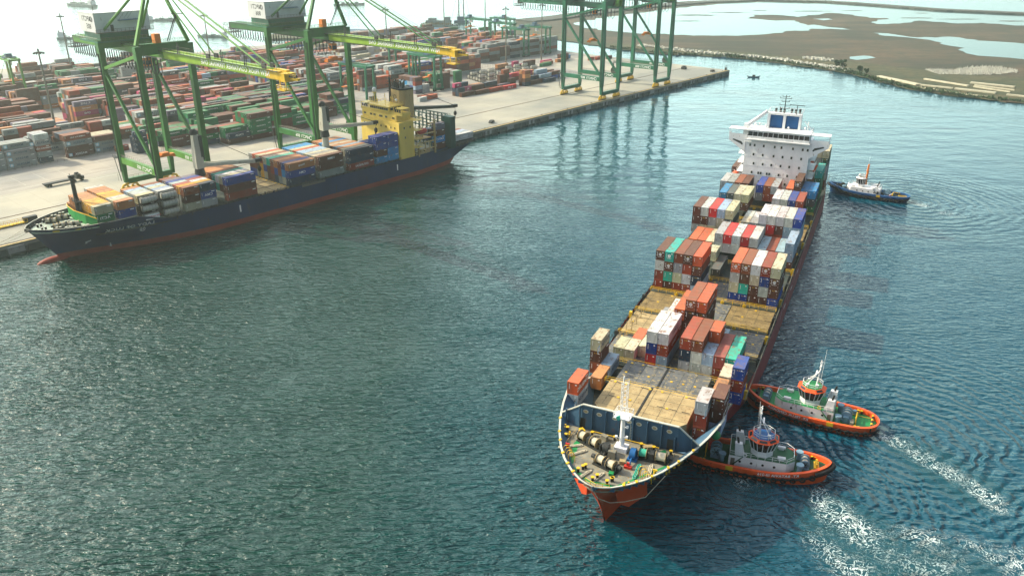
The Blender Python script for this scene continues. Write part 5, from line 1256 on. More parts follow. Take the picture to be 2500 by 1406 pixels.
for z in (11,14,17,20,22.8): cg.box(-13.4,8.4,176.1,176.7,z,z+.4); cg.box(-13.4,8.4,181.1,181.7,z,z+.3); cg.box(8.0,8.6,176.2,179,z,z+.3)
cg.rail([(-13.4,176.3,23.2),(13.6,178.6,23.2)], 1, .06, 1.6)
cgo = cg.build('cell_guide_wall', paint('dark_green_steel', (.006,.055,.048), .2, .55), bs)
for x in (-11.9,-6.7,-1.5,3.7,6.2):
    for z in (12,15,18,21): 
        if (int(x*3)+z) % 2: mb = MB(); mb.box(x-.7,x+.7,176.02,176.08,z,z+1.7); mb.build('white_panel', M_['white'], cgo)
for k in range(8): mb = MB(); mb.cyl((-8+k*2.6), 196.2 if abs(-8+k*2.6) < 9 else 194, 8.0, 9.0, .35, n=8); mb.box(-8+k*2.6-.5,-8+k*2.6+.5,194.6,195.2,8,9.3,1); mb.build('stern_bollard', [M_['white'] if k % 2 else M_['dark'], M_['dark']], bs)
mb = MB(); mb.rail([(13.2,183,8.8),(13,192,8.8),(12.4,197,8.8),(-12.4,197,8.8)], 1, .05, 2); mb.build('stern_railing', M_['mast'], bs)
# mooring lines to the quay
for (p, q) in (((-2,1.5,12.6),(-16.1,-14,4.1)),((2,.8,12.6),(-16.0,-30,4.1)),((-9,12,12.4),(-16.2,-6,4.1))):
    mb = MB(); P = [Vector(p).lerp(Vector(q), i/10) - Vector((0,0,1.4*math.sin(math.pi*i/10))) for i in range(11)]; mb.tube(P, .06, 4); mb.build('mooring_line', M_['rope'], bs)
# ================================================================== TUGBOATS  (x = forward, y = port, origin midships at the waterline)
def plan(L, B, sternround=.5):
    def f(x):
        t = x/(L/2)
        if t > 0: return B/2*max(0, 1-abs(t)**2.6)**.62
        return B/2*max(0, 1-abs(t)**6)**.5*(1-.06*abs(t))
    return f
def tug(loc, heading, label, pal, L=29.5, B=10.2, style='a', name='', name_at=0):
    t = thing('tugboat', label, 'tugboat', T(loc[0], loc[1], 0, heading), 'tugboats around the red ship')
    f = plan(L, B); sheer = lambda x: 2.3 + 1.7*max(0, x/(L/2))**2 + .15*max(0,-x/(L/2))**2
    N = 36; xs = [-L/2 + L*(.5-.5*math.cos(math.pi*i/N)) for i in range(N+1)]
    hull_c, deck_c, house_c = pal['hull'], pal['deck'], pal['house']
    mb = MB(); fd = MB()
    for s in (-1, 1):
        for i in range(N):
            a, b = xs[i], xs[i+1]; fa, fb = f(a), f(b); za, zb = sheer(a), sheer(b)
            def col(x, fy, z): return [(x*.93, s*fy*.82, -.9), (x*.965, s*fy*.93, .25), (x*.99, s*fy, z-.75), (x, s*fy, z), (x*.985, s*max(0,fy-.62), z+.02), (x*.98, s*max(0,fy-.66), z-1.0)]
            A, Bc = col(a, fa, za), col(b, fb, zb); vs = A+Bc
            q = [(j, j+1, 7+j, 6+j) for j in range(5)]
            if s > 0: q = [p[::-1] for p in q]
            mb.add(vs, q[:2], 1, False); mb.add(vs, q[2:], 0, False)
    mb.build('hull', [M_[hull_c], M_[pal['lower']]], t)
    dz = lambda x: sheer(x) - 1.02
    mb = MB(); vs = []; 
    for x in xs: vs += [(x*.985, -max(.01, f(x)-.36), dz(x)), (x*.985, max(.01, f(x)-.36), dz(x))]
    mb.add(vs, [(2*i, 2*i+2, 2*i+3, 2*i+1) for i in range(N)]); mb.build('deck', M_[deck_c], t)
    mb = MB(); pts = [(x*1.005, -(f(x)+.16), sheer(x)-1.25) for x in xs[2:]] + [(x*1.005, f(x)+.16, sheer(x)-1.25) for x in xs[::-1][:-2]]
    mb.tube(pts, .22, 6, 0, None, False); mb.build('rubber_fender', M_['black'], t)
    mb = MB(); pts = [(x*1.03, -(f(x)+.1), sheer(x)-.75) for x in xs[-9:]] + [(x*1.03, f(x)+.1, sheer(x)-.75) for x in xs[::-1][:9]]
    mb.tube(pts, .5, 8, 0, None, False); mb.build('bow_fender', M_['black'], t)
    tm = None
    for s in (-1, 1):
        for k in range(14):
            x = -L*.42 + k*L*.8/13
            if tm is None: mb = MB(); mb.torus((0,0,0),(0,1,0),.46,.2,14,7); tm = mb.build('tyre', M_['black'], t, T(x, s*(f(x)+.32), sheer(x)-1.35)).data
            else: link('tyre', tm, t, T(x, s*(f(x)+.32), sheer(x)-1.35))
    zd = dz(0)
    # deckhouse
    if style == 'b':      # blue tug, raked house
        x0, x1, hw, h = -4.5, 8.5, 2.9, 2.5
    else: x0, x1, hw, h = (-5.0, 7.6, 3.1, 2.5)
    dh = MB(); pl = [(x0,-hw),(x1-1.6,-hw),(x1,-hw+1.5),(x1,hw-1.5),(x1-1.6,hw),(x0,hw)]
    dh.prism(pl, zd-.3, zd+h, 0, 1); D = dh.build('deckhouse', [M_[house_c], M_[deck_c] if style != 'b' else M_['white']], t)
    for s in (-1, 1):
        for k in range(4): mb = MB(); mb.tube([(0,-.04,0),(0,.04,0)], .26, 10); mb.build('porthole', M_['glass'], D, T(x0+2.2+k*2.2, s*(hw+.02), zd+1.35))
        mb = MB(); mb.box(-.4,.4,-.05,.05,0,1.9); mb.build('door', M_['mast'] if style != 'b' else M_['dark'], D, T(x0+.8, s*(hw+.02), zd+.05))
    mb = MB(); z = zd+h; mb.rail([(x0+.1,-hw+.1,z),(x1-1.6,-hw+.1,z),(x1-.2,-hw+1.6,z),(x1-.2,hw-1.6,z),(x1-1.6,hw-.1,z),(x0+.1,hw-.1,z)], 1.0, .045, 1.3, closed=True); mb.build('upper_railing', M_['white'], t)
    # wheelhouse: base, glazed band leaning outwards, visor roof
    wx = {'a': .4, 'c': 1.2, 'b': 3.6}[style]; r0, r1 = (2.3, 3.0) if style != 'b' else (1.8, 2.0)
    def octo(r, e=1.0): return [(wx+r*e*math.cos(R(22.5+45*k)), r*math.sin(R(22.5+45*k))) for k in range(8)]
    zb = zd+h
    mb = MB(); mb.prism(octo(r0), zb, zb+1.2); W_ = mb.build('wheelhouse', M_[house_c], t)
    mb = MB(); z0_, z1_ = zb+1.2, zb+3.5; A, Bq = octo(r0), octo(r1)
    mb.add([(x,y,z0_) for x,y in A]+[(x,y,z1_) for x,y in Bq], [(i,(i+1)%8,8+(i+1)%8,8+i) for i in range(8)]); mb.build('window_band', M_['glass'], W_)
    for k in range(8):
        for (p, q) in ((A[k],Bq[k]), (tuple((A[k][c]+A[(k+1)%8][c])/2 for c in (0,1)), tuple((Bq[k][c]+Bq[(k+1)%8][c])/2 for c in (0,1)))):
            mb = MB(); mb.beam((wx+(p[0]-wx)*1.02,p[1]*1.02,z0_),(wx+(q[0]-wx)*1.02,q[1]*1.02,z1_), .13); mb.build('window_post', M_[house_c], W_)
    rt = pal['roof']
    mb = MB(); Rf = octo(r1+.2); R2 = octo(r1-.75)
    mb.add([(x,y,z1_) for x,y in Rf]+[(x,y,z1_+.5) for x,y in R2], [(i,(i+1)%8,8+(i+1)%8,8+i) for i in range(8)], 0)
    mb.add([(x,y,z1_+.5) for x,y in R2], [tuple(range(8))], 1); mb.add([(x,y,z1_) for x,y in Rf], [tuple(range(8))[::-1]], 0)
    if style != 'b':
        for k in range(8):
            a0 = Vector((*Rf[k], z1_)).lerp(Vector((*R2[k], z1_+.5)), .25); b0 = Vector((*Rf[(k+1)%8], z1_)).lerp(Vector((*R2[(k+1)%8], z1_+.5)), .25)
            a1 = Vector((*Rf[k], z1_)).lerp(Vector((*R2[k], z1_+.5)), .78); b1 = Vector((*Rf[(k+1)%8], z1_)).lerp(Vector((*R2[(k+1)%8], z1_+.5)), .78)
            n = Vector((0,0,.03)); q = [a0.lerp(b0,.14)+n, a0.lerp(b0,.86)+n, a1.lerp(b1,.86)+n, a1.lerp(b1,.14)+n]
            if not (style == 'a' and k % 2): mb.add([tuple(v) for v in q], [(0,1,2,3)], 2)
    mb.build('wheelhouse_roof', [M_[rt[0]], M_[rt[1]], M_['glass']], W_)
    zr = z1_+.5
    mb = MB(); mb.rail([(x,y,zr) for x,y in octo(r1-.8)], 1.0, .05, 1.2, closed=True); mb.build('roof_railing', M_['white'], W_)
    for k, (x, y) in enumerate(((.9,1.2),(.9,-1.2),(-1.1,.9))): mb = MB(); mb.cyl(0,0,0,.55,.12); mb.tube([(-.25,0,.7),(.35,0,.7)], .24, 8); mb.build('searchlight', M_['white'], W_, T(wx+x,y,zr))
    mc = pal['mast']; mb = MB(); hm = 6.2 if style != 'b' else 5.4; mx = wx-(.8 if style != 'b' else 1.9)
    lean = -.5 if style != 'b' else .1
    mb.tube([(mx,0,zr-(0 if style != 'b' else 3)),(mx+lean,0,zr+hm)], .2 if style != 'b' else .42, 8, 0, r2=.1 if style != 'b' else .28)
    if style != 'b':
        mb.tube([(mx+2.2,1.3,zr),(mx+lean*.6,0,zr+hm*.62)], .09, 5); mb.tube([(mx+2.2,-1.3,zr),(mx+lean*.6,0,zr+hm*.62)], .09, 5)
    for k in range(5):
        z = zr+hm*(.3+.16*k); w_ = 1.0-.13*k; mb.beam((mx-.2,-w_,z),(mx-.2,w_,z),.1); mb.cyl(mx-.2,-w_,z,z+.35,.12,n=6); mb.cyl(mx-.2,w_,z,z+.35,.12,n=6)
    mb.beam((mx+.4,-1.1,zr+hm*.52),(mx+.4,1.1,zr+hm*.52),.28,.18); mb.build('signal_mast', M_[mc], t)
    mb = MB(); mb.tube([(wx-1.4,-1.6,zr),(wx-1.6,-1.7,zr+8.4)], .03, 4); mb.build('whip_antenna', M_['white'], t)
    # funnels
    for s in (-1, 1):
        fx = wx-4.2 if style != 'b' else -2.6
        mb = MB(); fh = 2.6 if style != 'b' else 1.2
        vs = [(fx-.9,s*2.2-.7,zb),(fx+.9,s*2.2-.7,zb),(fx+.9,s*2.2+.7,zb),(fx-.9,s*2.2+.7,zb),(fx-1.1,s*2.2-.5,zb+fh),(fx+.3,s*2.2-.5,zb+fh),(fx+.3,s*2.2+.5,zb+fh),(fx-1.1,s*2.2+.5,zb+fh)]
        mb.add(vs, [(4,5,6,7),(0,1,5,4),(1,2,6,5),(2,3,7,6),(3,0,4,7)]); fu_ = mb.build('funnel', M_[house_c], t)
        mb = MB(); mb.tube([(fx-.4,s*2.2,zb+fh-.2),(fx-.7,s*2.2,zb+fh+1.2)], .22, 8); mb.build('exhaust_pipe', M_['dark'], fu_)
    # liferafts, fire monitors, lifebuoys
    for s in (-1, 1):
        mb = MB(); mb.tube([(-.75,0,.45),(.75,0,.45)], .34, 10); mb.box(-.5,.5,-.3,.3,0,.15); mb.build('liferaft_canister', M_['white'], t, T(x1-2.6, s*1.9, zb))
        mb = MB(); mb.torus((0,0,0),(0,1,0),.36,.09,14,6); mb.build('lifebuoy', M_['yellow'] if style == 'a' else M_['white'], t, T(x0+3.0, s*(hw+.1), zb+.55))
        mb = MB(); mb.beam((x0+.4,s*hw,zd),(x0+2.6,s*(hw-.2),zb),.7,.12); mb.build('stairs', M_[deck_c], t)
    # aft deck: winch, towing bitt, bollards, vents
    def dwinch(x, y, rz, rr, c1, c2):
        mb = MB(); z = dz(x); mb.tube([(0,-1.1,rr+.3),(0,1.1,rr+.3)], rr*.8, 16, 1)
        for e in (-1.15,-.0,1.15): mb.tube([(0,e-.07,rr+.3),(0,e+.07,rr+.3)], rr*1.15, 18, 0)
        mb.box(-rr,rr,-1.6,1.6,0,.4,0); mb.box(-.5,.6,1.2,2.0,0,1.4,0)
        w = mb.build('towing_winch', [M_[c1], M_[c2]], t, T(x,y,z,rz))
        mb = MB()
        for a in range(6): mb.beam((0,-1.28,rr+.3),(math.cos(a*math.pi/3)*rr*.85,-1.28,rr+.3+math.sin(a*math.pi/3)*rr*.85),.16,.1)
        mb.build('winch_wheel', M_['yellow'] if style == 'a' else M_['dark'], w)
    dwinch(x0-2.6, 0, 0, 1.0, 'steelblue', 'rope' if style == 'a' else 'dark')
    dwinch(x1+2.0, 0, 0, .8, 'steelblue' if style != 'b' else 'dark', 'rope')
    for x, y in ((x0-1.0,hw-.6),(x0-1.0,-hw+.6)) if style == 'a' else ((x1+1.0,2.3),(x1+1.0,-2.3),(x0-1.3,-1.9)):
        mb = MB(); mb.cyl(0,0,0,1.5,.5); mb.cyl(0,0,1.5,1.9,.75); mb.build('deck_ventilator', M_['steelblue'], t, T(x,y,dz(x)))
    mb = MB(); x = x0-4.6; mb.tube([(0,-1.6,.0),(0,-1.6,1.3),(0,1.6,1.3),(0,1.6,0)], .17, 7); mb.build('towing_bitt', M_['yellow'], t, T(x,0,dz(x)))
    for s in (-1, 1):
        for x in (x0-5.4, -L*.36, x1+3.4 if style != 'b' else x1+2.8):
            if f(x) < 1.6: continue
            for k in (0, .7): mb = MB(); mb.cyl(0,0,0,.7,.17); mb.cyl(0,0,.7,.84,.25,m=1); mb.build('bollard', [M_['black'], M_['yellow']], t, T(x+k, s*(f(x)-.95), dz(x)))
    if style == 'a':
        mb = MB(); x = -L/2+1.5; mb.tube([(0,-3.4,.75),(0,3.4,.75)], .2, 8, 0)
        for y in (-2.6,-.8,1.0,2.7): mb.tube([(0,y,.75),(0,y+.6,.75)], .26, 8, 1)
        for y in (-3.3,0,3.3): mb.box(-.15,.15,y-.1,y+.1,0,.7,0)
        mb.build('stern_roller', [M_['dark'], M_['yellow']], t, T(x,0,dz(x)))
        for c, off, m in (((-13.4,-7.4),0,'yellow'),((-13.2,-7.6),.35,'black')):
            mb = MB(); z = dz(-10)+.03; hw2 = 2.5-off
            for p, q in (((c[0]+off+.6,-hw2),(c[1],-hw2)),((c[0]+off,-hw2+.6),(c[0]+off,hw2-.6)),((c[0]+off+.6,hw2),(c[1],hw2)),((c[0]+off,-hw2+.6),(c[0]+off+.6,-hw2)),((c[0]+off,hw2-.6),(c[0]+off+.6,hw2))): mb.beam((*p,z),(*q,z),.16,.03)
            mb.build('deck_line', M_[m], t)
        for x, y in ((-8.6,1.6),(-9.0,-3.0)): mb = MB(); mb.cyl(0,0,0,.9,.45); mb.build('deck_drum', M_['steelblue'], t, T(x,y,dz(x)))
    if style == 'b':
        for y in (-1.6,1.6): mb = MB(); mb.tube([(1.6*math.cos(2*math.pi*i/20), .75*math.sin(2*math.pi*i/20), .15) for i in range(21)], .12, 5, 0, None, False); mb.build('coiled_hose', M_['yellow'], t, T(-L/2+3,y,dz(-12)))
        mb = MB(); mb.beam((-9.2,-2.8,2.0),(-8.2,3.2,2.6),.25); mb.build('cargo_boom', M_['white'], t)
        for y in (-1.4,1.2): mb = MB(); mb.sphere((0,0,.4),.9,10,6,0,None,(1.2,.8,.7)); mb.build('workboat', M_['white'], t, T(-1.6,y,zb))
    mb = MB(); mb.box(.2,1.7,-.06,.06,-1.0,.02); 
    for s in (-1, 1): 
        k = mb if s == 1 else None
    for s in (-1, 1): m2 = MB(); m2.box(x0-.4,x0+1.0,s*(f(x0)+.03)-.05,s*(f(x0)+.03)+.05,sheer(0)-.85,sheer(0)+.04); m2.build('boarding_patch', M_['yellow'], t)
    if name:
        for s in (-1, 1):
            m2 = MB(); m2.text(name, .62, (0,0,0), (1,0,0), mirror=(s < 0), sx=1.0) if s < 0 else m2.text(name, .62, (0,0,0), (-1,0,0), mirror=True)
            vs = []
            for (x,y,z) in m2.v: xx = name_at+x; vs.append((xx, s*(f(xx)+.06), sheer(xx)-.42+z)); 
            m2.v = vs; m2.build('tug_name', M_['letter'], t)
    # bow post with line to the ship
    mb = MB(); x = x1+4.2; mb.box(-.5,.5,-1.2,1.2,0,.4); mb.cyl(0,-.8,0,1.1,.22); mb.cyl(0,.8,0,1.1,.22); mb.tube([(0,-1.0,.9),(0,1.0,.9)], .16, 7); mb.build('bow_bitt', M_['yellow'] if style == 'c' else M_['dark'], t, T(x,0,dz(x)))
    mb = MB(); mb.box(-.35,.35,-.9,.9,0,1.0); mb.build('deck_crate', M_['deckgrey'] if style == 'a' else M_['red'], t, T(x0-3.9,2.0,dz(-8)))
    return t
orange = dict(hull='torange', lower='torange', deck='tgreen', house='white', roof=('torange','tgreen'), mast='white')
orange2 = dict(hull='torange', lower='torange', deck='tdark', house='white', roof=('torange','fbl'), mast='white')
blue = dict(hull='tblue', lower='bluehull', deck='deckdark', house='white', roof=('white','deckgrey'), mast='orange')
A, B = Vector((54.6,161.6)), Vector((79.4,148.9)); d = A-B
tug(((A+B)/2), math.atan2(d.y, d.x), 'orange tugboat with bright green deck and roof, farther of the orange pair', orange, L=28.6, style='a', name='KT. TELUK CENDANA', name_at=4.2)
B2, A2 = Vector((62.6,132.2)), Vector((35.8,140.6)); d = B2-A2
tug((A2+B2)/2, math.atan2(d.y, d.x), 'orange tugboat with blue wheelhouse roof, tucked under the red ship bow', orange2, L=29.0, style='c', name='KT. BATAVIA III-216', name_at=4.6)
A3, B3 = Vector((134.2,329.4)), Vector((160.6,313.8)); d = A3-B3
tug((A3+B3)/2, math.atan2(d.y, d.x), 'blue tugboat with white house and orange mast at the red ship stern', blue, L=31.4, B=9.6, style='b')
# ================================================================== SHIP-TO-SHORE CRANES
def sts(a0, sp, num, label, G, Bt, boom, up=False):
    """a0: first leg pair along the quay, sp: leg spacing. local x = towards water (0 = waterside rail), y = along quay"""
    t = thing('quay_crane', label, 'quay crane', FQ @ T(0, a0, 3.6), 'quay cranes')
    zt = 60.2; lw = 30.48; g = M_[G]; z0 = 0
    def part(mb, n, m=None, par=None, **k): return mb.build(n, m or g, par if par is not None else t, **k)
    for x in (0, -lw):
        for y in (0, sp):
            mb = MB(); vs = []
            for z, a, b in ((3.4,.75,.65),(13.5,1.2,1.05),(47,1.05,.95),(zt-1.4,1.3,1.1)): vs += [(x-a,y-b,z),(x+a,y-b,z),(x+a,y+b,z),(x-a,y+b,z)]
            fs = [(3,2,1,0),(12,13,14,15)]
            for k in range(3):
                for j in range(4): fs.append((4*k+j,4*k+(j+1)%4,4*k+4+(j+1)%4,4*k+4+j))
            mb.add(vs, fs); part(mb, 'leg')
        mb = MB(); mb.box(x-.9,x+.9,.9,sp-.9,2.9,4.9); mb.rail([(x,1,4.9),(x,sp-1,4.9)], 1, .05, 2, m=0); part(mb, 'sill_beam')
        mb = MB(); mb.box(x-1.2,x+1.2,.9,sp-.9,zt-4.4,zt-.6); mb.rail([(x-1.1,.9,zt-.6),(x-1.1,sp-.9,zt-.6)], 1.1, .05, 1.8); mb.rail([(x+1.1,.9,zt-.6),(x+1.1,sp-.9,zt-.6)], 1.1, .05, 1.8); part(mb, 'portal_beam')
        for y in (0, sp):          # bogies
            for k, dy in enumerate((-3.0,-1.0,1.0,3.0)):
                yy = y+dy*1.0+(1.4 if y == 0 else -1.4)
                mb = MB(); mb.box(x-.45,x+.45,yy-.8,yy+.8,.55,1.5); mb.cyl(x,yy,1.4,2.1,.5,n=8); w = part(mb, 'bogie', M_['yellow'])
                for e in (-.45,.45): mb = MB(); mb.tube([(x-.2,yy+e,.38),(x+.2,yy+e,.38)], .38, 10); mb.build('wheel', M_['dark'], w)
            mb = MB(); yy = y+(1.4 if y == 0 else -1.4); mb.beam((x,yy-3,2.2),(x,yy,3.0),.7,.8); mb.beam((x,yy+3,2.2),(x,yy,3.0),.7,.8); part(mb, 'equaliser_beam', M_['yellow'])
    for y in (0, sp):
        mb = MB(); mb.box(-lw+1,-.9,y-.8,y+.8,11.6,14.0); tb = part(mb, 'portal_tie', M_[Bt])
        mb = MB(); mb.rail([(-lw+1,y+.7,14.0),(-1,y+.7,14.0)], 1.1, .05, 1.6); mb.rail([(-lw+1,y-.7,14.0),(-1,y-.7,14.0)], 1.1, .05, 1.6); mb.build('walkway_railing', M_['yellow'] if G == 'cbright' else M_['mast'], tb)
        mb = MB(); mb.text('NPCT1 %s' % num, 1.5, (-10.5,y-.83,12.8), (1,0,0)); mb.torus((-4.4,y-.83,12.8),(0,1,0),.8,.14,14,4); mb.build('crane_number', M_['letter'], tb)
        mb = MB(); mb.beam((-lw,y,48),(-1,y,14.5),1.0,1.2); part(mb, 'diagonal_brace')
        mb = MB(); mb.beam((-lw+1,y,48.6),(-.8,y,55.6),1.0,1.1); part(mb, 'upper_brace', M_[Bt])
    # girder + boom (landside end to tip), two box girders side by side
    zc = 54.6; ya, yb = sp/2-1.5, sp/2+1.5
    BM = (Matrix.Translation((3.4,0,zc+1)) @ Matrix.Rotation(R(-80), 4, 'Y') @ Matrix.Translation((-3.4,0,-zc-1))) if up else None
    def girder(x0, x1, n, mat):
        for y in (ya, yb):
            mb = MB(); mb.box(x0,x1,y-.65,y+.65,zc,zc+2.5); mb.box(x0,x1,y-.35,y+.35,zc-.3,zc); part(mb, n, mat, M=BM if x0 > 3 else None)
    girder(-74, 3, 'back_girder', M_[Bt]); girder(3.4, 30, 'boom_root', M_['lime'] if boom == 'y' else M_['cbright']); girder(30.2, 69, 'boom', M_['lime'] if boom == 'y' else M_['lime']); girder(69.2, 76, 'boom_tip', M_['yellow'])
    for x in range(-70, 76, 9): mb = MB(); mb.box(x-.3,x+.3,ya+.65,yb-.65,zc+.2,zc+.8); part(mb, 'cross_member', M=BM if x > 3 else None)
    mb = MB(); mb.text('NEW PRIOK CONTAINER TERMINAL ONE', 1.55, (50.5, ya-.67, zc+1.25), (1,0,0), sx=.98); part(mb, 'boom_lettering', M_['letter'], M=BM)
    mb = MB(); 
    for xa, xb, Mx in ((-74,3,None),(3.6,76,BM)):
        mb = MB(); mb.rail([(xa,ya-1.1,zc+2.5),(xb,ya-1.1,zc+2.5)], 1.1, .045, 2.2); mb.rail([(xa,yb+1.1,zc+2.5),(xb,yb+1.1,zc+2.5)], 1.1, .045, 2.2); mb.box(xa,xb,ya-1.2,ya-.65,zc+2.4,zc+2.5); mb.box(xa,xb,yb+.65,yb+1.2,zc+2.4,zc+2.5); part(mb, 'boom_walkway', M_['dark'], M=Mx)
    mb = MB(); mb.box(76,79,ya-.6,yb+.6,zc-.5,zc+2); mb.box(79,83.5,ya+1,yb-1,zc+.2,zc+.9); mb.rail([(76,ya-.6,zc+2),(83,ya+.8,zc+.9)],1,.06,1); mb.box(75.6,80,ya-1.6,yb-2,zc-3.0,zc-2.6); mb.rail([(75.6,ya-1.6,zc-2.6),(80,ya-1.6,zc-2.6),(80,yb-2,zc-2.6)], 1.2, .07, 1.2); mb.beam((77,ya-1,zc-2.6),(77,ya-1,zc),.25); mb.beam((80,ya-1,zc-2.6),(80,ya-1,zc),.25); tip = part(mb, 'boom_end_platform', M_['yellow'], M=BM)
    mb = MB(); 
    for k in range(5): mb.tube([(78+k*.9,ya+1,zc+1.2),(78+k*.9,yb-1,zc+1.2)], .55, 10)
    mb.build('end_sheave', M_['dark'], tip)
    mb = MB(); mb.box(-78,-74,ya-2,yb+2,zc-2.6,zc-2.3); mb.rail([(-78,ya-2,zc-2.3),(-74,ya-2,zc-2.3),(-74,yb+2,zc-2.3),(-78,yb+2,zc-2.3)], 1.2, .07, 1.2, closed=True); mb.rail([(-78,ya-2,zc+.5),(-74,ya-2,zc+.5)], 1.6, .1, 1.2); mb.box(-76.5,-74,ya,yb,zc-1,zc+2.2)
    for x in (-78,-74): mb.beam((x,ya-2,zc-2.4),(x,ya-2,zc+2),.15); mb.beam((x,yb+2,zc-2.4),(x,yb+2,zc+2),.15)
    part(mb, 'rear_platform', M_['dark'])
    mb = MB(); r = random.Random(num)
    x = -72.0
    while x < 2:
        w_ = 2.1 if x < -lw else 2.6; dp = 4.6 if x < -lw-2 else 6.2
        if -lw-1.5 < x < -lw+.5: x += 2; continue
        for e in (0,.35): mb.tube([(x+e,ya-1.9,zc-.3),(x+e+.1*w_,ya-1.9,zc-dp*.75),(x+e+.5*w_,ya-1.9,zc-dp),(x+e+.9*w_,ya-1.9,zc-dp*.75),(x+e+w_,ya-1.9,zc-.3)], .1, 4, 0, None, False)
        x += w_
    mb.beam((-74,ya-1.9,zc-.1),(30,ya-1.9,zc-.1),.2); part(mb, 'festoon_cable', M_['dark'])
    # machinery house
    hx0, hx1 = -lw-12.5, -lw+1.0; hz = 57.6+1.6
    mb = MB(); mb.box(hx0-1.2,hx1+1.2,-1.2,sp+1.2,zt-2.2,zt-1.7) ; mb.box(hx0,hx1,.5,sp-.5,zt-1.7,zt+1.4); part(mb, 'house_support', M_['cgreen'])
    mb = MB(); mb.box(hx0,hx1,-.6,sp+.6,zt+1.4,zt+8.2); 
    for k in range(1, 9): mb.box(hx1,hx1+.03,-.6+k*(sp+1.2)/9-.03,-.6+k*(sp+1.2)/9+.03,zt+1.4,zt+8.2)
    mb.box(hx0-.1,hx1+.1,-.7,sp+.7,zt+8.2,zt+8.45)
    H_ = part(mb, 'machinery_house', M_['housewall'])
    mb = MB(); mb.box(hx1+.02,hx1+.08,5,6.2,zt+1.5,zt+3.9); mb.build('door', M_['dark'], H_)
    mb = MB(); mb.add([(hx1+.03,8,zt+5.6),(hx1+.03,16,zt+5.6),(hx1+1.5,16,zt+5.3),(hx1+1.5,8,zt+5.3)], [(0,1,2,3)]); mb.box(hx1+.03,hx1+1.4,8,16,zt+5.25,zt+5.35); mb.build('awning', M_['bluegrey'], H_)
    mb = MB(); mb.text('NPCT1', 1.9, (hx0+6.9,-.63,zt+6.2), (1,0,0)); mb.torus((hx0+10.9,-.64,zt+6.2),(0,1,0),.9,.14,14,4); mb.text(num, 1.9, (hx0+8,-.63,zt+3.5), (1,0,0)); mb.build('house_lettering', M_['dark'], H_)
    mb = MB(); mb.rail([(hx0-1,-1.3,zt-1.7+.0),(hx1+1.1,-1.3,zt-1.7),(hx1+1.1,sp+1.1,zt-1.7)], 1.2, .06, 1.5); mb.box(hx1+.1,hx1+1.4,-1.2,sp+1.2,zt+1.2,zt+1.4); mb.rail([(hx1+1.3,-1.2,zt+1.4),(hx1+1.3,sp+1.2,zt+1.4)], 1.1, .06, 1.5); mb.cyl(hx1-.5,-.2,zt+8.4,zt+12.5,.06,n=4); mb.cyl(hx1-1.5,.4,zt+8.4,zt+11,.08,n=4); mb.build('house_railing', M_['mast'], H_)
    # A-frame and stays
    ap = Vector((-.5, sp/2, 82.0))
    for y in (0, sp):
        mb = MB(); mb.beam((0,y,zt-1),(ap.x,ap.y+(-1.2 if y == 0 else 1.2),ap.z),1.3,1.1,taper=.8); part(mb, 'frame_leg', M_[Bt])
        mb = MB(); mb.tube([(ap.x,ap.y+(-1 if y == 0 else 1),ap.z),(-lw-2,y*.8+sp*.1,zt+.5)], .5, 8); part(mb, 'back_stay', M_[Bt])
    mb = MB(); mb.box(ap.x-1.2,ap.x+1.2,ap.y-2.2,ap.y+2.2,ap.z-1,ap.z+1); mb.rail([(ap.x-1,ap.y-2,ap.z+1),(ap.x+1,ap.y+2,ap.z+1)],1,.06,1); part(mb, 'apex_head')
    for xf, th in ((34,.26),(67.5,.30)):
        if up: break
        for y in (ya, yb):
            mb = MB(); mb.tube([(ap.x+.5,ap.y+(-1 if y == ya else 1),ap.z),(xf,y,zc+2.8)], th, 6); part(mb, 'boom_stay', M_[Bt])
        mb = MB(); mb.box(xf-1.0,xf+1.0,ya-.3,ya+.3,zc+2.5,zc+4.0); mb.box(xf-1.0,xf+1.0,yb-.3,yb+.3,zc+2.5,zc+4.0); part(mb, 'stay_lug', M_['dark'])
    mb = MB()
    for e in (() if up else (-1.6,-.6,.6,1.6)): mb.tube([(ap.x+.5,ap.y+e,ap.z+.6),(71,ap.y+e*1.6,zc+3.0)], .06, 4, 0, None, False); mb.tube([(ap.x,ap.y+e,ap.z+.6),(hx1,ap.y+e*1.4,zt+6)], .05, 4, 0, None, False)
    if mb.v: part(mb, 'hoist_rope', M_['dark'])
    for x in (() if up else (14, 43, 57)): 
        mb = MB(); mb.beam((x,ya-.4,zc+2.5),(x,ya-.2,zc+6.2),.28); mb.beam((x+1,ya-.4,zc+2.5),(x+1,ya-.2,zc+5.6),.22); part(mb, 'boom_latch_post', M_['dark'])
    # trolley, cab, head block
    tx = {'805':-14,'806':2.5,'807':-15,'808':-15}[num]
    mb = MB(); mb.box(tx-4,tx+4,ya-.4,yb+.4,zc-1.0,zc-.4); mb.rail([(tx-4,ya-.4,zc-.4),(tx+4,ya-.4,zc-.4)],1,.06,1); tr = part(mb, 'trolley', M_['dark'])
    mb = MB(); mb.box(tx+1,tx+3.4,ya-1.2,ya+1.4,zc-4.2,zc-1.4); mb.build('operator_cab', M_['orange'], tr)
    mb = MB(); mb.box(tx+3.4,tx+3.45,ya-1.0,ya+1.2,zc-3.8,zc-2.2); mb.box(tx+1.4,tx+3.0,ya-1.25,ya-1.2,zc-3.6,zc-2.2); mb.build('cab_window', M_['glass'], tr)
    mb = MB(); hzb = {'805':15,'806':46,'807':34,'808':33}[num]
    for x in (-2,2):
        for y in (ya+1.2, yb-1.2): mb.tube([(tx+x,y,zc-1),(tx+x*.5,y,hzb+1)], .05, 4, 0, None, False)
    mb.build('hoist_rope', M_['dark'], tr)
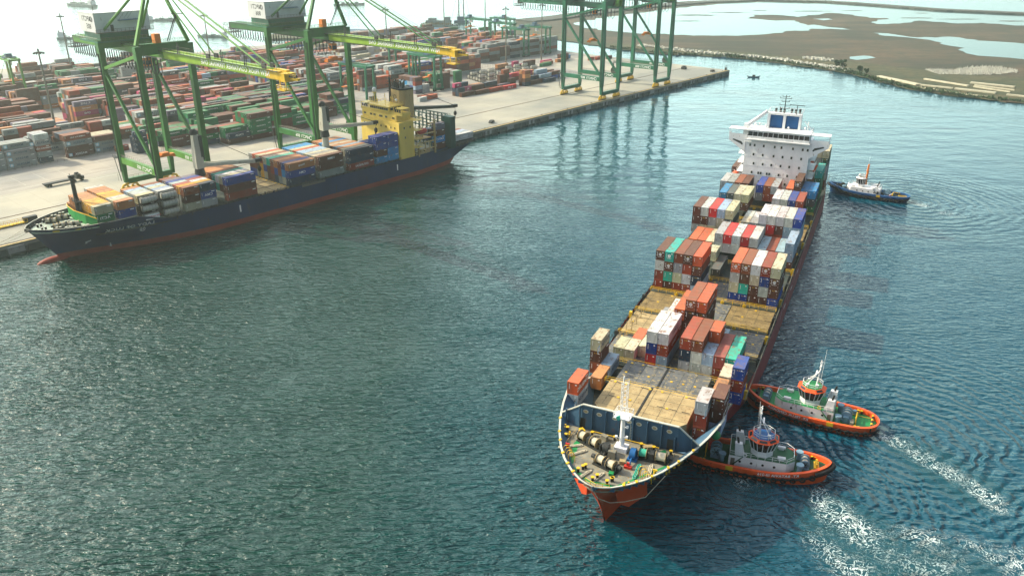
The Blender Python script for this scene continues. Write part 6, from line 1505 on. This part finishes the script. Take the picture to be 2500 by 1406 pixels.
    mb = MB(); mb.box(tx-1,tx+1,ya-2.2,yb+2.2,hzb,hzb+.8); mb.box(tx-1.3,tx+1.3,ya,yb,hzb+.8,hzb+1.6)
    for y in (ya-2.2,yb+2.2): mb.box(tx-1.25,tx+1.25,y-.2,y+.2,hzb-.6,hzb+.3)
    mb.build('spreader', M_['orange'], tr)
    mb = MB(); cx_ = -13; mb.box(cx_-1.2,cx_+1.2,sp*.35,sp*.35+2.2,0,0.01) if False else None
    mb.box(-1.2,1.2,sp*.34,sp*.34+2.2,zt-.6,zt+2.6); part(mb, 'checker_cabin', M_['orange'])
    # jib service crane, ladders, cable reel
    mb = MB(); mb.beam((-1,sp*.62,zt-.4),(1.5,sp*.80,zt+9),.35); mb.beam((-1,sp*.66,zt-.4),(1.5,sp*.82,zt+9),.2); mb.beam((0.2,sp*.75,zt+9),(3,sp*.9,zt+9),.25); part(mb, 'service_jib', M_['dark'])
    mb = MB()
    for z in range(6): mb.box(-lw-2.6,-lw-1.0,-1.6,-.9,14+z*6,14.1+z*6) if z == 0 else None
    mb.box(-lw-3.2,-lw-1,-2,1,13.4,13.6); mb.rail([(-lw-3.2,-2,13.6),(-lw-1,-2,13.6)],1.1,.06,1); mb.rail([(-lw-3.2,-2,13.6),(-lw-3.2,1,13.6)],1.1,.06,1); mb.beam((-lw-3,-1.6,13.4),(-lw-1.2,-1.2,4),.5,.1); mb.rail([(-lw-2.2,-1.9,4),(-lw-2.2,-1.9,6)],1,.05,1); part(mb, 'stair_landing', M_['dark'])
    mb = MB(); mb.tube([(-lw*.15,sp+.9,15.6),(-lw*.15,sp+1.4,15.6)], 2.1, 20); mb.torus((-lw*.15,sp+1.15,15.6),(0,1,0),2.2,.25,20,5); part(mb, 'cable_reel', M_['dark'])
    for x in (0,-lw):
        mb = MB(); mb.tube([(x-.4,-1.15,8),(x-.4,-1.15,54)], .12, 4); mb.tube([(x+.2,-1.15,8),(x+.2,-1.15,54)], .12, 4)
        for z in range(8, 54, 2): mb.tube([(x-.4,-1.15,z),(x+.2,-1.15,z)], .08, 4)
        part(mb, 'leg_ladder', M_['dark'])
    return t
sts(54.6, 19.9, '805', 'green quay crane numbered 805 standing nearest the left edge of the photo', 'cmid', 'cbright', 'y')
sts(127.8, 19.9, '806', 'green quay crane numbered 806 standing behind the yellow ship house', 'cmid', 'cmid', 'y')
sts(341.6, 18.2, '807', 'dark green quay crane numbered 807, left one of the pair at the quay end', 'cgreen', 'cgreen', 'g', True)
sts(403.9, 17.8, '808', 'dark green quay crane numbered 808, right one nearest the quay end', 'cgreen', 'cgreen', 'g', True)
# ================================================================== YARD GANTRIES
def rtg(a, b, label, span=24.5, lift=9, tro=.3, key='cgreen', h=21.5):
    t = thing('yard_gantry_crane', label, 'gantry crane', FQ @ T(-b, a, 3.51), 'gantry cranes over the yard')
    g = M_[key]
    for x in (0, -span):
        for y in (0, 6.6):
            mb = MB(); mb.beam((x,y,1.4),(x,y+(.4 if y == 0 else -.4),h),1.0,1.2); mb.build('leg', g, t)
            mb = MB()
            for e in (-.8,.8): mb.tube([(x-.35,y+e,.7),(x+.35,y+e,.7)], .7, 12)
            mb.build('tyre', M_['black'], t)
        mb = MB(); mb.box(x-.5,x+.5,-1.5,8.1,1.3,2.3); mb.build('sill_beam', g, t)
    for y in (0.4, 6.2): mb = MB(); mb.box(-span-1.5,1.5,y-.5,y+.5,h,h+1.5); mb.rail([(-span-1.5,y,h+1.5),(1.5,y,h+1.5)],1.0,.06,2); mb.build('main_girder', g, t)
    for xx in (-span-1.5, -.8): mb = MB(); mb.box(xx,xx+2.3,-.3,6.9,h+.1,h+1.2); mb.build('end_beam', g, t)
    tx = -span*tro
    mb = MB(); mb.box(tx-2.4,tx+2.4,-.4,7,h+1.5,h+2.2); mb.box(tx-1.5,tx+1.2,1.2,5,h+2.2,h+4.2); mb.rail([(tx-2.4,-.4,h+2.2),(tx+2.4,-.4,h+2.2)],1,.06,1.2); tr = mb.build('trolley', M_['bluegrey'], t)
    mb = MB(); mb.box(tx+2.4,tx+4.2,1,3,h-2.6,h-.4); mb.build('operator_cab', M_['white'], tr)
    mb = MB()
    for y in (.9,5.7): mb.tube([(tx,y,h),(tx,y,lift)], .06, 4)
    mb.box(tx-1.2,tx+1.2,-2.8,9.4,lift-.6,lift); mb.box(tx-.8,tx+.8,1.6,5,lift,lift+1.1); mb.build('spreader', M_['orange'], tr)
    mb = MB(); mb.beam((0,-.9,2.4),(0,-.9+6,h*.55),.3) if False else mb.box(-.6,.9,2,5,2.3,4.6); mb.build('engine_housing', M_['mast'], t)
    for p_, q_ in (((-span-.2,.4,8),(-span-.2,6.2,h-1)),((.2,6.2,6),(.2,.4,h-6))): mb = MB(); mb.beam(p_, q_, .25); mb.build('side_brace', g, t)
    return t
rtg(294, 101, 'green yard gantry astride the tall green and blue stacks')
rtg(236, 100, 'green yard gantry behind crane 806, over the low green stacks', tro=.8)
rtg(305, 134, 'green yard gantry just behind the one over the tall green stacks', tro=.15, lift=12)
rtg(458, 164, 'green yard gantry near the channel with its neighbour right behind', tro=.2, lift=14)
rtg(482, 160, 'green yard gantry closest to the channel, right of its twin', tro=.6, lift=15)
rtg(485, 203, 'green yard gantry before a pair further back, left end of the far group', tro=.8)
rtg(497, 246, 'green yard gantry at the back of the far group', tro=.9, lift=15)
rtg(517, 232, 'green yard gantry at the right end of the far group', tro=.4, lift=15)
rtg(104, 292, 'green yard gantry cut off by the left picture edge', key='cbright')
# ================================================================== LIGHT MASTS
def lmast(a, b, label, h=44):
    t = thing('light_mast', label, 'light mast', FQ @ T(-b, a, 3.51), 'floodlight masts in the yard')
    mb = MB(); mb.tube([(0,0,0),(0,0,h)], .62, 10, 0, None, True, .34); mb.build('pole', M_['mast'], t)
    mb = MB(); mb.torus((0,0,h-.6),(0,0,1),1.9,.12,16,5); mb.beam((-1.9,0,h-.6),(1.9,0,h-.6),.12); mb.beam((0,-1.9,h-.6),(0,1.9,h-.6),.12); mb.cyl(0,0,h,h+1.1,.5,.35,8); hd = mb.build('lamp_ring', M_['dark'], t)
    for k in range(8): c, s = math.cos(k*math.pi/4), math.sin(k*math.pi/4); mb = MB(); mb.box(-.45,.45,-.25,.25,-.5,.2, M=Matrix.Translation((c*2.2,s*2.2,h-.9)) @ Matrix.Rotation(k*math.pi/4, 4, 'Z')); mb.build('floodlight', M_['dark'], hd)
for a, b, lb in ((71.2,142,'tall floodlight mast left of crane 805, nearest of the masts'),(156,332.5,'tall floodlight mast far back at the upper left of the yard'),(225.9,262.9,'floodlight mast seen behind the boom of crane 805'),(342.8,204.6,'floodlight mast seen behind the boom of crane 806'),
                 (406.5,138.1,'floodlight mast at the corner of the grey container wall'),(455,142,'floodlight mast between the legs of crane 807'),(551,356,'distant floodlight mast left of the far gantries'),(545,290,'distant floodlight mast behind the far gantries')): lmast(a, b, lb)
# fence on the quay end
mb = MB(); 
for i in range(52): b = i*2.2; mb.box(-b-.05,-b+.05,508.1,508.2,3.5,6.4)
for b in range(0, 112, 3): pass
for z in (4.2,5.4): mb.box(-112,0,508.12,508.18,z,z+.05)
t = mb.build('wire_fence', M_['mast'], None, FQ); tag(t, 'thin wire fence closing the end of the quay', 'fence')
mb = MB()
for i in range(24):
    a = 513-i*0; b = 116+i*6; x = interp([(116,509.5),(185,512.5),(245,555)], b); mb.box(-b-.05,-b+.05,x-.05,x+.05,3.5,6.2)
t = mb.build('wire_fence', M_['mast'], None, FQ); tag(t, 'thin wire fence along the channel side of the yard', 'fence')
mb = MB()
for a in range(300, 505, 3): mb.box(-148.05,-147.95,a-.05,a+.05,3.5,5.9)
for z in (4.0,5.7): mb.box(-148.03,-147.97,300,505,z,z+.06)
t = mb.build('wire_fence', M_['mast'], None, FQ); tag(t, 'long fence in front of the grey container wall', 'fence')
mb = MB()
for a in range(-60, 84, 3): mb.box(-99.05,-98.95,a-.06,a+.06,3.5,5.0)
for z in (4.2,4.9): mb.box(-99.04,-98.96,-60,84,z,z+.08)
t = mb.build('guard_rail', M_['mast'], None, FQ); tag(t, 'low pale guard rail in front of the grey container stacks', 'guard rail')
# bow access gangway on the quay, truck, cars
mb = MB(); mb.box(-19.5,-17.5,-18,12,3.9,4.2); mb.rail([(-17.5,-18,4.2),(-17.5,12,4.2)],1.1,.06,1.2); mb.rail([(-19.5,-18,4.2),(-19.5,12,4.2)],1.1,.06,1.2); mb.box(-19.4,-17.6,11,15.5,3.5,5.6,1)
for a in range(-17, 12, 4): mb.box(-19.3,-17.7,a-.2,a+.2,3.5,3.9)
o = mb.build('cable_gantry', [M_['yellow'], M_['dark']], None, FQ); tag(o, 'yellow railed service walkway on the quay by the blue bow', 'walkway')
tk = thing('trailer_truck', 'dark terminal tractor with empty flatbed trailer parked on the quay apron', 'truck', FQ @ T(-60.6, 33.5, 3.51))
mb = MB(); mb.box(-1.2,1.2,0,12.5,1.15,1.5); mb.box(-.6,.6,.3,12.2,.8,1.15); mb.build('trailer_bed', M_['dark'], tk)
mb = MB(); mb.box(-1.2,1.2,13.0,14.9,1.0,3.0); mb.box(-1.15,-.1,13.2,14.6,3.0,3.5); c_ = mb.build('cab', M_['dark'], tk)
mb = MB(); mb.box(-1.0,1.0,14.9,14.95,1.9,2.8); mb.box(1.2,1.23,13.4,14.6,1.9,2.8); mb.build('windscreen', M_['glass'], c_)
mb = MB(); mb.box(-.9,.9,14.9,16.2,.8,1.9); mb.build('bonnet', M_['dark'], tk)
for y in (1.2,2.5,12.2,15.2):
    for x in (-1.05,1.05): mb = MB(); mb.tube([(x-.2,y,.52),(x+.2,y,.52)], .52, 12); mb.build('wheel', M_['black'], tk)
def car(a, b, rz, label, key='dark'):
    t = thing('parked_car', label, 'car', FQ @ T(-b, a, 3.51, rz), 'dark cars on the quay')
    mb = MB(); P = [(-2.2,.45),(-2.25,.95),(-1.9,1.02),(-1.3,1.62),(.9,1.65),(1.5,1.08),(2.15,.95),(2.25,.45)]
    vs = [(-.88,y,z) for y,z in P]+[(.88,y,z) for y,z in P]; n = len(P)
    mb.add(vs, [tuple(range(n))[::-1], tuple(range(n,2*n))]+[(i,(i+1)%n,n+(i+1)%n,n+i) for i in range(n)]); mb.build('body', M_[key], t)
    mb = MB(); mb.box(-.9,.9,-1.2,.9,1.1,1.5); mb.build('side_window', M_['glass'], t)
    for y in (-1.4,1.4):
        for x in (-.82,.82): mb = MB(); mb.tube([(x-.1,y,.34),(x+.1,y,.34)], .34, 12); mb.build('wheel', M_['black'], t)
car(247.5, 6.6, .3, 'dark car parked alone on the quay near the moored ship stern'); car(492.0, 4.0, 0, 'dark car parked at the far end of the quay')
mb = MB(); mb.box(-1.6,1.6,-1.6,1.6,0,1.8); mb.box(-1.0,1.0,-1.0,1.0,1.8,2.6); mb.rail([(-1.6,-1.6,1.8),(1.6,-1.6,1.8),(1.6,1.6,1.8)],.8,.06,.8); o = mb.build('cable_pit_cover', M_['dark'], None, FQ @ T(-27, 489, 3.51)); tag(o, 'dark buffer block at the end of the landward crane rail', 'buffer')
mb = MB(); mb.box(-.6,.6,-.6,.6,0,2.2); mb.cyl(0,0,2.2,3.4,.15); mb.box(-.4,.4,-.2,.2,3.2,3.6); o = mb.build('navigation_light', M_['dark'], None, FQ @ T(.2, 505, 3.51)); tag(o, 'small dark navigation light box on the quay corner', 'beacon')
# ================================================================== FAR WATER: anchored ships, barge, boats
M_['farhull'] = paint('haze_tinted_paint', (.20,.25,.25), .2, .6)  # paleness of distance haze put into the base colour of far vessels
def far_ship(x, y, L, rz, label, key='bluegrey', kind=0):
    t = thing('anchored_ship', label, 'ship', T(x, y, 0, rz), 'ships at anchor in the haze')
    mb = MB(); B = L*.16; H = L*.055
    P = [(-L/2,-B/2),(L*.34,-B/2),(L*.46,-B*.25),(L/2,0),(L*.46,B*.25),(L*.34,B/2),(-L/2,B/2)]
    n = len(P); vs = [(x_*.96,y_*.9,-1) for x_,y_ in P]+[(x_,y_,H*(.7+.5*max(0,x_/(L/2))**2)) for x_,y_ in P]
    mb.add(vs, [(i,(i+1)%n,n+(i+1)%n,n+i) for i in range(n)]+[tuple(range(n,2*n))]); mb.build('hull', M_['farhull'], t)
    mb = MB(); mb.box(-L*.46,-L*.32,-B*.4,B*.4,H*.6,H*2.4); mb.box(-L*.45,-L*.35,-B*.3,B*.3,H*2.4,H*2.9); mb.build('deckhouse', M_['white'], t)
    mb = MB(); mb.cyl(-L*.44,0,H*2.4,H*3.4,L*.02); mb.build('funnel', M_['dark'], t)
    if kind:
        mb = MB()
        for k in range(4): mb.box(-L*.24+k*L*.14,-L*.13+k*L*.14,-B*.35,B*.35,H*.7,H*(1.3+.3*(k%2)))
        mb.build('deck_cargo', M_['farhull'], t)
    for k in (.0,.25): mb = MB(); mb.cyl(L*k,0,H*.7,H*2.6,L*.008); mb.beam((L*k,0,H*2.4),(L*(k-.12),0,H*1.4),L*.008); mb.build('cargo_mast', M_['mast'], t)
far_ship(-652, 1290, 62, 2.7, 'hazy cargo ship anchored at the top edge above the first crane house', 'bluegrey', 1)
far_ship(-449, 872, 44, .1, 'low hazy vessel beyond the upper left yard edge', 'bluegrey')
far_ship(-437, 1062, 40, .1, 'hazy vessel seen right of the first crane machinery house', 'bluegrey', 1)
far_ship(-316, 886, 34, 3.0, 'hazy coaster just behind the boom of crane 805', 'bluegrey', 1)
far_ship(-250, 1310, 48, .2, 'hazy ship at the top edge between the two left cranes', 'bluegrey', 1)
pt = thing('work_barge', 'hazy work barge with cabins moored beyond the yard, two crane masts beside', 'barge', T(-86, 998, 0, -.2))
mb = MB(); mb.box(-21,21,-7,7,-.6,2.2); mb.build('hull', M_['farhull'], pt)
mb = MB(); mb.box(-15,14,-5,5,2.2,6.6); mb.box(-12,-4,-4,4,6.6,9); mb.box(8,13,-4,4,6.6,10.5); mb.build('cabin', M_['farhull'], pt)
mb = MB()
for k in range(16): mb.box(-20+k*2.5,-18.6+k*2.5,-6.8,-5.4,2.2,3.6+(k%3)*.6)
mb.build('deck_cargo', M_['hatchbrown'], pt)
fc = thing('floating_crane', 'floating crane with two tall lattice masts right of the hazy work barge', 'floating crane', T(-62, 1040, 0))
mb = MB(); mb.box(-9,9,-6,6,-.5,2.5); mb.box(-5,3,-4,4,2.5,7); mb.build('hull', M_['bluegrey'], fc)
for x in (-3,3): mb = MB(); mb.tube([(x,0,2),(x,0,44)], .8, 6, 0, None, True, .3); mb.tube([(x,0,40),(x-9,0,4)], .15, 4); mb.tube([(x,0,40),(x+8,0,4)], .15, 4); mb.build('lattice_mast', M_['dark'], fc)
def skiff(x, y, rz, L, label, crew=0):
    t = thing('small_boat', label, 'boat', T(x, y, 0, rz), 'small boats in the channel')
    mb = MB(); P = [(-L/2,-.7),(L*.1,-.85),(L*.35,-.5),(L/2,0),(L*.35,.5),(L*.1,.85),(-L/2,.7)]; n = len(P)
    vs = [(a*.9,b*.7,-.2) for a,b in P]+[(a,b,.7+.9*max(0,a/(L/2))**3) for a,b in P]+[(a*.95,b*.8,.5+.7*max(0,a/(L/2))**3) for a,b in P]
    mb.add(vs, [(i,(i+1)%n,n+(i+1)%n,n+i) for i in range(n)]+[(n+i,n+(i+1)%n,2*n+(i+1)%n,2*n+i) for i in range(n)]+[tuple(range(2*n,3*n))]); mb.build('hull', M_['bluegrey'], t)
    mb = MB(); mb.box(-L*.12,L*.12,-.45,.45,.5,1.9 if crew else 1.2); mb.build('cabin', M_['dark'], t)
    mb = MB(); mb.box(-L/2-.2,-L/2+.3,-.2,.2,.4,1.3); mb.build('outboard_motor', M_['black'], t)
skiff(183, 624, -.25, 9, 'small dark boat motoring past the quay end, leaving a thin wake', 1)
skiff(182, 729, -.2, 11, 'long low boat moored close to the marsh shore'); skiff(147, 741, .9, 5, 'tiny boat off the grassy shore behind crane 808')
# buildings far behind at the left and beyond the yard
for x, y, w_, d_, h_, lb in ((-180,880,60,26,9,'pale long warehouse roof on the far side of the yard behind crane 806'),(-96,905,46,22,8,'smaller pale warehouse right of the long one beyond the yard')):
    t = thing('warehouse', lb, 'warehouse', T(x, y, 0, -.15)); mb = MB(); mb.box(-w_/2,w_/2,-d_/2,d_/2,-.5,h_*.6); mb.build('wall', M_['housewall'], t)
    mb = MB(); mb.add([(-w_/2-1,-d_/2-1,h_*.6),(w_/2+1,-d_/2-1,h_*.6),(w_/2+1,0,h_),(-w_/2-1,0,h_),(-w_/2-1,d_/2+1,h_*.6),(w_/2+1,d_/2+1,h_*.6)], [(0,1,2,3),(3,2,5,4),(0,3,4),(1,5,2)]); mb.build('roof', M_['bluegrey'], t)
    mb = MB()
    for k in range(5): mb.box(-w_/2+4+k*w_/5.5,-w_/2+8+k*w_/5.5,-d_/2-.05,-d_/2,0,h_*.4)
    mb.build('loading_door', M_['dark'], t)
sheet('far_pier', [(-250,860),(-30,900),(-30,925),(-90,945),(-260,900)], 1.6, M_['grassy'], 'low hazy strip of land beyond the yard', 'land', 2, 4, -1)
# ================================================================== FOAM
def foam_mat():
    m, nt, b = newmat('churned_foam'); b.inputs['Base Color'].default_value = (.75,.86,.85,1); b.inputs['Roughness'].default_value = .8
    at = nt.nodes.new('ShaderNodeAttribute'); at.attribute_name = 'dens'
    n = noisen(nt, .36, 5, rough=.6, dist=3.2); k = math_(nt, 'ABSOLUTE', math_(nt, 'SUBTRACT', n, .5))
    n2 = noisen(nt, 1.6, 4, rough=.7); n3 = noisen(nt, .13, 2)
    web = ramp(nt, k, .0, .03, 1, 0); wid = math_(nt, 'MULTIPLY', at.outputs['Fac'], ramp(nt, n3, .35, .62, .25, 1.25))
    v = math_(nt, 'ADD', math_(nt, 'MULTIPLY', web, 1.0), math_(nt, 'MULTIPLY', n2, .35))
    al = ramp(nt, math_(nt, 'SUBTRACT', math_(nt, 'ADD', v, math_(nt, 'MULTIPLY', wid, .8)), 1.12), 0, .40)
    nt.links.new(math_(nt, 'MULTIPLY', al, ramp(nt, at.outputs['Fac'], 0, .08)), b.inputs['Alpha'])
    return m
M_['foam'] = foam_mat()
def foam(path, label):
    """path: (x, y, half width, density)"""
    mb = MB(); den = []; K = 8; P = [Vector(p[:2]) for p in path]; st = []
    for i in range(len(path)-1):
        for j in range(6): st.append(i+j/6)
    st.append(len(path)-1.0)
    for s in st:
        i = min(int(s), len(path)-2); f_ = s-i; c = P[i].lerp(P[i+1], f_); d = (P[min(i+1,len(P)-1)]-P[max(i-1,0) if f_ < .5 else i]).normalized(); nn = Vector((-d.y,d.x))
        hw = path[i][2]*(1-f_)+path[i+1][2]*f_; dn = path[i][3]*(1-f_)+path[i+1][3]*f_; e = min(1, (s)/.4, (len(path)-1-s)/.6)
        for k in range(K+1):
            t_ = k/K*2-1; q = c+nn*(t_*hw); mb.v.append((q.x,q.y,.03)); den.append(dn*max(0,(1-t_*t_))*max(0,e))
    n = K+1
    for i in range(len(st)-1):
        for k in range(K): mb.f.append((i*n+k,i*n+k+1,(i+1)*n+k+1,(i+1)*n+k)); mb.m.append(0); mb.sm.append(False)
    o = mb.build('wake_foam', M_['foam']); a = o.data.attributes.new('dens','FLOAT','POINT'); a.data.foreach_set('value', den)
    return tag(o, label, 'foam', kind='stuff')
foam([(79.6,148.4,1.6,1.2),(82,144.5,3.2,1.15),(85,140,3.6,1.0),(88,134.5,3.2,.9),(90.5,129,3.2,.85),(92.6,124.5,3.6,.85),(92.5,119.5,3.4,.7)], 'white churned wake trailing from the farther orange tug stern')
foam([(60.5,130.5,1.4,1.0),(60.5,126,4,1.2),(61,121,5.5,1.15),(62.5,116,6,1.05),(66,111,7,.95),(71,107,8,.9),(77,103,8,.8),(84,100,8,.6)], 'dense white foam swirling off the nearer orange tug bow')
foam([(56,120,3,.6),(56,113,6,.75),(60,106,8,.85),(68,101,9,.85),(78,98,9,.8),(88,97,8,.6)], 'lacy foam web spreading below the nearer orange tug')
foam([(66,117,4,.6),(73,113,6,.8),(80,111,6,.8),(88,108,6,.8),(97,104,6,.7)], 'long foam streak drifting off to the lower right corner')
foam([(162,313.5,1.8,1.1),(165,308,3.5,.8),(168,300,4.5,.65),(175,292,5,.45)], 'thin foam behind the blue tugboat stern')
foam([(52,137,1.2,.8),(48,132,3.5,.8),(43,128.5,4,.55)], 'small swirl of foam beside the nearer orange tug flank')
# aerated turquoise water under the wakes
m, nt, b = newmat('aerated_water'); b.inputs['Base Color'].default_value = (.006,.10,.12,1); b.inputs['Roughness'].default_value = .25
at_ = nt.nodes.new('ShaderNodeAttribute'); at_.attribute_name = 'dens'
nt.links.new(math_(nt, 'MULTIPLY', ramp(nt, math_(nt, 'ADD', at_.outputs['Fac'], math_(nt, 'MULTIPLY', noisen(nt, .16, 4), .8)), .45, 1.3), .38), b.inputs['Alpha'])
_f = M_['foam']; M_['foam'] = m
for p_, lb in (([(80,148,3,.9),(85,140,7,.9),(90,130,8,.8),(93,121,8,.6)],'turquoise aerated water along the wake of the farther tug'),([(60,130,3,.8),(60,121,10,1.0),(63,111,13,1.0),(72,103,15,1.0),(86,98,15,.8)],'broad turquoise aerated water off the nearer tug'),
               ([(54,138,2,.8),(44,129,9,.7),(38,120,10,.4)],'faint turquoise wash beside the nearer tug')):
    o = foam(p_, lb); o.name = 'aerated_water'; o.location.z = -.015
M_['foam'] = _f
# ================================================================== keep the 300 containers that show largest as objects, merge the rest
bpy.context.view_layer.update(); dg = bpy.context.evaluated_depsgraph_get()
def px_size(o, eye, n_hit):
    return n_hit
cand = [o for o in COL.objects if o.name.startswith('shipping_container') and o.parent is None]
score = []
for o in cand:
    bb = o.bound_box; xs = [v[0] for v in bb]; ys = [v[1] for v in bb]; zs = [v[2] for v in bb]
    x0,x1,y0,y1,z0,z1 = min(xs),max(xs),min(ys),max(ys),min(zs),max(zs); P = []
    for i in range(4):
        for j in range(3):
            u, w_ = (i+.5)/4, (j+.5)/3
            P += [((x0+(x1-x0)*w_, y0+(y1-y0)*u, z1-.02), 'z'), ((x0+(x1-x0)*u, y0+.01, z0+(z1-z0)*w_), 'y'), ((x1-.01, y0+(y1-y0)*u, z0+(z1-z0)*w_), 'x')]
    main = 0; other = 0
    for ei, eye in enumerate((Vector((0,0,99.2)), Vector((-22,4,97)), Vector((22,4,101)))):
        for p, ax in P:
            if ei and (other or main): break
            q = o.matrix_world @ Vector(p); d = q-eye; L = d.length; d.normalize()
            ok, loc, nn, idx, ob, mm = sc.ray_cast(dg, eye, d, distance=L+.4)
            if ok and (ob == o or ob.parent == o or (loc-q).length < .3 and ob.name.startswith('shipping_container') and ob == o):
                nrm = o.matrix_world.to_3x3() @ Vector({'z':(0,0,1),'y':(0,-1,0),'x':(1,0,0)}[ax])
                ar = {'z':(x1-x0)*(y1-y0),'y':(x1-x0)*(z1-z0),'x':(y1-y0)*(z1-z0)}[ax]/12
                if ei == 0: main += max(0, -(nrm @ d if False else nrm.dot(d)))*ar/(L*L)*1e6
                else: other += 1
    score.append((main, other, o))
score.sort(key=lambda s: -s[0])
print('containers seen', sum(1 for s in score if s[0] > 0), 'of', len(score))
def drop(o):
    for c in list(o.children):
        for g in list(c.children): bpy.data.objects.remove(g)
        bpy.data.objects.remove(c)
    bpy.data.objects.remove(o)
IQ = FQ.inverted()
for k, (main, other, o) in enumerate(score):
    if k < 298 and main > 0: continue
    if main > 0 or other:
        L = max(v[1] for v in o.bound_box); H = max(v[2] for v in o.bound_box); Mx = IQ @ o.matrix_world; w = W/2; n0 = len(YMB.f)
        YMB.add([(-w,0,0),(w,0,0),(w,L,0),(-w,L,0),(-w,0,H),(w,0,H),(w,L,H),(-w,L,H)], [(4,5,6,7),(2,3,7,6),(3,0,4,7)], 0, False, Mx)
        m2 = MB(); rib_wall(m2, (w,0,0), (0,1,0), (1,0,0), L, H, .8, .05); rib_wall(m2, (-w,0,0), (1,0,0), (0,-1,0), W, H, .35, .05); YMB.add(m2.v, m2.f, 0, False, Mx)
        YCOLS.extend([tuple(o.color[:3])]*(len(YMB.f)-n0))
    drop(o)
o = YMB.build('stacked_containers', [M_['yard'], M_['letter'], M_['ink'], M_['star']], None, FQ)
at = o.data.attributes.new('col', 'FLOAT_COLOR', 'FACE')
at.data.foreach_set('color', [x for c in YCOLS for x in (*c, 1.0)])
tag(o, 'hazy mass of many-coloured container stacks filling the yard behind the nearest rows', 'containers', kind='stuff')
# ================================================================== HAZE
mb = MB(); mb.box(-5050,5050,-650,9050,-14,104)
hz = mb.build('haze', []); hz.data.materials.clear()
hm_ = bpy.data.materials.new('haze_air'); hm_.use_nodes = True; n_ = hm_.node_tree
for x in list(n_.nodes):
    if x.type == 'BSDF_PRINCIPLED': n_.nodes.remove(x)
pv = n_.nodes.new('ShaderNodeVolumePrincipled'); pv.inputs['Color'].default_value = (.88,.97,.90,1); pv.inputs['Density'].default_value = .00017; pv.inputs['Anisotropy'].default_value = .6
n_.links.new(pv.outputs[0], n_.nodes['Material Output'].inputs['Volume']); hz.data.materials.append(hm_)
tag(hz, 'pale sea haze that whitens the far yard and water', 'haze', kind='stuff')
